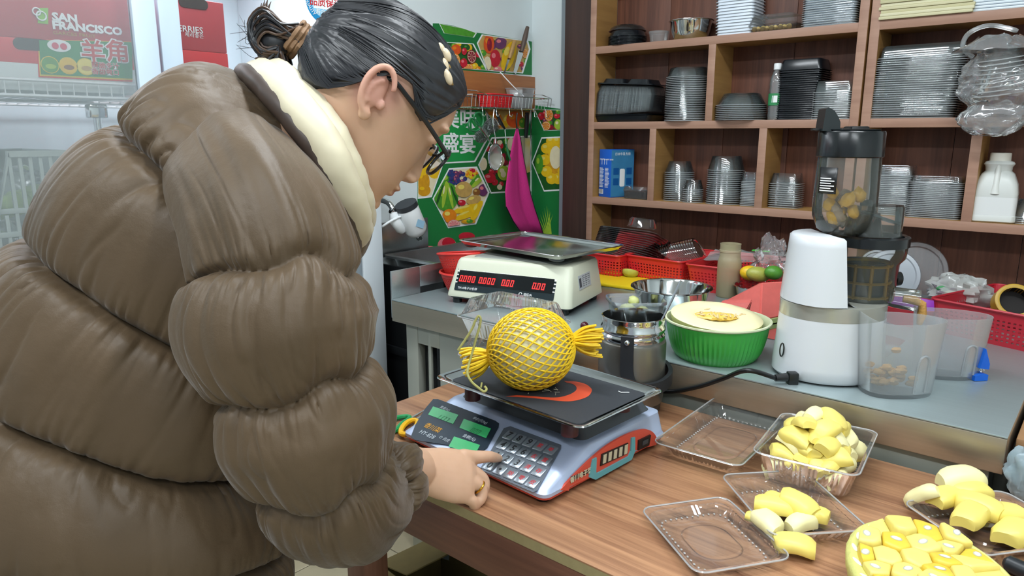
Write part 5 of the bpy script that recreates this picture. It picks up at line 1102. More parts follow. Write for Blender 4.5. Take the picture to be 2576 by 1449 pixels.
# blue box
pb = ony(1536, 497, SF + .012); s = pxs(pb); wz_ = ony(1536, 376, SF + .012).z - Z0
bb = thing('blue_box', 'bright blue printed carton at the left end of the lower shelf', 'box', (pb.x, SF + .008, Z0), R(-20)); wl = .074; wr = .112
M_bb = mat('box_blue', '#1560c8', .4); M_bb2 = mat('box_picture_blue', '#3f86b4', .4, noise_amt=.3, nscale=14)
mk('carton', bb_(-wl, 0, 0, wr, 0, wz_, .001), M_bb, bb); mk('picture_face', bb_(0, .0008, .002, wr - .002, .003, wz_ - .003), M_bb2, bb)
g = MB(); rn = random.Random(9)
for c0 in (-.070, -.036):
    for i in range(16): g.add(bb_(c0, c0 + rn.uniform(.018, .028), -.0005, 0, .038 + i * .0048, .0402 + i * .0048))
for c0 in (-.058, -.042, -.028): g.add(bb_(c0, c0 + .002, -.0005, 0, .125, .143)); g.add(bb_(c0 - .003, c0 + .005, -.0005, 0, .143, .145))
g.build('small_print', M_wtxt, bb, smooth=False)
text(bb, '日本牛乳 CLASSIC BLEND', .0075, (-.070, -.0006, wz_ * .79), (R(90), 0, 0), M_wtxt, align='LEFT'); text(bb, '日本牛乳专用', .0125, (.0012, .055, wz_ * .90), (R(90), 0, R(90)), M_wtxt)
mk('barcode', bb_(-.072, -.046, -.0006, 0, .012, .030), M_wtxt, bb); g = MB()
for i in range(9): g.add(bb_(-.070 + i * .0025, -.0690 + i * .0025, -.0009, -.0006, .014, .030))
g.build('barcode_bars', M_ktxt, bb, smooth=False)
mk('white_bottle_print', rr_([(.012, .034, .006, 0), (.012, .034, .006, .0004)], 4), M_wtxt, bb, loc=(.0008, .055, .075), rot=(R(90), 0, R(90)))
for k, (y, z) in enumerate(((.025, .10), (.025, .06), (.088, .10), (.088, .06))): mk('panel_print', bb_(.0008, .0012, y - .013, y + .013, z - .013, z + .013), mat('panel_blue', '#12589a', .4), bb)
# dark dried fruit box
p = ony(1597, 497, SF + .02); s = pxs(p); t = thing('dried_fruit_box', 'small clear box of dark dried fruit beside the blue carton', 'box', (p.x + .004, SF + .045, Z0)); hw = 33 * s
mk('shell', rr_([(hw, .030, .006, 0), (hw * 1.05, .034, .008, .030), (hw * 1.08, .036, .008, .031), (hw, .032, .01, .046)], 4), M_clear, t); mk('dried_fruit', rr_([(hw * .94, .027, .005, .002), (hw * .98, .030, .006, .027), (hw * .8, .022, .006, .032)], 4), mat('dried_dark', '#32211b', .6, noise_amt=.5, nscale=120, bump=1.0, bscale=150), t)
# white jug bottle
p = ony(2495, 553, SF + .06); s = pxs(p); W = 49 * s; Hh = ony(2500, 384, SF + .06).z - Z0
t = thing('white_jug', 'white plastic jug bottle with screw cap on the lower right shelf', 'bottle', (p.x, SF + .062, Z0), R(4))
mk('body', rr_([(W * .92, .045, .012, 0), (W, .05, .014, .004), (W, .05, .014, Hh * .10), (W * .97, .048, .014, Hh * .115), (W * .96, .048, .014, Hh * .38), (W * .97, .048, .016, Hh * .42), (W * .90, .045, .018, Hh * .55), (W * .70, .036, .02, Hh * .70), (W * .56, .029, .02, Hh * .74), (W * .58, .03, .02, Hh * .80), (W * .66, .033, .02, Hh * .84), (W * .60, .03, .02, Hh * .87), (W * .42, .022, .02, Hh * .89)], 6), plastic('jug_white', '#dfe3de', .92, .3, .3), t)
mk('contents_band', rr_([(W * .975, .0490, .014, .006), (W * .972, .0488, .014, Hh * .37)], 6, False, False), mat('liquid_white', '#e6eae8', .4), t)
mk('cap', lathe_([(W * .46, Hh * .885), (W * .46, Hh * .99), (W * .42, Hh), (.0001, Hh)], 28), mat('cap_cream', '#e3e0d4', .5), t)
mk('handle_ridge', tube_([(0, -.026, Hh * .82), (0, -.033, Hh * .70), (0, -.040, Hh * .55), (0, -.040, Hh * .42)], [.006, .008, .009, .014], 10), mat('jug_ridge', '#dcdfd9', .4), t)
# hanging plastic bag with bowls
q = ony(2510, 215, SF - .05); s = pxs(q)
bg = thing('hanging_bag', 'large clear plastic bag of nested bowls hanging on the right shelf', 'bag', (q.x, SF - .062, ony(2510, 340, SF - .05).z))
M_bag = plastic('bag_glossy', '#dfe4e6', .20, 1.0, .10); hB = ony(2510, 92, SF - .05).z - bg.location.z
rs_ = []
for j in range(44):
    v = j / 43; ring = []
    wv = (.035 + .055 * math.sin(math.pi * min(1, v * 1.25)) ** .6) if v < .85 else .09 * (1 - (v - .85) / .15 * .55)
    wv *= 1 - .30 * math.exp(-((v - .30) / .07) ** 2)
    for i in range(64):
        a = 2 * math.pi * i / 64; d = 1 + .16 * noise.noise(Vector((math.cos(a) * 1.5, math.sin(a) * 1.5, v * 3))) + .11 * noise.noise(Vector((math.cos(a) * 3, math.sin(a) * 3, v * 22)))
        ring.append((wv * 1.12 * d * math.cos(a) + .012 * math.sin(v * 5), wv * .60 * d * math.sin(a), v * hB + .008 * noise.noise(Vector((math.cos(a) * 2, math.sin(a) * 2, v * 6)))))
    rs_.append(ring)
mk('bag_film', rings_(rs_, True, True, True), M_bag, bg)
mk('bag_loop', tube_(smooth_path([(-.06, -.01, hB * .80), (-.085, -.02, hB * .9), (-.075, -.02, hB * 1.04), (-.03, -.02, hB * 1.10), (.03, -.01, hB * 1.03)], 6), [.006] * 24 + [.004], 8), M_bag, bg)
first = None
for i in range(9):
    o = (cup_me('round', .062, .03, None, M_cup, 'plastic_bowl', .7) if first is None else first.copy())
    if first is None: first = o
    else: COL.objects.link(o)
    o.location = (bg.location.x + .004, bg.location.y, bg.location.z + hB * .42 + i * .011); o.rotation_euler = (R(8), R(-6), 0)
    tag(o, 'clear bowl nested inside the hanging plastic bag', 'bowl', 'bowls in the hanging bag')
mk('shelf_hook', tube_([(.0, -.002, hB * 1.02), (.0, .05, hB * 1.06), (.0, .062 + .0, hB * 1.06)], .002, 6), M_chrome, bg)
# ================================================================== THINGS ON THE WOODEN TABLE
# ---- blue price scale
ctr, rz, w_, d_ = foot((1012, 1107), (1370, 1277), (1634, 1094), T_Z + .004)
s1 = thing('price_scale', 'blue and red price scale with green displays and number keys', 'scale', (ctr.x, ctr.y, T_Z), rz); hx, hy = w_ / 2, d_ / 2
bpy.context.view_layer.update(); S1 = s1.matrix_world.copy(); S1i = S1.inverted()
M_sb = mat('scale_blue', '#b3c0da', .28, metal=.25); M_sr = mat('scale_red', '#d4523f', .4); M_steal = mat('scale_teal', '#5fa6ae', .4); M_sdk = mat('scale_top_dark', '#3f434a', .35)
zt = .066
mk('red_base', rr_([(hx - .012, hy - .012, .012, .006), (hx - .003, hy - .004, .016, .010), (hx - .001, hy - .002, .016, .022)], 5), M_sr, s1)
for sx_ in (-1, 1):
    for sy_ in (-1, 1): mk('foot', lathe_([(.0001, 0), (.011, 0), (.012, .004), (.012, .008)], 14, c=(sx_ * hx * .86, sy_ * hy * .86, 0)), M_black, s1)
ys_ = .115    # depth of the sloping key panel
mk('housing', rr_([(hx, hy, .016, .016), (hx, hy, .016, .022), (hx - .004, hy - (ys_ - .01) / 2 * .06, .016, .026, 0, (ys_ - .01) / 2 * .06), (hx - .012, hy - ys_ / 2, .016, zt - .003, 0, ys_ / 2 - .004), (hx - .018, hy - ys_ / 2 - .006, .016, zt, 0, ys_ / 2 - .004)], 5), M_sb, s1)
mk('deck', rr_([(hx - .026, hy - ys_ / 2 - .012, .016, zt - .001, 0, ys_ / 2 - .002), (hx - .032, hy - ys_ / 2 - .018, .014, zt + .006, 0, ys_ / 2 - .002), (hx - .040, hy - ys_ / 2 - .022, .012, zt + .020, 0, ys_ / 2 - .002), (hx - .06, hy - ys_ / 2 - .03, .012, zt + .026, 0, ys_ / 2 - .002)], 5), M_sdk, s1)
SL = slope_M(-hy + .004, .026, -hy + ys_ - .008, zt - .003); SLw = S1 @ SL; SLi = SLw.inverted()
def sl_pt(px, py, off=0.0):
    o_ = SLw.translation; n_ = SLw.to_3x3() @ Vector((0, 0, 1)); d = ray(px, py); t_ = (o_ + n_ * off - CPOS).dot(n_) / d.dot(n_)
    return SLi @ (CPOS + d * t_)
def c2(x, y): return (980 + x / 3.68, 940 + y / 3.68)
def sl_poly(name, pts, m, z0, z1):
    P = [sl_pt(*c2(x, y)) for x, y in pts]
    o = mk(name, prism_([(p.x, p.y) for p in P], z0, z1), m, s1, smooth=False); o.matrix_local = SL; return o
M_pdk = mat('scale_panel_dark', '#232f3a', .30, spec=.2)
sl_poly('display_panel', [(200, 585), (240, 480), (330, 330), (405, 240), (450, 240), (980, 440), (1015, 465), (1010, 500), (905, 690), (870, 715), (240, 620)], M_pdk, .0004, .0014)
M_lcd = mat('lcd_green', '#3a9e62', .3, emit='#2fae62', estr=.18)
for pts in ([(405, 310), (640, 388), (590, 472), (360, 385)], [(690, 425), (940, 515), (895, 603), (650, 507)], [(600, 588), (840, 668), (790, 760), (550, 680)]):
    sl_poly('lcd_window', pts, M_lcd, .0014, .0020)
def sl_text(s_, x, y, size, m, bold=0.0, z=.0017, sx=1.0):
    p = sl_pt(*c2(x, y)); o = text(s1, s_, size, (0, 0, 0), (0, 0, 0), m, bold=bold, sx=sx); o.matrix_local = SL @ Matrix.Translation((p.x, p.y, z)) @ Matrix.Diagonal((sx, 1, 1, 1)); return o
M_gold = mat('print_gold', '#6e5f44', .4)
sl_text('HY-828', 350, 570, .0135, mat('print_silver', '#b4bcc2', .4)); sl_text('香川菜', 400, 510, .015, M_gold)
sl_text('重量(kg)', 515, 330, .008, mat('print_silver', '#b4bcc2', .4)); sl_text('单价(元/kg)', 840, 440, .008, mat('print_silver', '#b4bcc2', .4)); sl_text('金额(元)', 740, 600, .009, mat('print_silver', '#b4bcc2', .4)); sl_text('O 去皮', 510, 612, .009, mat('print_silver', '#b4bcc2', .4))
for (x, y, s_) in ((490, 385, '11.77'), (800, 510, '0.00')):
    g = MB(); seg7(g, s_, 0, 0, .011, Matrix.Identity(4), z=.0002); p = sl_pt(*c2(x - 60, y + 28)); o = g.build('lcd_digits', mat('lcd_ink', '#2b8a55', .5), s1, smooth=False); o.matrix_local = SL @ Matrix.Translation((p.x, p.y, .0021))
sl_poly('keypad_plate', [(1060, 510), (1120, 492), (1590, 665), (1585, 700), (1370, 1085), (1330, 1105), (865, 905), (850, 870)], mat('keypad_grey', '#6f7680', .3, metal=.5), .0004, .0016)
M_key = mat('key_silver', '#9aa2aa', .28, metal=.6); KP = [sl_pt(*c2(1112, 580)), sl_pt(*c2(1495, 717)), sl_pt(*c2(932, 862))]
keys = [['7', '8', '9', '累', '单'], ['4', '5', '6', '去', '置'], ['1', '2', '3', '清', '存'], ['0', '•', '除', '零', '皮']]
ex = (KP[1] - KP[0]) / 4; ey = (KP[2] - KP[0]) / 3; kw = ex.length * .42; kh = ey.length * .40
ka = math.atan2(ex.y, ex.x)
for j in range(4):
    for i in range(5):
        p = KP[0] + ex * i + ey * j
        o = mk('key', rr_([(kw, kh, .002, .0016), (kw, kh, .002, .0028), (kw * .92, kh * .9, .002, .0033)], 2), M_key, s1); o.matrix_local = SL @ Matrix.Translation((p.x, p.y, 0)) @ Matrix.Rotation(ka, 4, 'Z')
        big = keys[j][i] in '0123456789•'
        tx = text(o, keys[j][i], .019 if big else .011, (0, 0, .0034), (0, 0, 0), M_ktxt if big else M_rtxt, bold=.0003 if big else 0)
KEY1 = SLw @ (KP[0] + ey * 2.35 + ex * .55); KEYN = (SLw.to_3x3() @ Vector((0, 0, 1))).normalized()
# right side: red arch, teal stripe, grille, socket
RSd = lambda x, y: S1i @ onx(*c2(x, y), (S1 @ Vector((hx, 0, 0))).x - .004)
def side_poly(name, pts, m, x0, x1):
    P = [RSd(x, y) for x, y in pts]; return mk(name, prism_([(p.y, p.z) for p in P], hx - .003 + x0, hx - .003 + x1, 'x'), m, s1, smooth=False)
def side_sm(pts, sub=4): return [(p.x, p.y) for p in smooth_path([(x, y, 0) for x, y in pts], sub)]
side_poly('red_arch', [(1600, 1085)] + side_sm([(1700, 965), (1850, 800), (2000, 660), (2160, 555), (2300, 500), (2380, 520), (2420, 590), (2410, 640)]) + [(2220, 700), (2200, 790), (1900, 960), (1840, 965), (1680, 1050), (1670, 1090)], M_sr, 0, .004)
side_poly('teal_stripe', [(2195, 580), (2225, 570), (2225, 700), (2195, 780), (1890, 975), (1838, 955), (1868, 790), (1900, 770), (1895, 905), (1905, 915), (2170, 750), (2190, 700)], M_steal, .001, .0065)
side_poly('grille', [(1945, 740), (2170, 625), (2165, 725), (1935, 850)], M_black, .002, .0055)
for k in range(5):
    u = k / 4; side_poly('grille_bar', [(1960 + 200 * u * .9, 745 - 105 * u * .9), (1985 + 200 * u * .9, 732 - 105 * u * .9), (1978 + 200 * u * .9, 812 - 100 * u * .9), (1953 + 200 * u * .9, 825 - 100 * u * .9)], mat('grille_cream', '#c9c2a6', .5), .005, .0065)
side_poly('name_strip', [(1690, 960), (1850, 880), (1845, 910), (1690, 995)], M_black, .003, .0048)
p = RSd(1772, 940); text(s1, '香川电子秤', .0115, (hx - .003 + .0052, p.y, p.z), (R(90), 0, R(90)), mat('grille_cream', '#c9c2a6', .5), bold=.0003, sx=1.0).rotation_euler = (R(90), R(0), R(90))
side_poly('socket', [(2255, 600), (2355, 545), (2340, 640), (2250, 690)], M_black, .003, .0075); side_poly('socket_pins', [(2285, 605), (2330, 580), (2325, 620), (2280, 645)], mat('dark_grey', '#3c3f42', .5), .006, .0085)
# pan with black mat
zp = T_Z + .120
pc, prz, pw2, pd2 = foot((1088, 950), (1463, 1083), (1646, 975), zp + .006)
PMx = S1i @ (Matrix.Translation((pc.x, pc.y, zp)) @ Matrix.Rotation(prz, 4, 'Z'))
a_, b_ = pw2 / 2, pd2 / 2
o = mk('weighing_pan', rr_([(a_ - .022, b_ - .022, .012, -.0015), (a_ - .020, b_ - .020, .012, .0), (a_ - .010, b_ - .010, .016, .007), (a_ - .001, b_ - .001, .02, .0085), (a_, b_, .02, .007), (a_ - .002, b_ - .002, .02, .005), (a_ - .010, b_ - .010, .016, .004), (a_ - .020, b_ - .020, .012, -.003)], 6), M_chrome, s1); o.matrix_local = PMx
o = mk('pan_mat', rr_([(a_ - .024, b_ - .024, .012, .0002), (a_ - .024, b_ - .024, .012, .0012)], 5), mat('mat_black', '#30343a', .55, noise_amt=.12, nscale=200), s1); o.matrix_local = PMx
PZ = zp + .0014
def c1(x, y): return (1080 + x / 3.6219, 720 + y / 3.6219)
sw = side_sm([(1225, 862), (1330, 868), (1420, 890), (1470, 925), (1480, 955), (1450, 1000), (1380, 1030), (1290, 1048), (1180, 1045), (1050, 1030), (900, 1015), (695, 1004)]) + side_sm([(800, 992), (950, 1002), (1060, 1012), (1180, 1012), (1280, 985), (1335, 950), (1340, 920), (1310, 892), (1250, 878)])
pts = [onz(*c1(x, y), PZ) for x, y in sw]; nn = len(pts)
g = MB(); k = len(side_sm([(0, 0)] * 12)); outer = pts[:45]; inner = pts[45:][::-1]
N_ = 40
def samp(P, u):
    f_ = u * (len(P) - 1); i_ = min(int(f_), len(P) - 2); return P[i_].lerp(P[i_ + 1], f_ - i_)
g.add(rings_([[tuple(samp(outer, i / N_)), tuple(samp(inner, i / N_))] for i in range(N_ + 1)], closed=False))
o = g.build('orange_swoosh', mat('swoosh_orange', '#d5502f', .5), s1, smooth=False); o.matrix_local = S1i
for sx_ in (-1, 1):
    for sy_ in (-1, 1): o = mk('pan_foot', lathe_([(.0001, -.034), (.015, -.034), (.015, -.012), (.013, -.008), (.012, -.002)], 18), mat('foot_maroon', '#4a1f28', .4), s1); o.matrix_local = PMx @ Matrix.Translation((sx_ * a_ * .66, sy_ * b_ * .62, 0))
# ---- netted melon
q = None; d_ = 1.40
for it in range(20):
    p = atd(1336, 878, d_); r_ = 103 * d_ / FOC
    err = p.z - (zp + .0015 + r_ * .96); d_ += err * .8
MC = p; MRr = r_
mn = thing('netted_melon', 'round pale melon in a yellow foam net on the blue scale pan', 'melon', tuple(MC), rot=(0, R(-11), CAMZ))
mk('melon_skin', ell_((0, 0, 0), MRr * 1.0, MRr * .96, MRr * .93, 40, 24), mat('melon_skin_pale', '#dedcb6', .5, noise_amt=.08, nscale=50), mn)
M_net = mat('net_yellow', '#f3cb22', .55, sss=.0)
RX, RY, RZ = MRr * 1.075, MRr * 1.02, MRr * .99
NS = 28
def netpt(th, ph): return Vector((-RX * math.cos(th), RY * math.sin(th) * math.cos(ph), RZ * math.sin(th) * math.sin(ph)))
for sgn in (1, -1):
    for k in range(NS):
        pts = []
        for i in range(26):
            u = i / 25; th = R(9 + 162 * u); pts.append(netpt(th, 2 * math.pi * k / NS + sgn * u * 2.1))
        mk('net_strand', tube_(pts, .0018, 5), M_net, mn)
rn = random.Random(6)
for side, (dx, dy, dz, Lb) in (('left', (-1, 0, -.12, .046)), ('right', (1, -.08, -.18, .050))):
    base_ = netpt(R(9 if side == 'left' else 171), 0); base_ = Vector((base_.x, 0, 0)); D = Vector((dx, dy, dz)).normalized(); u_ = D.orthogonal().normalized(); v_ = D.cross(u_)
    mk('net_knot', ell_((0, 0, 0), .012, .011, .011, 12, 8), M_net, mn, loc=base_ + D * .001)
    for k in range(44):
        a = rn.uniform(0, 6.28); rr_0 = .010 * math.sqrt(rn.random()); f_ = rn.uniform(.75, 1.1)
        rad = (.9 + .3 * rn.random()) * .028 * math.sqrt((k + 1) / 44)
        o0 = base_ + u_ * math.cos(a) * rr_0 + v_ * math.sin(a) * rr_0 - D * .004; o2 = base_ + D * Lb * f_ + u_ * math.cos(a) * rad + v_ * math.sin(a) * rad * 1.15
        o1 = o0.lerp(o2, .5) + (u_ * math.cos(a) + v_ * math.sin(a)) * .006
        mk('net_fringe', tube_(smooth_path([o0, o1, o2], 4), .0024, 5), M_net, mn)
vp = [(1152, 881), (1172, 852), (1188, 826), (1196, 806), (1204, 795), (1209, 803), (1206, 822), (1198, 850), (1190, 880), (1180, 915), (1176, 940), (1186, 960), (1203, 975), (1217, 985), (1224, 979), (1219, 972)]
vd = (MC - CPOS).dot(FW) - .065
stm = thing('dry_stem', 'long thin dry melon stem curling over the scale pan', 'stem', tuple(atd(1190, 970, vd))); O = Vector(stm.location)
mk('vine', tube_(smooth_path([atd(x, y, vd - .035 * max(0, (y - 900) / 85)) - O for x, y in vp], 5), .0022, 7), mat('stem_olive', '#a7a460', .6, noise_amt=.25, nscale=60), stm)
mk('twig', tube_([atd(1212, 962, vd - .03) - O, atd(1210, 975, vd - .032) - O], .0016, 6), mat('stem_olive', '#a7a460', .6), stm)
pp = onz(1402, 962, PZ); tag(mk('fruit_label', ell_((0, 0, 0), .010, .003, .020, 14, 10, lambda p: 1 + .2 * noise.noise(p * 4)), mat('label_orange', '#d0703c', .5), loc=pp + Vector((0, 0, .020)), rot=(R(-25), R(12), CAMZ)), 'curled orange sticker at the foot of the netted melon', 'sticker')
tag(mk('frayed_netting', ell_((0, 0, 0), .013, .010, .017, 22, 16, lambda p: 1 + .35 * noise.noise(p * 7)), mat('net_grey_green', '#5d6a4c', .8, noise_amt=.4, nscale=200), loc=onz(1386, 966, PZ) + Vector((0, 0, .016))), 'small grey green tangle of netting by the melon', 'netting')
g = MB()
for i in range(9):
    x, y = 1320 + rn.uniform(0, 90), 985 + rn.uniform(-6, 8); a = onz(x, y, PZ + .0006); g.add(tube_([a, a + Vector((rn.uniform(-.012, .012), rn.uniform(-.012, .012), rn.uniform(0, .003)))], .0005, 4))
tag(g.build('straw_scraps', mat('scrap_pale', '#b9b6a2', .7)), 'fine pale scraps scattered on the black pan mat', 'scraps', kind='stuff')
a = onz(1556, 984, PZ + .001); tag(mk('white_thread', tube_([a, onz(1562, 987, PZ + .0015), onz(1583, 987, PZ + .001)], .0009, 5), M_wtxt), 'short white thread near the pan corner', 'thread')
# ---- steel flask
fq = onz(1590, 1012, T_Z); fq.y = 1.283; fq.x = onz(1588, 1012, T_Z).x + .012; s = pxs(Vector((fq.x, fq.y, .9)))
fr_ = 84 * s
fk = thing('food_flask', 'open steel food flask with black carrying strap behind the scale', 'flask', (fq.x, fq.y, T_Z)); FZ = lambda y: ony(1590, y, fq.y).z - T_Z
hB_ = FZ(852); hT = FZ(792)
mk('base_sleeve', lathe_([(.0001, 0), (fr_ * .88, 0), (fr_ * .90, .003), (fr_ * .92, .022), (fr_ * .93, .0225)], 48), mat('flask_dark', '#3b3733', .45), fk)
mk('body', lathe_([(fr_ * .95, .022), (fr_ * .97, .030), (fr_ * 1.0, .07), (fr_ * 1.0, hB_ - .006), (fr_ * .985, hB_), (fr_ * .92, hB_ + .002)], 48), mat('flask_grey', '#807d76', .30, metal=.75), fk)
pr = [(fr_ * .92, hB_ + .002), (fr_ * .95, hB_ + .008), (fr_ * .95, hB_ + .014), (fr_ * .90, hB_ + .018), (fr_ * .955, hB_ + .024), (fr_ * .955, hB_ + .029), (fr_ * .91, hB_ + .034), (fr_ * .93, hT - .006), (fr_ * .935, hT), (fr_ * .90, hT + .001), (fr_ * .88, hT - .01), (fr_ * .86, hT - .10), (.0001, hT - .105)]
mk('threaded_neck', lathe_(pr, 48), M_chrome, fk)
M_rub = mat('strap_black', '#24262a', .5)
piv = ony(1578, 862, fq.y - fr_ * .98) - fk.location
th0 = math.atan2(piv.y, piv.x)
def cylp(dth, z, k=1.04): return Vector((fr_ * k * math.cos(th0 + dth), fr_ * k * math.sin(th0 + dth), z))
zr = FZ(945); st_pts = [cylp(0, piv.z + .012), cylp(0, piv.z), cylp(0, piv.z - .03), cylp(.02, zr + .03), cylp(.12, zr + .008, 1.06), cylp(.35, zr - .004, 1.09), cylp(.7, zr - .004, 1.12), cylp(1.1, zr, 1.15), cylp(1.6, zr + .006, 1.16), cylp(2.2, zr + .012, 1.15), cylp(2.8, zr + .02, 1.12)]
sp_ = smooth_path(st_pts, 6); rs_ = []
for i, p in enumerate(sp_):
    tn = (sp_[min(i + 1, len(sp_) - 1)] - sp_[max(i - 1, 0)]).normalized(); out = Vector((p.x, p.y, 0)).normalized(); sd = tn.cross(out).normalized()
    rs_.append([tuple(p + sd * a * .013 + out * b * .0045) for a, b in ((-1, -1), (1, -1), (1.05, 0), (1, 1), (-1, 1), (-1.05, 0))])
mk('strap', rings_(rs_, True, True, True), M_rub, fk, ang=60)
mk('rivet', ell_((0, 0, 0), .0065, .0065, .0065, 12, 8), M_chrome, fk, loc=cylp(0, piv.z, 1.09))
sk0, sk1 = ony(1714, 706, fq.y + .02), Vector((fq.x + fr_ * .60, fq.y - .02, T_Z + hT - .06))
tag(mk('steel_spoon', tube_([sk1, sk1.lerp(ony(1672, 792, fq.y + .012), 1.0), sk0], [.0022, .0022, .0030], 8), M_chrome), 'thin steel spoon handle sticking out of the open flask', 'spoon')
# ---- clamshell boxes
M_shell = plastic('clamshell_plastic', '#f6fafa', .045, .55, .05)
M_bead = plastic('clamshell_bead_glint', '#ffffff', .50, 1.0, .05, body=.3)  # clear plastic whitened: highlights on rims and beads put into the colour
def shell_half(parent, name, hx, hy, h, up=True, ribs=True, inset=.86, emboss=True):
    """tray (flange on top) or, with up False, the same turned over"""
    z = (lambda v: v) if up else (lambda v: h - v)
    A = [(hx + .006, hy + .006, .018, h), (hx, hy, .016, h - .0005), (hx * .985, hy * .98, .016, h - .006)]
    R_ = [rrdense(*q, .0035) for q in A] + [rrdense(hx * .975, hy * .97, .018, h * .82, .0035, .0016 if ribs else 0, .0075), rrdense(hx * inset, hy * inset, .02, h * .12, .0035, .0016 if ribs else 0, .0075), rrdense(hx * (inset - .03), hy * (inset - .04), .018, .001, .0035), rrdense(hx * .55, hy * .55, .03, .0015, .0035), rrdense(hx * .52, hy * .52, .03, .004, .0035)]
    n = 200; R_ = [[q[int(i * len(q) / n)] for i in range(n)] for q in R_]
    R_ = [[(x, y, z(v)) for x, y, v in q] for q in R_]
    o = mk(name, rings_(R_, True, False, True), M_shell, parent, ang=25)
    mk(name + '_rim', tube_([(x, y, z(h)) for x, y, _ in rrpts(hx + .006, hy + .006, .018, 0, 5)], .0014, 6, True), M_bead, parent)
    if emboss:
        g_ = MB(); pr_ = rrdense(hx * (inset - .05), hy * (inset - .06), .018, 0, .009)
        for x, y, _ in pr_: g_.add(ell_((x, y, z(.0022)), .0022, .0016, .0012, 6, 4))
        g_.build(name + '_beads', M_bead, parent)
    return o
def clamshell(label, trayF, lidF, zt_, zl_, ht, hl, group='clear clamshell boxes'):
    c, a, w, d = foot(*trayF, T_Z + zt_); t = thing('clamshell_box', label, 'box', (c.x, c.y, T_Z), a, group)
    shell_half(t, 'tray', w / 2 - .006, d / 2 - .006, zt_, True); bpy.context.view_layer.update(); mi = t.matrix_world.inverted()
    if lidF:
        c2_, a2, w2, d2 = foot(*lidF, T_Z + zl_); e = bpy.data.objects.new('open_lid', None)
        g = shell_half(t, 'lid', w2 / 2 - .006, d2 / 2 - .006, hl, True, True)
        M_ = mi @ (Matrix.Translation((c2_.x, c2_.y, T_Z + max(0.0005, zl_ - hl))) @ Matrix.Rotation(a2, 4, 'Z'))
        for ch in t.children:
            if ch.name.startswith('lid'): ch.matrix_local = M_
        bpy.data.objects.remove(e)
    return t, c, a, w, d
boxA, cA, aA, wA, dA = clamshell('clear clamshell box heaped with jackfruit by the steel counter', ((1890, 1136), (2160, 1201), (2204, 1085)), ((1640, 1112), (1862, 1176), (1936, 1030)), .055, .030, .055, .030)
boxB, cB, aB, wB, dB = clamshell('open clear clamshell box with a few jackfruit pieces in front', ((1812, 1194), (1946, 1350), (2154, 1301)), ((1610, 1279), (1752, 1446), (1940, 1354)), .024, .016, .024, .016)
boxC, cC, aC, wC, dC = clamshell('clear clamshell box beside the cut jackfruit at the table corner', ((2268, 1262), (2470, 1400), (2660, 1310)), None, .020, 0, .02, 0)
# closed clamshells stacked behind the scale
for i in range(2):
    pz = T_Z + .098 * i; q = onz(1302, 800, T_Z + .145)
    t = thing('clamshell_box', ['lower closed clear clamshell behind the netted melon', 'upper closed clear clamshell behind the netted melon'][i], 'box', (q.x - .0, 1.268, pz + .0006), R(-2), 'clear clamshell boxes')
    shell_half(t, 'tray', .118, .070, .048, True); n0 = len(t.children)
    shell_half(t, 'cover', .118, .070, .045, False)
    for ch in t.children:
        if ch.name.startswith('cover'): ch.location = (0, 0, .049)
# ---- jackfruit pieces
M_jf = mat('jackfruit_flesh', '#efdc74', .42, noise_amt=.10, nscale=35); M_jp = mat('jackfruit_pale', '#f2eab0', .45, noise_amt=.07, nscale=40); M_sd = mat('jackfruit_seed', '#e4e2d4', .35); M_sdg = mat('seed_skin', '#b5b3a0', .4)
def pod_mesh(seed, cut):
    rn_ = random.Random(seed * 17 + 3); n = 16; rs_ = []; bend = rn_.uniform(.0, .0025); sl0, sl1 = rn_.uniform(-.4, .4), rn_.uniform(-.4, .4); th_ = rn_.uniform(.012, .016); wd = rn_.uniform(.0135, .0175)
    for j in range(10):
        t_ = -1 + 2 * j / 9; w = 1 - .16 * abs(t_) ** 3 - (.10 if j in (0, 9) else 0); ring = []
        for i in range(n):
            a = 2 * math.pi * i / n; c, s_ = math.cos(a), math.sin(a)
            y = math.copysign(abs(c) ** .62, c) * wd * w; z = math.copysign(abs(s_) ** (.70 if s_ > 0 else .4), s_) * (th_ * w if s_ > 0 else .004)
            if s_ < 0: z += .0035 * (1 - abs(c))
            k = 1 + .10 * noise.noise(Vector((t_ * 1.3 + seed * 5, c, s_)))
            ring.append((t_ * .024 + (sl0 if t_ < 0 else sl1) * abs(t_) ** 4 * y, y * k, z * k - bend * t_ * t_ * 2 + .004))
        rs_.append(ring)
    return rings_(rs_, True, True, True)
pods = []
for k in range(6):
    o = mk('jackfruit_pod', pod_mesh(k, k % 2 == 0), [M_jf, M_jp][k % 3 == 1], ang=38); pods.append(o.data); bpy.data.objects.remove(o)
pod_used = 0
def pod(label, group, loc, rot, k=0, sc=1.0, seed=False):
    o = bpy.data.objects.new('jackfruit_pod', pods[k % 6]); COL.objects.link(o); o.location = loc; o.rotation_euler = rot; o.scale = (sc,) * 3
    tag(o, label, 'jackfruit', group)
    if seed:
        mk('seed', ell_((0, 0, 0), .011, .0055, .003, 14, 8), M_sd, o, loc=(.0, 0, .0095)); mk('seed_skin', ell_((0, 0, 0), .0125, .0068, .0024, 14, 8), M_sdg, o, loc=(.0, 0, .0090))
    return o
rn = random.Random(31)
MA = Matrix.Translation((cA.x, cA.y, T_Z)) @ Matrix.Rotation(aA, 4, 'Z')
lay = [(4, 3, .014), (4, 4, .032), (4, 3, .050), (3, 3, .066), (2, 2, .082)]
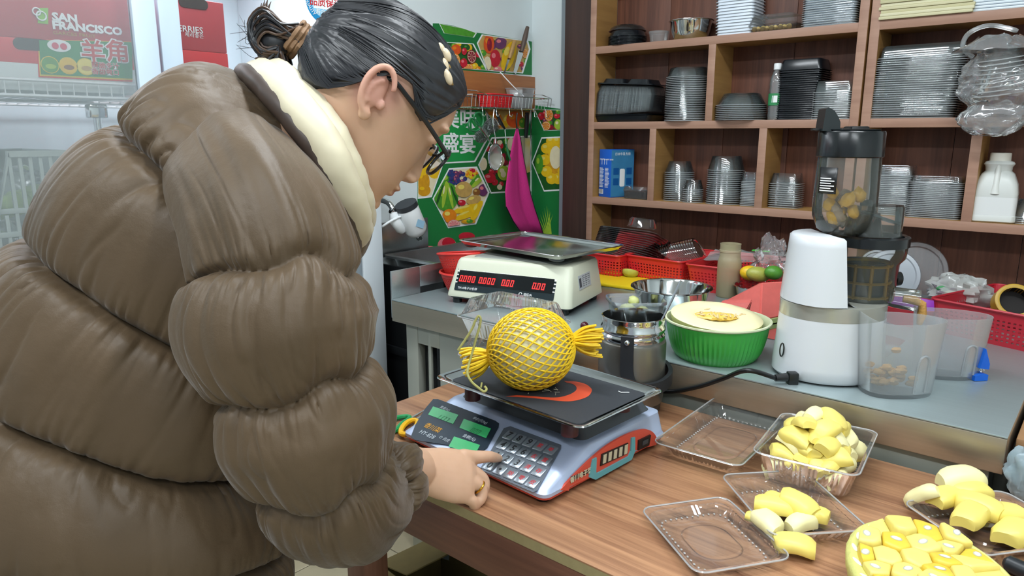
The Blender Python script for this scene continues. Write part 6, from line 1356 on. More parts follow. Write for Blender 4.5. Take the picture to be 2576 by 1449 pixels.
for li, (nx, ny, z) in enumerate(lay):
    sx_ = .92 - .10 * li; kx = (wA / 2 - .02) * sx_; ky = (dA / 2 - .018) * sx_
    for i in range(nx):
        for j in range(ny):
            x = -kx + 2 * kx * (i + .5) / nx + rn.uniform(-.004, .004); y = -ky + 2 * ky * (j + .5) / ny + rn.uniform(-.004, .004)
            pod('piece of yellow jackfruit heaped in the clear clamshell box', 'jackfruit heaped in the clamshell', MA @ Vector((x, y, z + rn.uniform(-.003, .004))), (rn.uniform(-.6, .6), rn.uniform(-.5, .5), rn.uniform(0, 6.3)), rn.randrange(6), rn.uniform(.95, 1.2))
def pod_px(x, y, z, ang, label, k=0, sc=1.1, seed=False, tilt=(0, 0)):
    p = onz(x, y, T_Z + z); return pod(label, 'loose jackfruit pieces', p, (tilt[0], tilt[1], CAMZ + R(ang)), k, sc, seed)
pod_px(1945, 1283, .020, -20, 'plain jackfruit piece at the back of the open clamshell', 0, 1.15)
pod_px(1950, 1262, .016, -60, 'small jackfruit piece touching the plain one in the open clamshell', 3, .8)
pod_px(2005, 1278, .026, -50, 'jackfruit piece showing its white seed in the open clamshell', 2, 1.2, True, (.12, .15))
pod_px(2042, 1305, .015, -15, 'jackfruit piece curled at the right in the open clamshell', 5, 1.0)
pod_px(2015, 1325, .012, 25, 'pale jackfruit piece under the curled one in the open clamshell', 1, 1.05)
pod_px(1930, 1325, .014, -75, 'jackfruit piece pressed against the clamshell hinge', 4, 1.05)
pod_px(1998, 1380, .010, -22, 'jackfruit piece lying on the table in front of the open clamshell', 3, 1.15)
pod_px(1905, 1310, .012, -30, 'thin jackfruit piece seen through the clamshell lid', 0, .7)
pod_px(2418, 1218, .028, 4, 'jackfruit piece at the back rim of the corner clamshell', 1, 1.5)
pod_px(2440, 1243, .022, 4, 'pale jackfruit strip below the back rim piece in the corner clamshell', 3, 1.25)
pod_px(2330, 1258, .020, -55, 'upright jackfruit finger left in the corner clamshell', 4, 1.1, False, (0, -.7))
pod_px(2375, 1262, .020, 30, 'jackfruit piece leaning on the cut fruit in the corner clamshell', 0, 1.2)
pod_px(2460, 1285, .022, -50, 'jackfruit piece with grey seed in the corner clamshell', 2, 1.35, True)
pod_px(2440, 1310, .028, 40, 'rounded jackfruit piece against the cut fruit', 5, 1.3)
pod_px(2520, 1305, .016, -6, 'blocky jackfruit piece alone near the clamshell corner', 0, 1.3)
pod_px(2550, 1350, .016, 35, 'jackfruit piece with open seed pocket at the picture edge', 2, 1.3, True)
# ---- cut jackfruit
jc = onz(2345, 1450, T_Z + .055); jk = thing('cut_jackfruit', 'large cut jackfruit chunk with yellow pods at the table corner', 'jackfruit', (jc.x, jc.y - .012, T_Z), CAMZ + R(-14))
JA, JB, JH = .092, .125, .062
rs_ = []
for j in range(14):
    t_ = j / 13; z = JH * t_; k = (.62 + .38 * math.sin(t_ * 1.5708) ** .8)
    rs_.append([(JA * k * math.cos(a) * (1 + .02 * noise.noise(Vector((math.cos(a) * 9, math.sin(a) * 9, z * 160)))), JB * k * math.sin(a) * (1 + .02 * noise.noise(Vector((math.cos(a) * 9, math.sin(a) * 9, z * 160)))), z) for a in (2 * math.pi * i / 60 for i in range(60))])
for k, z in ((.985, JH + .004), (.94, JH + .007), (.86, JH + .006), (.80, JH - .001)): rs_.append([(JA * k * math.cos(a), JB * k * math.sin(a), z) for a in (2 * math.pi * i / 60 for i in range(60))])
mk('rind', rings_(rs_, True, True, True), mat('jackfruit_rind', '#d3d27c', .55, noise_amt=.12, nscale=90, bump=.5, bscale=160), jk)
mk('core', rings_([[(JA * k * math.cos(a), JB * k * math.sin(a), JH + z) for a in (2 * math.pi * i / 40 for i in range(40))] for k, z in ((.84, -.002), (.5, .010), (.02, .014))], True), mat('jackfruit_core', '#d9a92c', .5, noise_amt=.25, nscale=60), jk)
M_cp = mat('cut_pod_pale', '#e6d474', .45, noise_amt=.12, nscale=60); M_cf = mat('cut_pod_yellow', '#e2c244', .45, noise_amt=.12, nscale=60)
rn = random.Random(14); cells = []
for gy in range(8):
    for gx in range(6):
        x = (gx - 2.5 + (.5 if gy % 2 else 0)) * .031 + rn.uniform(-.008, .008); y = (gy - 3.5) * .031 + rn.uniform(-.008, .008)
        if (x / (JA * .84)) ** 2 + (y / (JB * .86)) ** 2 < 1.0: cells.append((x, y))
bound = [(JA * .86 * math.cos(a), JB * .87 * math.sin(a)) for a in (2 * math.pi * i / 40 for i in range(40))]
for k, (x, y) in enumerate(cells):
    poly = bound
    for k2, (x2, y2) in enumerate(cells):
        if k2 == k: continue
        mx, my = (x + x2) / 2, (y + y2) / 2; dx, dy = x2 - x, y2 - y; big = .5
        tx_, ty_ = -dy, dx; L_ = math.hypot(dx, dy); tx_ /= L_; ty_ /= L_; nx_, ny_ = -dx / L_, -dy / L_
        poly = clip_poly(poly, [(mx - tx_ * big, my - ty_ * big), (mx + tx_ * big, my + ty_ * big), (mx + tx_ * big + nx_ * big, my + ty_ * big + ny_ * big), (mx - tx_ * big + nx_ * big, my - ty_ * big + ny_ * big)])
        if len(poly) < 3: break
    if len(poly) < 3: continue
    cx_, cy_ = sum(p[0] for p in poly) / len(poly), sum(p[1] for p in poly) / len(poly); q_ = [(p[0] - cx_, p[1] - cy_) for p in poly]
    base_n = 18; seg_ = []
    q_.append(q_[0]); Ls = [math.dist(q_[i], q_[i + 1]) for i in range(len(q_) - 1)]; LT = sum(Ls)
    for i in range(base_n):
        d = LT * i / base_n; j = 0
        while j < len(Ls) - 1 and d > Ls[j]: d -= Ls[j]; j += 1
        t_ = d / max(Ls[j], 1e-9); seg_.append((q_[j][0] + (q_[j + 1][0] - q_[j][0]) * t_, q_[j][1] + (q_[j + 1][1] - q_[j][1]) * t_))
    up_ = rn.choice((0, .002, .004, .010)); zz = JH + .014 * (1 - (cx_ / JA) ** 2 - (cy_ / JB) ** 2) + up_
    rs_ = [[(a_ * f_, b_ * f_, z_) for a_, b_ in seg_] for f_, z_ in ((.94, -.016), (.97, 0), (.95, .0035), (.86, .0055), (.6, .0062), (.2, .0060))]
    o = mk('pod', rings_(rs_, True, False, True), M_cp if k % 3 else M_cf, jk, loc=(cx_, cy_, zz), rot=(rn.uniform(-.16, .16), rn.uniform(-.16, .16), 0), ang=50)
    if rn.random() < .6:
        sa = rn.random() * 6; mk('seed', ell_((0, 0, 0), .0058, .0036, .0013, 12, 6), M_sd, o, loc=(0, 0, .0064), rot=(0, 0, sa)); mk('seed_skin', ell_((0, 0, 0), .0070, .0047, .0007, 12, 6), M_sdg, o, loc=(0, 0, .0063), rot=(0, 0, sa))
for k in range(9):
    a = R(95 + 17 * k); x, y = JA * .92 * math.cos(a), JB * .92 * math.sin(a)
    mk('rind_seed', ell_((0, 0, 0), .0095, .0028, .0012, 12, 6), M_sd, jk, loc=(x * .97, y * .97, JH + .0066), rot=(0, 0, a + 1.95))
# ---- bits at the table edge
q = onz(2540, 1250, T_Z); tag(mk('plastic_glove', ell_((0, 0, .045), .040, .026, .048, 36, 24, lambda p: 1 + .28 * noise.noise(p * 2.4) + .08 * noise.noise(p * 8)), plastic('glove_film', '#c4dde8', .62, .4, .25, body=.4), loc=(q.x + .02, q.y + .01, T_Z + .001), rot=(0, R(10), 0)), 'pale blue crumpled plastic glove at the right table edge', 'glove')
q = onz(2570, 1449, T_Z); t = thing('knife_handle', 'black knife handle lying by the jackfruit at the picture corner', 'knife', (q.x + .012, q.y - .01, T_Z + .012), CAMZ + R(-60))
mk('grip', tube_([(-.035, 0, 0), (-.03, 0, 0), (0, 0, 0), (.04, 0, 0), (.045, 0, 0)], [.006, .0115, .012, .011, .008], 12), mat('grip_black', '#1b2026', .4), t); mk('blade', bb_(.045, .12, -.001, .001, -.010, .006), M_chrome, t)
sc = thing('paper_scissors', 'scissors with green and yellow handles beside the blue scale', 'scissors', tuple(onz(1000, 1070, T_Z))); O = Vector(sc.location)
z_ = T_Z + .006
mk('handle', tube_(smooth_path([onz(x, y, z_) - O for x, y in ((955, 1088), (968, 1064), (995, 1052), (1024, 1048), (1030, 1054), (1012, 1066), (996, 1082), (975, 1088))], 4, True), .0055, 8, True), mat('handle_green', '#16914e', .35), sc)
mk('handle', tube_(smooth_path([onz(x, y, z_ + .004) - O for x, y in ((1008, 1088), (1016, 1070), (1034, 1058), (1050, 1060), (1045, 1075), (1024, 1092))], 4, True), .0055, 8, True), mat('handle_yellow', '#efb81c', .35), sc)
for k in (0, 1): mk('blade', tube_([onz(1030 + 8 * k, 1056 + 6 * k, z_) - O, onz(1085, 1022 + 10 * k, z_) - O], [.004, .001], 6), M_chrome, sc)
# ---- cardboard box and bin under the table
q = onz(1090, 1420, .20); cbx = thing('cardboard_box', 'open brown cardboard box with shiny tape under the wooden table', 'box', (-1.06, 1.035, 0), R(-6)); hx_, hy_, hz_ = .17, .095, .325
mk('wall', bb_(-hx_, hx_, -hy_, -hy_ + .005, 0, hz_, .001), M_card, cbx); mk('wall', bb_(-hx_, hx_, hy_ - .005, hy_, 0, hz_, .001), M_card, cbx); mk('wall', bb_(-hx_, -hx_ + .005, -hy_ + .005, hy_ - .005, 0, hz_, .001), M_card, cbx); mk('wall', bb_(hx_ - .005, hx_, -hy_ + .005, hy_ - .005, 0, hz_, .001), M_card, cbx)
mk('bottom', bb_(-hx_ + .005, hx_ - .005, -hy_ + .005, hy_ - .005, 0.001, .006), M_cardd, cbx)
mk('flap', box_(0, 0, 0, .004, 2 * hy_ * .96, .12, .001), M_card, cbx, loc=(-hx_ + .055, 0, hz_ + .012), rot=(0, R(78), 0)); mk('flap', box_(0, 0, 0, 2 * hx_ * .96, .004, .10, .001), M_card, cbx, loc=(0, -hy_ - .03, hz_ - .035), rot=(R(-35), 0, 0))
mk('tape', bb_(-hx_ - .0008, -hx_ + .001, -hy_ * .5, hy_ * .3, hz_ - .10, hz_ + .0008), M_tape, cbx); mk('tape', bb_(-hx_ * .9, hx_ * .3, -hy_ - .0008, -hy_, hz_ - .09, hz_ - .02), M_tape, cbx)
bn = thing('waste_bin', 'black round waste bin in the shadow under the table', 'bin', (-1.22, 1.258, 0)); mk('bin_wall', lathe_([(.0001, .002), (.095, .002), (.10, .006), (.12, .30), (.125, .305), (.118, .303), (.098, .01)], 36), M_black, bn); mk('bin_liner', lathe_([(.126, .27), (.127, .306), (.117, .307), (.112, .25)], 36), plastic('liner_film', '#9aa3a6', .6, .4, .2), bn)
# ================================================================== THE PERSON
M_jk = None
def jacket_material():
    t = NT('jacket_brown'); b = t.b
    tc = t.node('ShaderNodeTexCoord'); n1 = t.node('ShaderNodeTexNoise', i_Scale=5.0, i_Detail=3.0); t.link(tc.outputs['Object'], n1.inputs['Vector'])
    rp = t.node('ShaderNodeValToRGB'); t.link(n1.outputs['Fac'], rp.inputs[0]); rp.color_ramp.elements[0].position = .3; rp.color_ramp.elements[1].position = .7
    rp.color_ramp.elements[0].color = lin('#52422f'); rp.color_ramp.elements[1].color = lin('#5f4d39'); t.link(rp.outputs[0], b.inputs['Base Color'])
    b.inputs['Roughness'].default_value = .50; b.inputs['Specular IOR Level'].default_value = .35; b.inputs['Sheen Weight'].default_value = .15; b.inputs['Sheen Roughness'].default_value = .4
    n2 = t.node('ShaderNodeTexNoise', i_Scale=28.0, i_Detail=4.0); t.link(tc.outputs['Object'], n2.inputs['Vector'])
    n3 = t.node('ShaderNodeTexNoise', i_Scale=900.0, i_Detail=1.0); t.link(tc.outputs['Object'], n3.inputs['Vector'])
    ad = t.node('ShaderNodeMath', operation='MULTIPLY_ADD'); ad.inputs[1].default_value = .06; t.link(n3.outputs['Fac'], ad.inputs[0]); t.link(n2.outputs['Fac'], ad.inputs[2])
    bp = t.node('ShaderNodeBump', i_Strength=.35, i_Distance=.006); t.link(ad.outputs[0], bp.inputs['Height']); t.link(bp.outputs[0], b.inputs['Normal'])
    MATS['jacket_brown'] = t.m; return t.m
M_jk = jacket_material(); M_cream = mat('lining_cream', '#d9cfb2', .5, sheen=.2, bump=.3, bscale=40); M_jdark = mat('jacket_piping', '#3f322b', .5)
hipC = atd(150, 1560, 1.0)
PR = Vector((hipC.x, hipC.y, 0))
person = thing('person', 'person in a brown puffer jacket bending over the blue scale, pressing a key', 'person', tuple(PR))
def rel(p): return Vector(p) - PR
def smst(x, a, b): t = max(0, min(1, (x - a) / (b - a))); return t * t * (3 - 2 * t)
def cr(vals, t):
    """Catmull-Rom through a list of numbers/vectors at parameter t (0..len-1)"""
    n = len(vals); i = max(0, min(n - 2, int(t))); f = t - i
    a, b, c, d = vals[max(i - 1, 0)], vals[i], vals[i + 1], vals[min(i + 2, n - 1)]
    return 0.5 * ((2 * b) + (c - a) * f + (2 * a - 5 * b + 4 * c - d) * f * f + (3 * b - a - 3 * c + d) * f ** 3)
def nz(x, y, z): return noise.noise(Vector((x, y, z)))
def puffer(name, st, seams, nv, nt, up, amp, seed, end_v=None, pinch=.010, gather=.0045, cap=(True, True)):
    """st: list of (centre, half-width along the picture, half-depth); quilted tube with gathered seams"""
    C_ = [Vector(q[0]) for q in st]; A_ = [q[1] for q in st]; B_ = [q[2] for q in st]; K = len(st) - 1; rs = []
    cum = [0.0]
    for i in range(K): cum.append(cum[-1] + (C_[i + 1] - C_[i]).length)
    e1p = None
    for j in range(nv + 1):
        v = K * j / nv; c = cr(C_, v); tn = (cr(C_, min(K, v + .45)) - cr(C_, max(0, v - .45))).normalized()
        if e1p is None:
            e2 = up - tn * up.dot(tn); e2.normalize(); e1 = e2.cross(tn)
        else:
            e1 = e1p - tn * e1p.dot(tn); e1.normalize(); e2 = tn.cross(e1)
        e1p = e1; a, b = cr(A_, v), cr(B_, v)
        i = min(K - 1, int(v)); sl = cum[i] + (cum[i + 1] - cum[i]) * (v - i)
        ss = [(cum[min(K - 1, int(q))] + (cum[min(K - 1, int(q)) + 1] - cum[min(K - 1, int(q))]) * (q - min(K - 1, int(q))) if q < K else cum[K]) if q >= 0 else q * (cum[1] - cum[0]) for q in seams]
        ring = []; fq = (a + b) / 2
        for k in range(nt):
            th = 2 * math.pi * k / nt; ct, sn = math.cos(th), math.sin(th)
            wob = .018 * nz(ct * 1.3 + seed, sn * 1.3, 5)      # seams are not perfect circles
            s_ = sl + wob
            lo = max([q for q in ss if q <= s_], default=ss[0] - .12); hi = min([q for q in ss if q > s_], default=ss[-1] + .12)
            u = (s_ - lo) / max(1e-6, hi - lo); puff = max(0, 4 * u * (1 - u)) ** .34
            dist = min(s_ - lo, hi - s_)
            ga = math.exp(-dist / (.016 + .12 * fq)); gb = math.exp(-dist / .016)
            msk = smst(nz(ct * 2.6 + seed, sn * 2.6, lo * 13), -.25, .35)
            n1 = nz(ct * 46 * fq + seed * 3, sn * 46 * fq, lo * 40 + s_ * 2.5); n2 = nz(ct * 115 * fq + seed, sn * 115 * fq, lo * 17 + s_ * 6); n3 = nz(ct * 3.2 + seed, sn * 3.2, s_ * 5 + lo * 9)
            fold = max(0, 1 - abs(n1) * 3.0) ** 2; tuck = max(0, 1 - abs(n2) * 2.4) ** 2; long_ = max(0, 1 - abs(n3) * 5.0) ** 2
            big = nz(ct * 1.6 + seed, sn * 1.6, s_ * 4)
            edge = min(1, dist / .010)
            d = amp * (puff - .75) - gather * 2.6 * fold * ga * edge * (.3 + .7 * msk) - gather * 1.5 * tuck * gb * edge - gather * .8 * long_ * (1 - gb) * msk + .010 * big + .0035 * nz(ct * 5, sn * 5, s_ * 8 + seed)
            d -= pinch * math.exp(-(dist / .007) ** 2)
            se = (abs(ct) ** 2.3 + abs(sn) ** 2.3) ** (-1 / 2.3)
            ring.append(tuple(rel(c + e1 * (a * se + d) * ct + e2 * (b * se + d) * sn)))
        rs.append(ring)
    return rs
def PX(x, y, d): return atd(x, y, d)
k1 = 1.0 / FOC
# ---- jacket body
DT = .985
tor = [((795, 320, DT - .02), 112, .060), ((735, 385, DT - .01), 262, .128), ((594, 513, DT), 320, .180), ((425, 775, DT), 372, .175), ((262, 1050, DT), 425, .17), ((200, 1330, DT), 520, .18), ((185, 1560, DT + .02), 500, .20)]
tor = [(PX(*c), a * c[2] * k1, b) for c, a, b in tor]
rsT = puffer('jacket_body', tor, [-.3, 2, 3, 4, 5, 6], 380, 420, -FW, .036, 1.7)
mk('jacket_body', rings_(rsT, True, True, True), M_jk, person, ang=80)
# ---- near sleeve
slv = [((600, 410, .98), .050), ((596, 440, .87), .074), ((662, 560, .80), .086), ((706, 690, .78), .093), ((703, 810, .775), .101), ((742, 948, .785), .089), ((776, 1060, .80), .093), ((812, 1178, .815), .080), ((842, 1250, .85), .077), ((905, 1245, .92), .068), ((968, 1205, .985), .056), ((992, 1194, 1.02), .047)]
slv = [(PX(*c), r, r * .95) for c, r in slv]
rsS = puffer('sleeve', slv, [0, 3.15, 5.05, 7.1, 9.6], 340, 340, -FW, .014, 9.3, pinch=.008, gather=.004)
# turn the cuff in
lastc = sum((Vector(p) for p in rsS[-1]), Vector()) / len(rsS[-1]); tn = (Vector(rel(slv[-1][0])) - Vector(rel(slv[-2][0]))).normalized()
for f_, dz in ((.90, .002), (.80, -.002), (.74, -.02), (.70, -.05)): rsS.append([tuple(lastc + (Vector(p) - lastc) * f_ + tn * dz) for p in rsS[340]])
mk('sleeve', rings_(rsS, True, True, False), M_jk, person, ang=80)
# ---- far sleeve, its cuff tucked into the pocket
slf = [(PX(720, 380, 1.08), .08, .08), (PX(735, 480, 1.13), .085, .085), (PX(715, 650, 1.15), .08, .08), (PX(690, 830, 1.14), .078, .078), (PX(650, 990, 1.11), .07, .07), (PX(580, 1100, 1.07), .055, .055)]
mk('sleeve', rings_(puffer('sleeve', slf, [0, 1.5, 2.7, 3.9, 5], 120, 80, -FW, .018, 4.1), True, True, True), M_jk, person, ang=80)
# ---- head frame
BK = -FW
fI = Vector((.80, -.60)); cy_, sy_ = math.cos(R(25)), math.sin(R(25))
HF = (RT * fI.x + UP * fI.y) * cy_ + FW * sy_; HU = RT * .60 + UP * .80; HS = HF.cross(HU).normalized(); HU = HS.cross(HF).normalized()
HC = PX(946, 268, .935)
def HD(s, f, u): return rel(HC + HS * s + HF * f + HU * u)
# profile tables: u, front, back, half width
HT = [(.1135, .005, -.035, .018), (.108, .034, -.062, .042), (.097, .058, -.081, .057), (.08, .077, -.095, .068), (.055, .088, -.102, .0745), (.034, .092, -.103, .0765), (.012, .0855, -.101, .0755), (-.012, .0850, -.096, .0735), (-.035, .0835, -.086, .070), (-.052, .0830, -.074, .066), (-.068, .0825, -.060, .061), (-.085, .0775, -.045, .054), (-.100, .0765, -.032, .044), (-.110, .072, -.022, .034), (-.118, .052, -.012, .020)]
def hinterp(u, col):
    if u >= HT[0][0]: return HT[0][col]
    for i in range(len(HT) - 1):
        if HT[i][0] >= u >= HT[i + 1][0]:
            t = (HT[i][0] - u) / (HT[i][0] - HT[i + 1][0]); t_ = i + t
            return cr([r[col] for r in HT], t_)
    return HT[-1][col]
def head_ring(u, off=0.0, n=56):
    fr_, bk_, w = hinterp(u, 1), hinterp(u, 2), hinterp(u, 3); out = []
    cf = fr_ * .28 + bk_ * .72 if False else (fr_ + bk_) / 2 - .008
    for i in range(n):
        a = 2 * math.pi * i / n; c, s_ = math.cos(a), math.sin(a)
        L = (fr_ - cf) if c > 0 else (cf - bk_)
        e = 2.0 if c < 0 else 2.25
        k = (abs(c) ** e + abs(s_) ** e) ** (-1 / e)
        out.append((s_ * k * w, cf + c * k * L, u))
    return out
us = [.1135, .111, .108, .103, .097, .09, .08, .068, .055, .045, .034, .023, .012, 0, -.012, -.024, -.035, -.044, -.052, -.060, -.068, -.077, -.085, -.093, -.100, -.106, -.111, -.115, -.118]
body = MB()
def addh(vf): body.add(([tuple(HD(*p)) for p in vf[0]], vf[1]))
addh(rings_([head_ring(u) for u in us], True, True, True))
# nose, lips, brow, eyelids, cheeks
nose = []
for u, f0, ft, w in ((.016, .070, .0880, .007), (.004, .070, .0895, .0075), (-.010, .070, .0925, .0085), (-.024, .070, .0975, .0105), (-.036, .070, .1025, .0135), (-.045, .070, .1035, .0165), (-.052, .070, .0975, .0155), (-.056, .070, .088, .010)):
    nose.append([(w * math.cos(a), f0 + (ft - f0) * (max(0, math.sin(a)) ** .8 if math.sin(a) > 0 else 0), u) for a in (2 * math.pi * i / 20 for i in range(20))])
addh(rings_(nose, True, True, True))
for s_ in (-1, 1): addh(ell_((s_ * .0115, .0895, -.046), .0078, .010, .0068, 14, 10))
addh(ell_((0, .0815, -.0685), .0225, .0095, .0050, 20, 12)); addh(ell_((0, .0775, -.0790), .0195, .0095, .0058, 20, 12)); addh(ell_((0, .066, -.103), .022, .0155, .013, 18, 12))
for s_ in (-1, 1):
    addh(ell_((s_ * .033, .0735, .008), .0155, .0115, .0105, 16, 12)); addh(ell_((s_ * .033, .079, .030), .022, .009, .007, 16, 10))
    # ear
    ce = Vector((s_ * .0765, -.022, .004))
    helix = []
    for i in range(15):
        a = R(-60 + 255 * i / 14); helix.append(ce + Vector((s_ * (.010 + .005 * math.sin(a)), -.018 * math.sin(a + .0) * 1.0 if False else .0185 * math.cos(a) * (1 if True else 0), .031 * math.sin(a))))
    pts = []
    for i in range(17):
        a = R(20 + 250 * i / 16); pts.append(ce + Vector((s_ * (.011 + .004 * (1 - i / 16)), .0175 * math.cos(a) - .004 * math.sin(a), .0290 * math.sin(a) + .004)))
    rad = [.0036 + .0012 * math.sin(math.pi * i / 16) for i in range(17)]
    addh(tube_([tuple(p) for p in smooth_path(pts, 2)], [cr(rad, i / 2) for i in range(33)], 8))
    addh(ell_(tuple(ce + Vector((s_ * .004, -.003, .002))), .0065, .0150, .0255, 16, 12)); addh(ell_(tuple(ce + Vector((s_ * .008, .004, -.0265))), .0055, .0085, .0085, 12, 10))
    addh(ell_(tuple(ce + Vector((s_ * .006, .0145, -.006))), .0050, .0050, .0075, 10, 8))
    pts = [ce + Vector((s_ * .010, .002 - .010 * math.cos(R(a)), .002 + .017 * math.sin(R(a)))) for a in (-70, -40, -5, 30, 60, 85)]
    addh(tube_([tuple(p) for p in pts], .0034, 8))
# neck and hidden upper chest
nb0, nb1 = HD(0, -.030, -.075), rel(PX(790, 395, .975))
body.add(tube_([HD(0, -.030, -.02), nb0, nb0.lerp(nb1, .5), nb1, nb1 + (nb1 - nb0) * .6, rel(PX(640, 560, 1.0))], [.056, .057, .056, .050, .045, .045], 32))
# right arm inside the sleeve, forearm, hand
D0 = (KEY1 - CPOS).dot(FW)
tip = rel(KEY1 + KEYN * .0085)
def PH(x, y, dd): return rel(PX(x, y, D0 + dd))
wr = PH(1045, 1180, -.125); kc = PH(1160, 1195, -.075)
body.add(tube_([rel(PX(700, 480, .86)), rel(PX(730, 800, .82)), rel(PX(790, 1130, .83)), rel(PX(850, 1215, .88)), rel(PX(940, 1205, .97)), wr], [.04, .042, .042, .042, .040, .0345], 24))
def limb(P, rad, n=14):
    pts = smooth_path(P, 5); K = len(P) - 1
    r_ = [cr(rad, K * i / (len(pts) - 1)) for i in range(len(pts))]
    body.add(tube_(pts, r_, n)); body.add(ell_(tuple(pts[-1]), r_[-1], r_[-1], r_[-1], n, 8)); body.add(ell_(tuple(pts[0]), r_[0], r_[0], r_[0], n, 8))
# palm: lofted oval sections from the wrist to the knuckle row
kI, kP = PH(1180, 1152, -.058), PH(1166, 1252, -.098)
ax = ((kI + kP) / 2 - wr); 
for_palm = []
perp = (kI - kP); perp -= ax.normalized() * perp.dot(ax.normalized()); pw_ = perp.length / 2; perp.normalize(); nrmP = ax.normalized().cross(perp)
if nrmP.dot(UP) < 0: nrmP = -nrmP
for t_, w_k, th_k in ((-.12, .033, .027), (0, .0335, .025), (.2, .036, .024), (.45, .041, .022), (.75, .044, .0205), (1.0, .042, .0175), (1.12, .034, .012)):
    c = wr + ax * t_; for_palm.append([tuple(c + perp * w_k * math.cos(a) + nrmP * th_k * math.sin(a)) for a in (2 * math.pi * i / 24 for i in range(24))])
body.add(rings_(for_palm, True, True, True))
def fing(pts, rad): limb(pts, rad)
fing([kI + nrmP * .002 - ax.normalized() * .012, kI + (tip - kI) * .12 + nrmP * .004, kI.lerp(tip, .52) + nrmP * .009, kI.lerp(tip, .80) + nrmP * .004, tip], [.0125, .0115, .0098, .0088, .0070])
fing([PH(1176, 1185, -.070), PH(1196, 1192, -.062), PH(1216, 1208, -.056), PH(1217, 1232, -.060), PH(1204, 1250, -.066)], [.0128, .0118, .0102, .0092, .0078])
RG = [PH(1174, 1212, -.084), PH(1194, 1216, -.078), PH(1213, 1234, -.074), PH(1208, 1258, -.080), PH(1192, 1272, -.086)]
fing(RG, [.0125, .0115, .0098, .0088, .0075])
fing([PH(1158, 1242, -.098), PH(1172, 1250, -.094), PH(1190, 1262, -.090), PH(1194, 1274, -.084), PH(1188, 1282, -.078)], [.0112, .0104, .0094, .0086, .0078])
fing([PH(1105, 1170, -.075), PH(1135, 1178, -.045), PH(1165, 1200, -.030), PH(1188, 1222, -.034)], [.017, .0140, .0110, .0085])
M_skin = mat('skin', '#cfa584', .48, sss=.18, noise_amt=.05, nscale=30, bump=.12, bscale=350)
def lips_skin():
    t = NT('skin_tone'); b = t.b; b.inputs['Roughness'].default_value = .48; b.inputs['Subsurface Weight'].default_value = .15; b.inputs['Subsurface Radius'].default_value = (.012, .005, .003); b.inputs['Subsurface Scale'].default_value = 1.0
    tc = t.node('ShaderNodeTexCoord'); cur = None
    base = t.node('ShaderNodeTexNoise', i_Scale=35.0, i_Detail=4.0); t.link(tc.outputs['Object'], base.inputs['Vector'])
    mx = t.node('ShaderNodeMix', data_type='RGBA'); t.link(base.outputs['Fac'], mx.inputs[0]); mx.inputs[6].default_value = lin('#c79d80'); mx.inputs[7].default_value = lin('#d6ae92'); cur = mx.outputs[2]
    for ctr_, rad, soft, col_ in ((HD(0, .088, -.0735), .013, .008, '#a86a62'), (HD(.078, -.022, .016), .020, .024, '#d09a88'), (HD(.062, .060, -.030), .0014, .0008, '#5a3f34'), (HD(.066, .046, -.040), .0012, .0008, '#5a3f34')):
        vm = t.node('ShaderNodeVectorMath', operation='DISTANCE'); t.link(tc.outputs['Object'], vm.inputs[0]); vm.inputs[1].default_value = ctr_
        mr = t.node('ShaderNodeMapRange'); mr.inputs['From Min'].default_value = rad + soft; mr.inputs['From Max'].default_value = rad; t.link(vm.outputs['Value'], mr.inputs['Value'])
        m2 = t.node('ShaderNodeMix', data_type='RGBA'); t.link(mr.outputs[0], m2.inputs[0]); t.link(cur, m2.inputs[6]); m2.inputs[7].default_value = lin(col_); cur = m2.outputs[2]
    t.link(cur, b.inputs['Base Color']); return t.m
bo = body.build('body', lips_skin(), person, ang=180)
md = bo.modifiers.new('one_surface', 'REMESH'); md.mode = 'VOXEL'; md.voxel_size = .0022; md.use_smooth_shade = True
ms = bo.modifiers.new('soften', 'SMOOTH'); ms.factor = .5; ms.iterations = 5
# nails and ring
rc = RG[1].lerp(RG[2], .55); rt_ = (RG[2] - RG[1]).normalized(); u_ = rt_.orthogonal().normalized(); v_ = rt_.cross(u_)
mk('finger_ring', tube_([rc + (u_ * math.cos(a) + v_ * math.sin(a)) * .0112 for a in (2 * math.pi * i / 28 for i in range(28))], .0018, 8, True), mat('gold', '#d9a93a', .22, metal=1.0), person)
# ---- hair cap that follows the skull, swept back to the knot
HB = [(.12, .080), (.092, .078), (.080, .070), (.066, .045), (.055, .020), (.044, .008), (.030, .012), (.012, .034), (-.012, .037), (-.030, .018), (-.045, -.008), (-.062, -.028), (-.085, -.050), (-.13, -.068)]
def hb(f):
    if f >= HB[0][0]: return HB[0][1]
    for i in range(len(HB) - 1):
        if HB[i][0] >= f >= HB[i + 1][0]:
            t = (HB[i][0] - f) / (HB[i][0] - HB[i + 1][0]); return HB[i][1] * (1 - t) + HB[i + 1][1] * t
    return HB[-1][1]
KN = Vector((0, -.118, .020)); FRN = Vector((0, .085, .062)); AXh = (FRN - KN).normalized(); A1 = Vector((1, 0, 0)); A2 = AXh.cross(A1)
def smst(x, a, b): t = max(0, min(1, (x - a) / (b - a))); return t * t * (3 - 2 * t)
usH = [.1135 - .1885 * (i / 110) ** 1.0 for i in range(111)]; hr = []
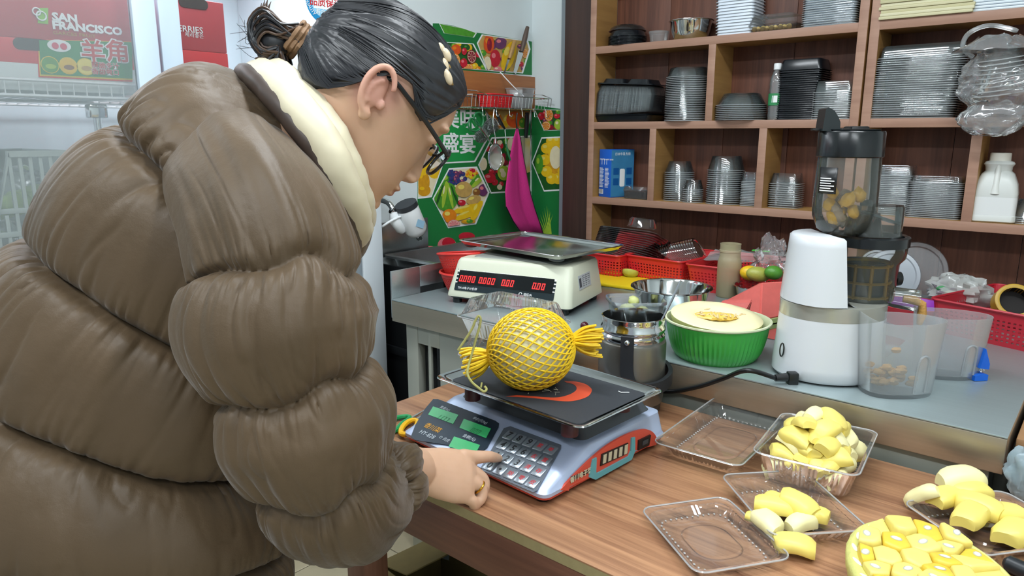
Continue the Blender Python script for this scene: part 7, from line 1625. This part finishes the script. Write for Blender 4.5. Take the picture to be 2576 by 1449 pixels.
for u in usH:
    ring = []
    for (s_, f, uu) in head_ring(u, 0, 220):
        h = uu - hb(f); r0 = Vector((s_, f, uu)); dv = r0 - KN; az = math.atan2(dv.dot(A2), dv.dot(A1)); along = dv.dot(AXh)
        strand = nz(math.cos(az) * 26, math.sin(az) * 26, along * 5) + .6 * nz(math.cos(az) * 60, math.sin(az) * 60, along * 8)
        clump = nz(math.cos(az) * 7, math.sin(az) * 7, along * 6)
        off = -.007 + (.0160 * smst(h, -.006, .022)) + .0012 * strand * smst(h, .0, .02) + .0028 * clump * smst(h, .01, .05)
        pull = max(0, 1 - dv.length / .06); off += .010 * pull
        nrm = Vector((s_ / .006, (f + .005) / .009, uu / .009)).normalized(); ring.append(tuple(HD(*(r0 + nrm * off))))
    hr.append(ring)
def hair_material():
    t = NT('hair_black'); b = t.b; b.inputs['Roughness'].default_value = .38; b.inputs['Specular IOR Level'].default_value = .6
    at = t.node('ShaderNodeTexCoord'); n = t.node('ShaderNodeTexNoise', i_Scale=60.0, i_Detail=3.0); t.link(at.outputs['Object'], n.inputs['Vector'])
    rp = t.node('ShaderNodeValToRGB'); t.link(n.outputs['Fac'], rp.inputs[0]); rp.color_ramp.elements[0].color = lin('#14161b'); rp.color_ramp.elements[1].color = lin('#2a2b30'); t.link(rp.outputs[0], b.inputs['Base Color']); return t.m
M_hair = hair_material(); M_hairb = mat('hair_brown', '#4a3527', .45, noise_amt=.3, nscale=80)
hc_ = mk('hair', rings_(hr, True, True, False), M_hair, person, ang=180)
# loose strands over the cap
rn = random.Random(77); g = MB()
for k in range(230):
    a0 = rn.uniform(0, 2 * math.pi); pts = []
    for i in range(9):
        t_ = i / 8; u = None
        ph = a0 + rn.uniform(-.02, .02)
        # great arc from the hairline back to the knot, on the cap
        f = .072 * (1 - t_) + -.105 * t_; rad = 1.0
        uu = .030 + math.sin(a0) * (.085 * math.sin(math.pi * (.18 + .68 * t_)) + .0)
        if uu < hb(f) + .004: uu = hb(f) + .004
        if uu > .108: uu = .108
        w = hinterp(uu, 3); fr_, bk_ = hinterp(uu, 1), hinterp(uu, 2); cf = (fr_ + bk_) / 2 - .008; L = (fr_ - cf) if f > cf else (cf - bk_)
        q = min(.98, abs(f - cf) / L); ss = w * math.sqrt(max(0, 1 - q * q)) * (1 if math.cos(a0) > 0 else -1)
        p = Vector((ss, f, uu)); nrm = Vector((ss / .006, (f + .005) / .009, uu / .009)).normalized(); pts.append(HD(*(p + nrm * (.0094 + .0012 * nz(k, i * .4, 0)))))
    g.add(tube_(smooth_path(pts, 2), [.0009] * 16 + [.0006], 4, caps=False))
tag(g.build('hair_strands', M_hair, person), kind='stuff')
# knot of hair at the back
kc_ = rel(PX(702, 108, .955)); bs = rel(PX(748, 100, .955)); g = MB(); rn = random.Random(5); PXM = .955 * k1
def kp(dx, dy, dd): return kc_ + RT * dx * PXM - UP * dy * PXM + FW * dd
for k in range(120):
    a = rn.uniform(-.9, .9); w_ = rn.uniform(.5, 1.15); dd = rn.uniform(-.028, .028)
    pts = [bs + RT * rn.uniform(-6, 30) * PXM + UP * rn.uniform(-32, 32) * PXM + FW * dd * .6, kp(20, -18 + 22 * a, dd), kp(-20 * w_, -42 * w_ + 30 * a, dd * 1.2), kp(-56 * w_, -6 + 34 * a, dd), kp(-30 * w_, 40 * w_ + 12 * a, dd * .9), kp(12, 30 + 10 * a, dd * .8), kp(rn.uniform(-50, 30), rn.uniform(45, 90), dd * .7)][:rn.choice((5, 6, 7, 7))]
    g.add(tube_(smooth_path(pts, 4), .0016, 5), 1 if rn.random() < .5 else 0)
for k in range(22):
    a = rn.uniform(1.2, 4.6); r_ = rn.uniform(50, 95); p0 = kp(rn.uniform(-40, 10), rn.uniform(-30, 40), rn.uniform(-.02, .02)); p2 = kp(-20 + r_ * math.cos(a) * .8 - 30, r_ * math.sin(a), rn.uniform(-.03, .03))
    g.add(tube_(smooth_path([p0, p0.lerp(p2, .5) + UP * rn.uniform(-.025, .025) + RT * rn.uniform(-.02, .02), p2], 4), [.0004] * 8 + [.0002], 4), 0)
for x0, y0, x1, y1 in ((-30, -40, -36, -108), (-26, -40, -28, -112), (-34, -40, -44, -100), (-30, -38, -20, -104)):
    g.add(tube_(smooth_path([kp(x0, y0, 0), kp((x0 + x1) / 2 - 8, (y0 + y1) / 2, 0), kp(x1, y1, 0)], 5), [.0022] * 8 + [.0012, .0006, .0004], 5), 1)
tag(g.build('hair_knot', [M_hair, M_hairb], person), kind='stuff')
mk('knot_core', ell_((0, 0, 0), .026, .026, .022, 24, 16, lambda p: 1 + .15 * noise.noise(p * 3)), M_hair, person, loc=kc_ + RT * -.006)
g = MB()
for i in range(3): g.add(tube_([bs + (HF * .006 * (i - 1)) + (HU * math.cos(a) + HS * math.sin(a)) * (.021 + .002 * math.sin(6 * a + i)) for a in (2 * math.pi * q / 26 for q in range(26))], .0042, 7, True))
g.build('hair_tie', mat('tie_tan', '#8a6a4c', .7, noise_amt=.3, nscale=120), person)
# clip of shell-like beads
for k, (x, y, rx, rz_, an) in enumerate(((1110, 122, 16, 9, 62), (1124, 138, 18, 10, 66), (1119, 164, 19, 10, 74), (1127, 194, 21, 10, 70))):
    d_ = .886; mk('clip_bead', ell_((0, 0, 0), rx * d_ * k1, .0045, rz_ * d_ * k1, 18, 12), mat('bead_cream', '#d9c6a6', .25, coat=.5), person, loc=rel(PX(x, y, d_)), rot=(0, R(an), CAMZ))
mk('clip_bar', tube_([rel(PX(1110, 108, .895)), rel(PX(1128, 160, .893)), rel(PX(1136, 215, .893))], .0025, 6), mat('clip_gold', '#b08a4a', .3, metal=.8), person)
# ---- glasses
M_gl = mat('glasses_frame', '#16171a', .22)
for s_ in (-1, 1):
    rg = [HD(s_ * .034 + .0245 * math.cos(a) * (abs(math.cos(a)) ** -.25 if abs(math.cos(a)) > .05 else 1), .1020 + .0015 * math.sin(a) - .10 * max(0, abs(s_ * .034 + .0245 * math.cos(a)) - .02) ** 1.0 * .25, -.008 + .0200 * math.sin(a)) for a in (2 * math.pi * i / 30 for i in range(30))]
    mk('frame_rim', tube_(rg, .0022, 8, True), M_gl, person)
    cc = sum(rg, Vector()) / 30; mk('lens', ([tuple(p) for p in rg] + [tuple(cc)], [[i, (i + 1) % 30, 30] for i in range(30)]), plastic('lens_glass', '#c8d4cc', .10, .9, .02), person)
    mk('temple_arm', tube_(smooth_path([HD(s_ * .0595, .0990, .002), HD(s_ * .0725, .092, .004), HD(s_ * .0825, .050, .016), HD(s_ * .0835, .010, .026), HD(s_ * .0815, -.016, .030), HD(s_ * .0785, -.034, .016)], 4), .0030, 8), M_gl, person)
mk('bridge', tube_(smooth_path([HD(-.0105, .1010, -.002), HD(0, .1055, .002), HD(.0105, .1010, -.002)], 4), .0020, 8), M_gl, person)
for s_ in (-1, 1): mk('eyelashes', tube_(smooth_path([HD(s_ * .019, .0850, .004), HD(s_ * .027, .0872, .0025), HD(s_ * .036, .0862, .002), HD(s_ * .045, .0795, .004)], 3), .0013, 5), M_hair, person); 
# ---- cream collar rolls and dark piping
ca, cb = Vector((648, 182, 0)), Vector((928, 572, 0))
def collar_ring(shift, ka, kd, rad, name, m, wr_=.0, d0=.965, seed=0):
    axI = Vector((.80, -.60)); cx0, cy0 = (ca.x + cb.x) / 2, (ca.y + cb.y) / 2
    al = Vector((.58, .81)); L_ = 238 * ka; pts = []
    for i in range(90):
        a = 2 * math.pi * i / 90; near = math.cos(a); sh_ = shift - 38 * max(0, math.sin(a)); cx = cx0 + axI.x * sh_; cy2 = cy0 + axI.y * sh_
        x = cx + al.x * L_ * math.sin(a) + axI.x * 34 * near; y = cy2 + al.y * L_ * math.sin(a) + axI.y * 34 * near
        pts.append(rel(PX(x, y, d0 - kd * near)))
    g_ = []
    for i, p in enumerate(pts):
        tn_ = (pts[(i + 1) % 90] - pts[i - 1]).normalized(); o1 = (RT * .8 + UP * .6); o1 = (o1 - tn_ * o1.dot(tn_)).normalized(); o2 = tn_.cross(o1); ring = []
        for k in range(18):
            th = 2 * math.pi * k / 18; w_ = 1 + .10 * nz(i * .35, math.cos(th) * 1.2, seed + math.sin(th)) + .07 * nz(i * .9, seed, k * .2)
            ring.append(tuple(p + (o1 * math.cos(th) * rad[0] + o2 * math.sin(th) * rad[1]) * w_))
        g_.append(ring)
    return mk(name, rings_(g_, True, loop=True), m, person, ang=80)
collar_ring(-30, 1.05, .128, (.014, .018), 'collar_piping', M_jdark, d0=.968, seed=3)
collar_ring(0, 1.0, .130, (.021, .018), 'collar_roll', M_cream, seed=1)
collar_ring(26, .93, .112, (.020, .016), 'collar_roll', M_cream, seed=2)
# ---- trousers and shoes, below the picture
M_tr = mat('trousers_dark', '#2b2a2e', .8, noise_amt=.1, nscale=60); sideP = Vector((FW.x, FW.y, 0)).normalized()
for s_ in (-1, 1):
    h0 = Vector((0, 0, 0)) + sideP * s_ * .10; pts = [h0 + Vector((0, 0, hipC.z + .12)), h0 + Vector((0, 0, hipC.z - .10)), h0 + sideP * s_ * .01 + RT * .03 + Vector((0, 0, .45)), h0 + sideP * s_ * .01 + Vector((0, 0, .08))]
    mk('trouser_leg', tube_(smooth_path(pts, 8), [.12] * 8 + [.105] * 8 + [.08] * 9, 24), M_tr, person)
    fo = h0 + sideP * s_ * .01
    mk('shoe', ell_((0, 0, 0), .135, .05, .055, 24, 14, lambda p: 1 if p.z > -.2 else .9), M_black, person, loc=fo + RT * .05 + Vector((0, 0, .048)), rot=(0, 0, CAMZ))
# ================================================================== lettering becomes plain meshes
bpy.context.view_layer.update()
_dg = bpy.context.evaluated_depsgraph_get()
for o in [q for q in bpy.data.objects if q.type == 'FONT']:
    me = bpy.data.meshes.new_from_object(o.evaluated_get(_dg)); nm = o.name
    n = bpy.data.objects.new('lettering', me); COL.objects.link(n); n.parent = o.parent
    n.matrix_parent_inverse = o.matrix_parent_inverse.copy(); n.matrix_basis = o.matrix_basis.copy()
    bpy.data.objects.remove(o)
for o in bpy.data.objects:
    if o.name.startswith('lettering'): o.name = 'lettering'
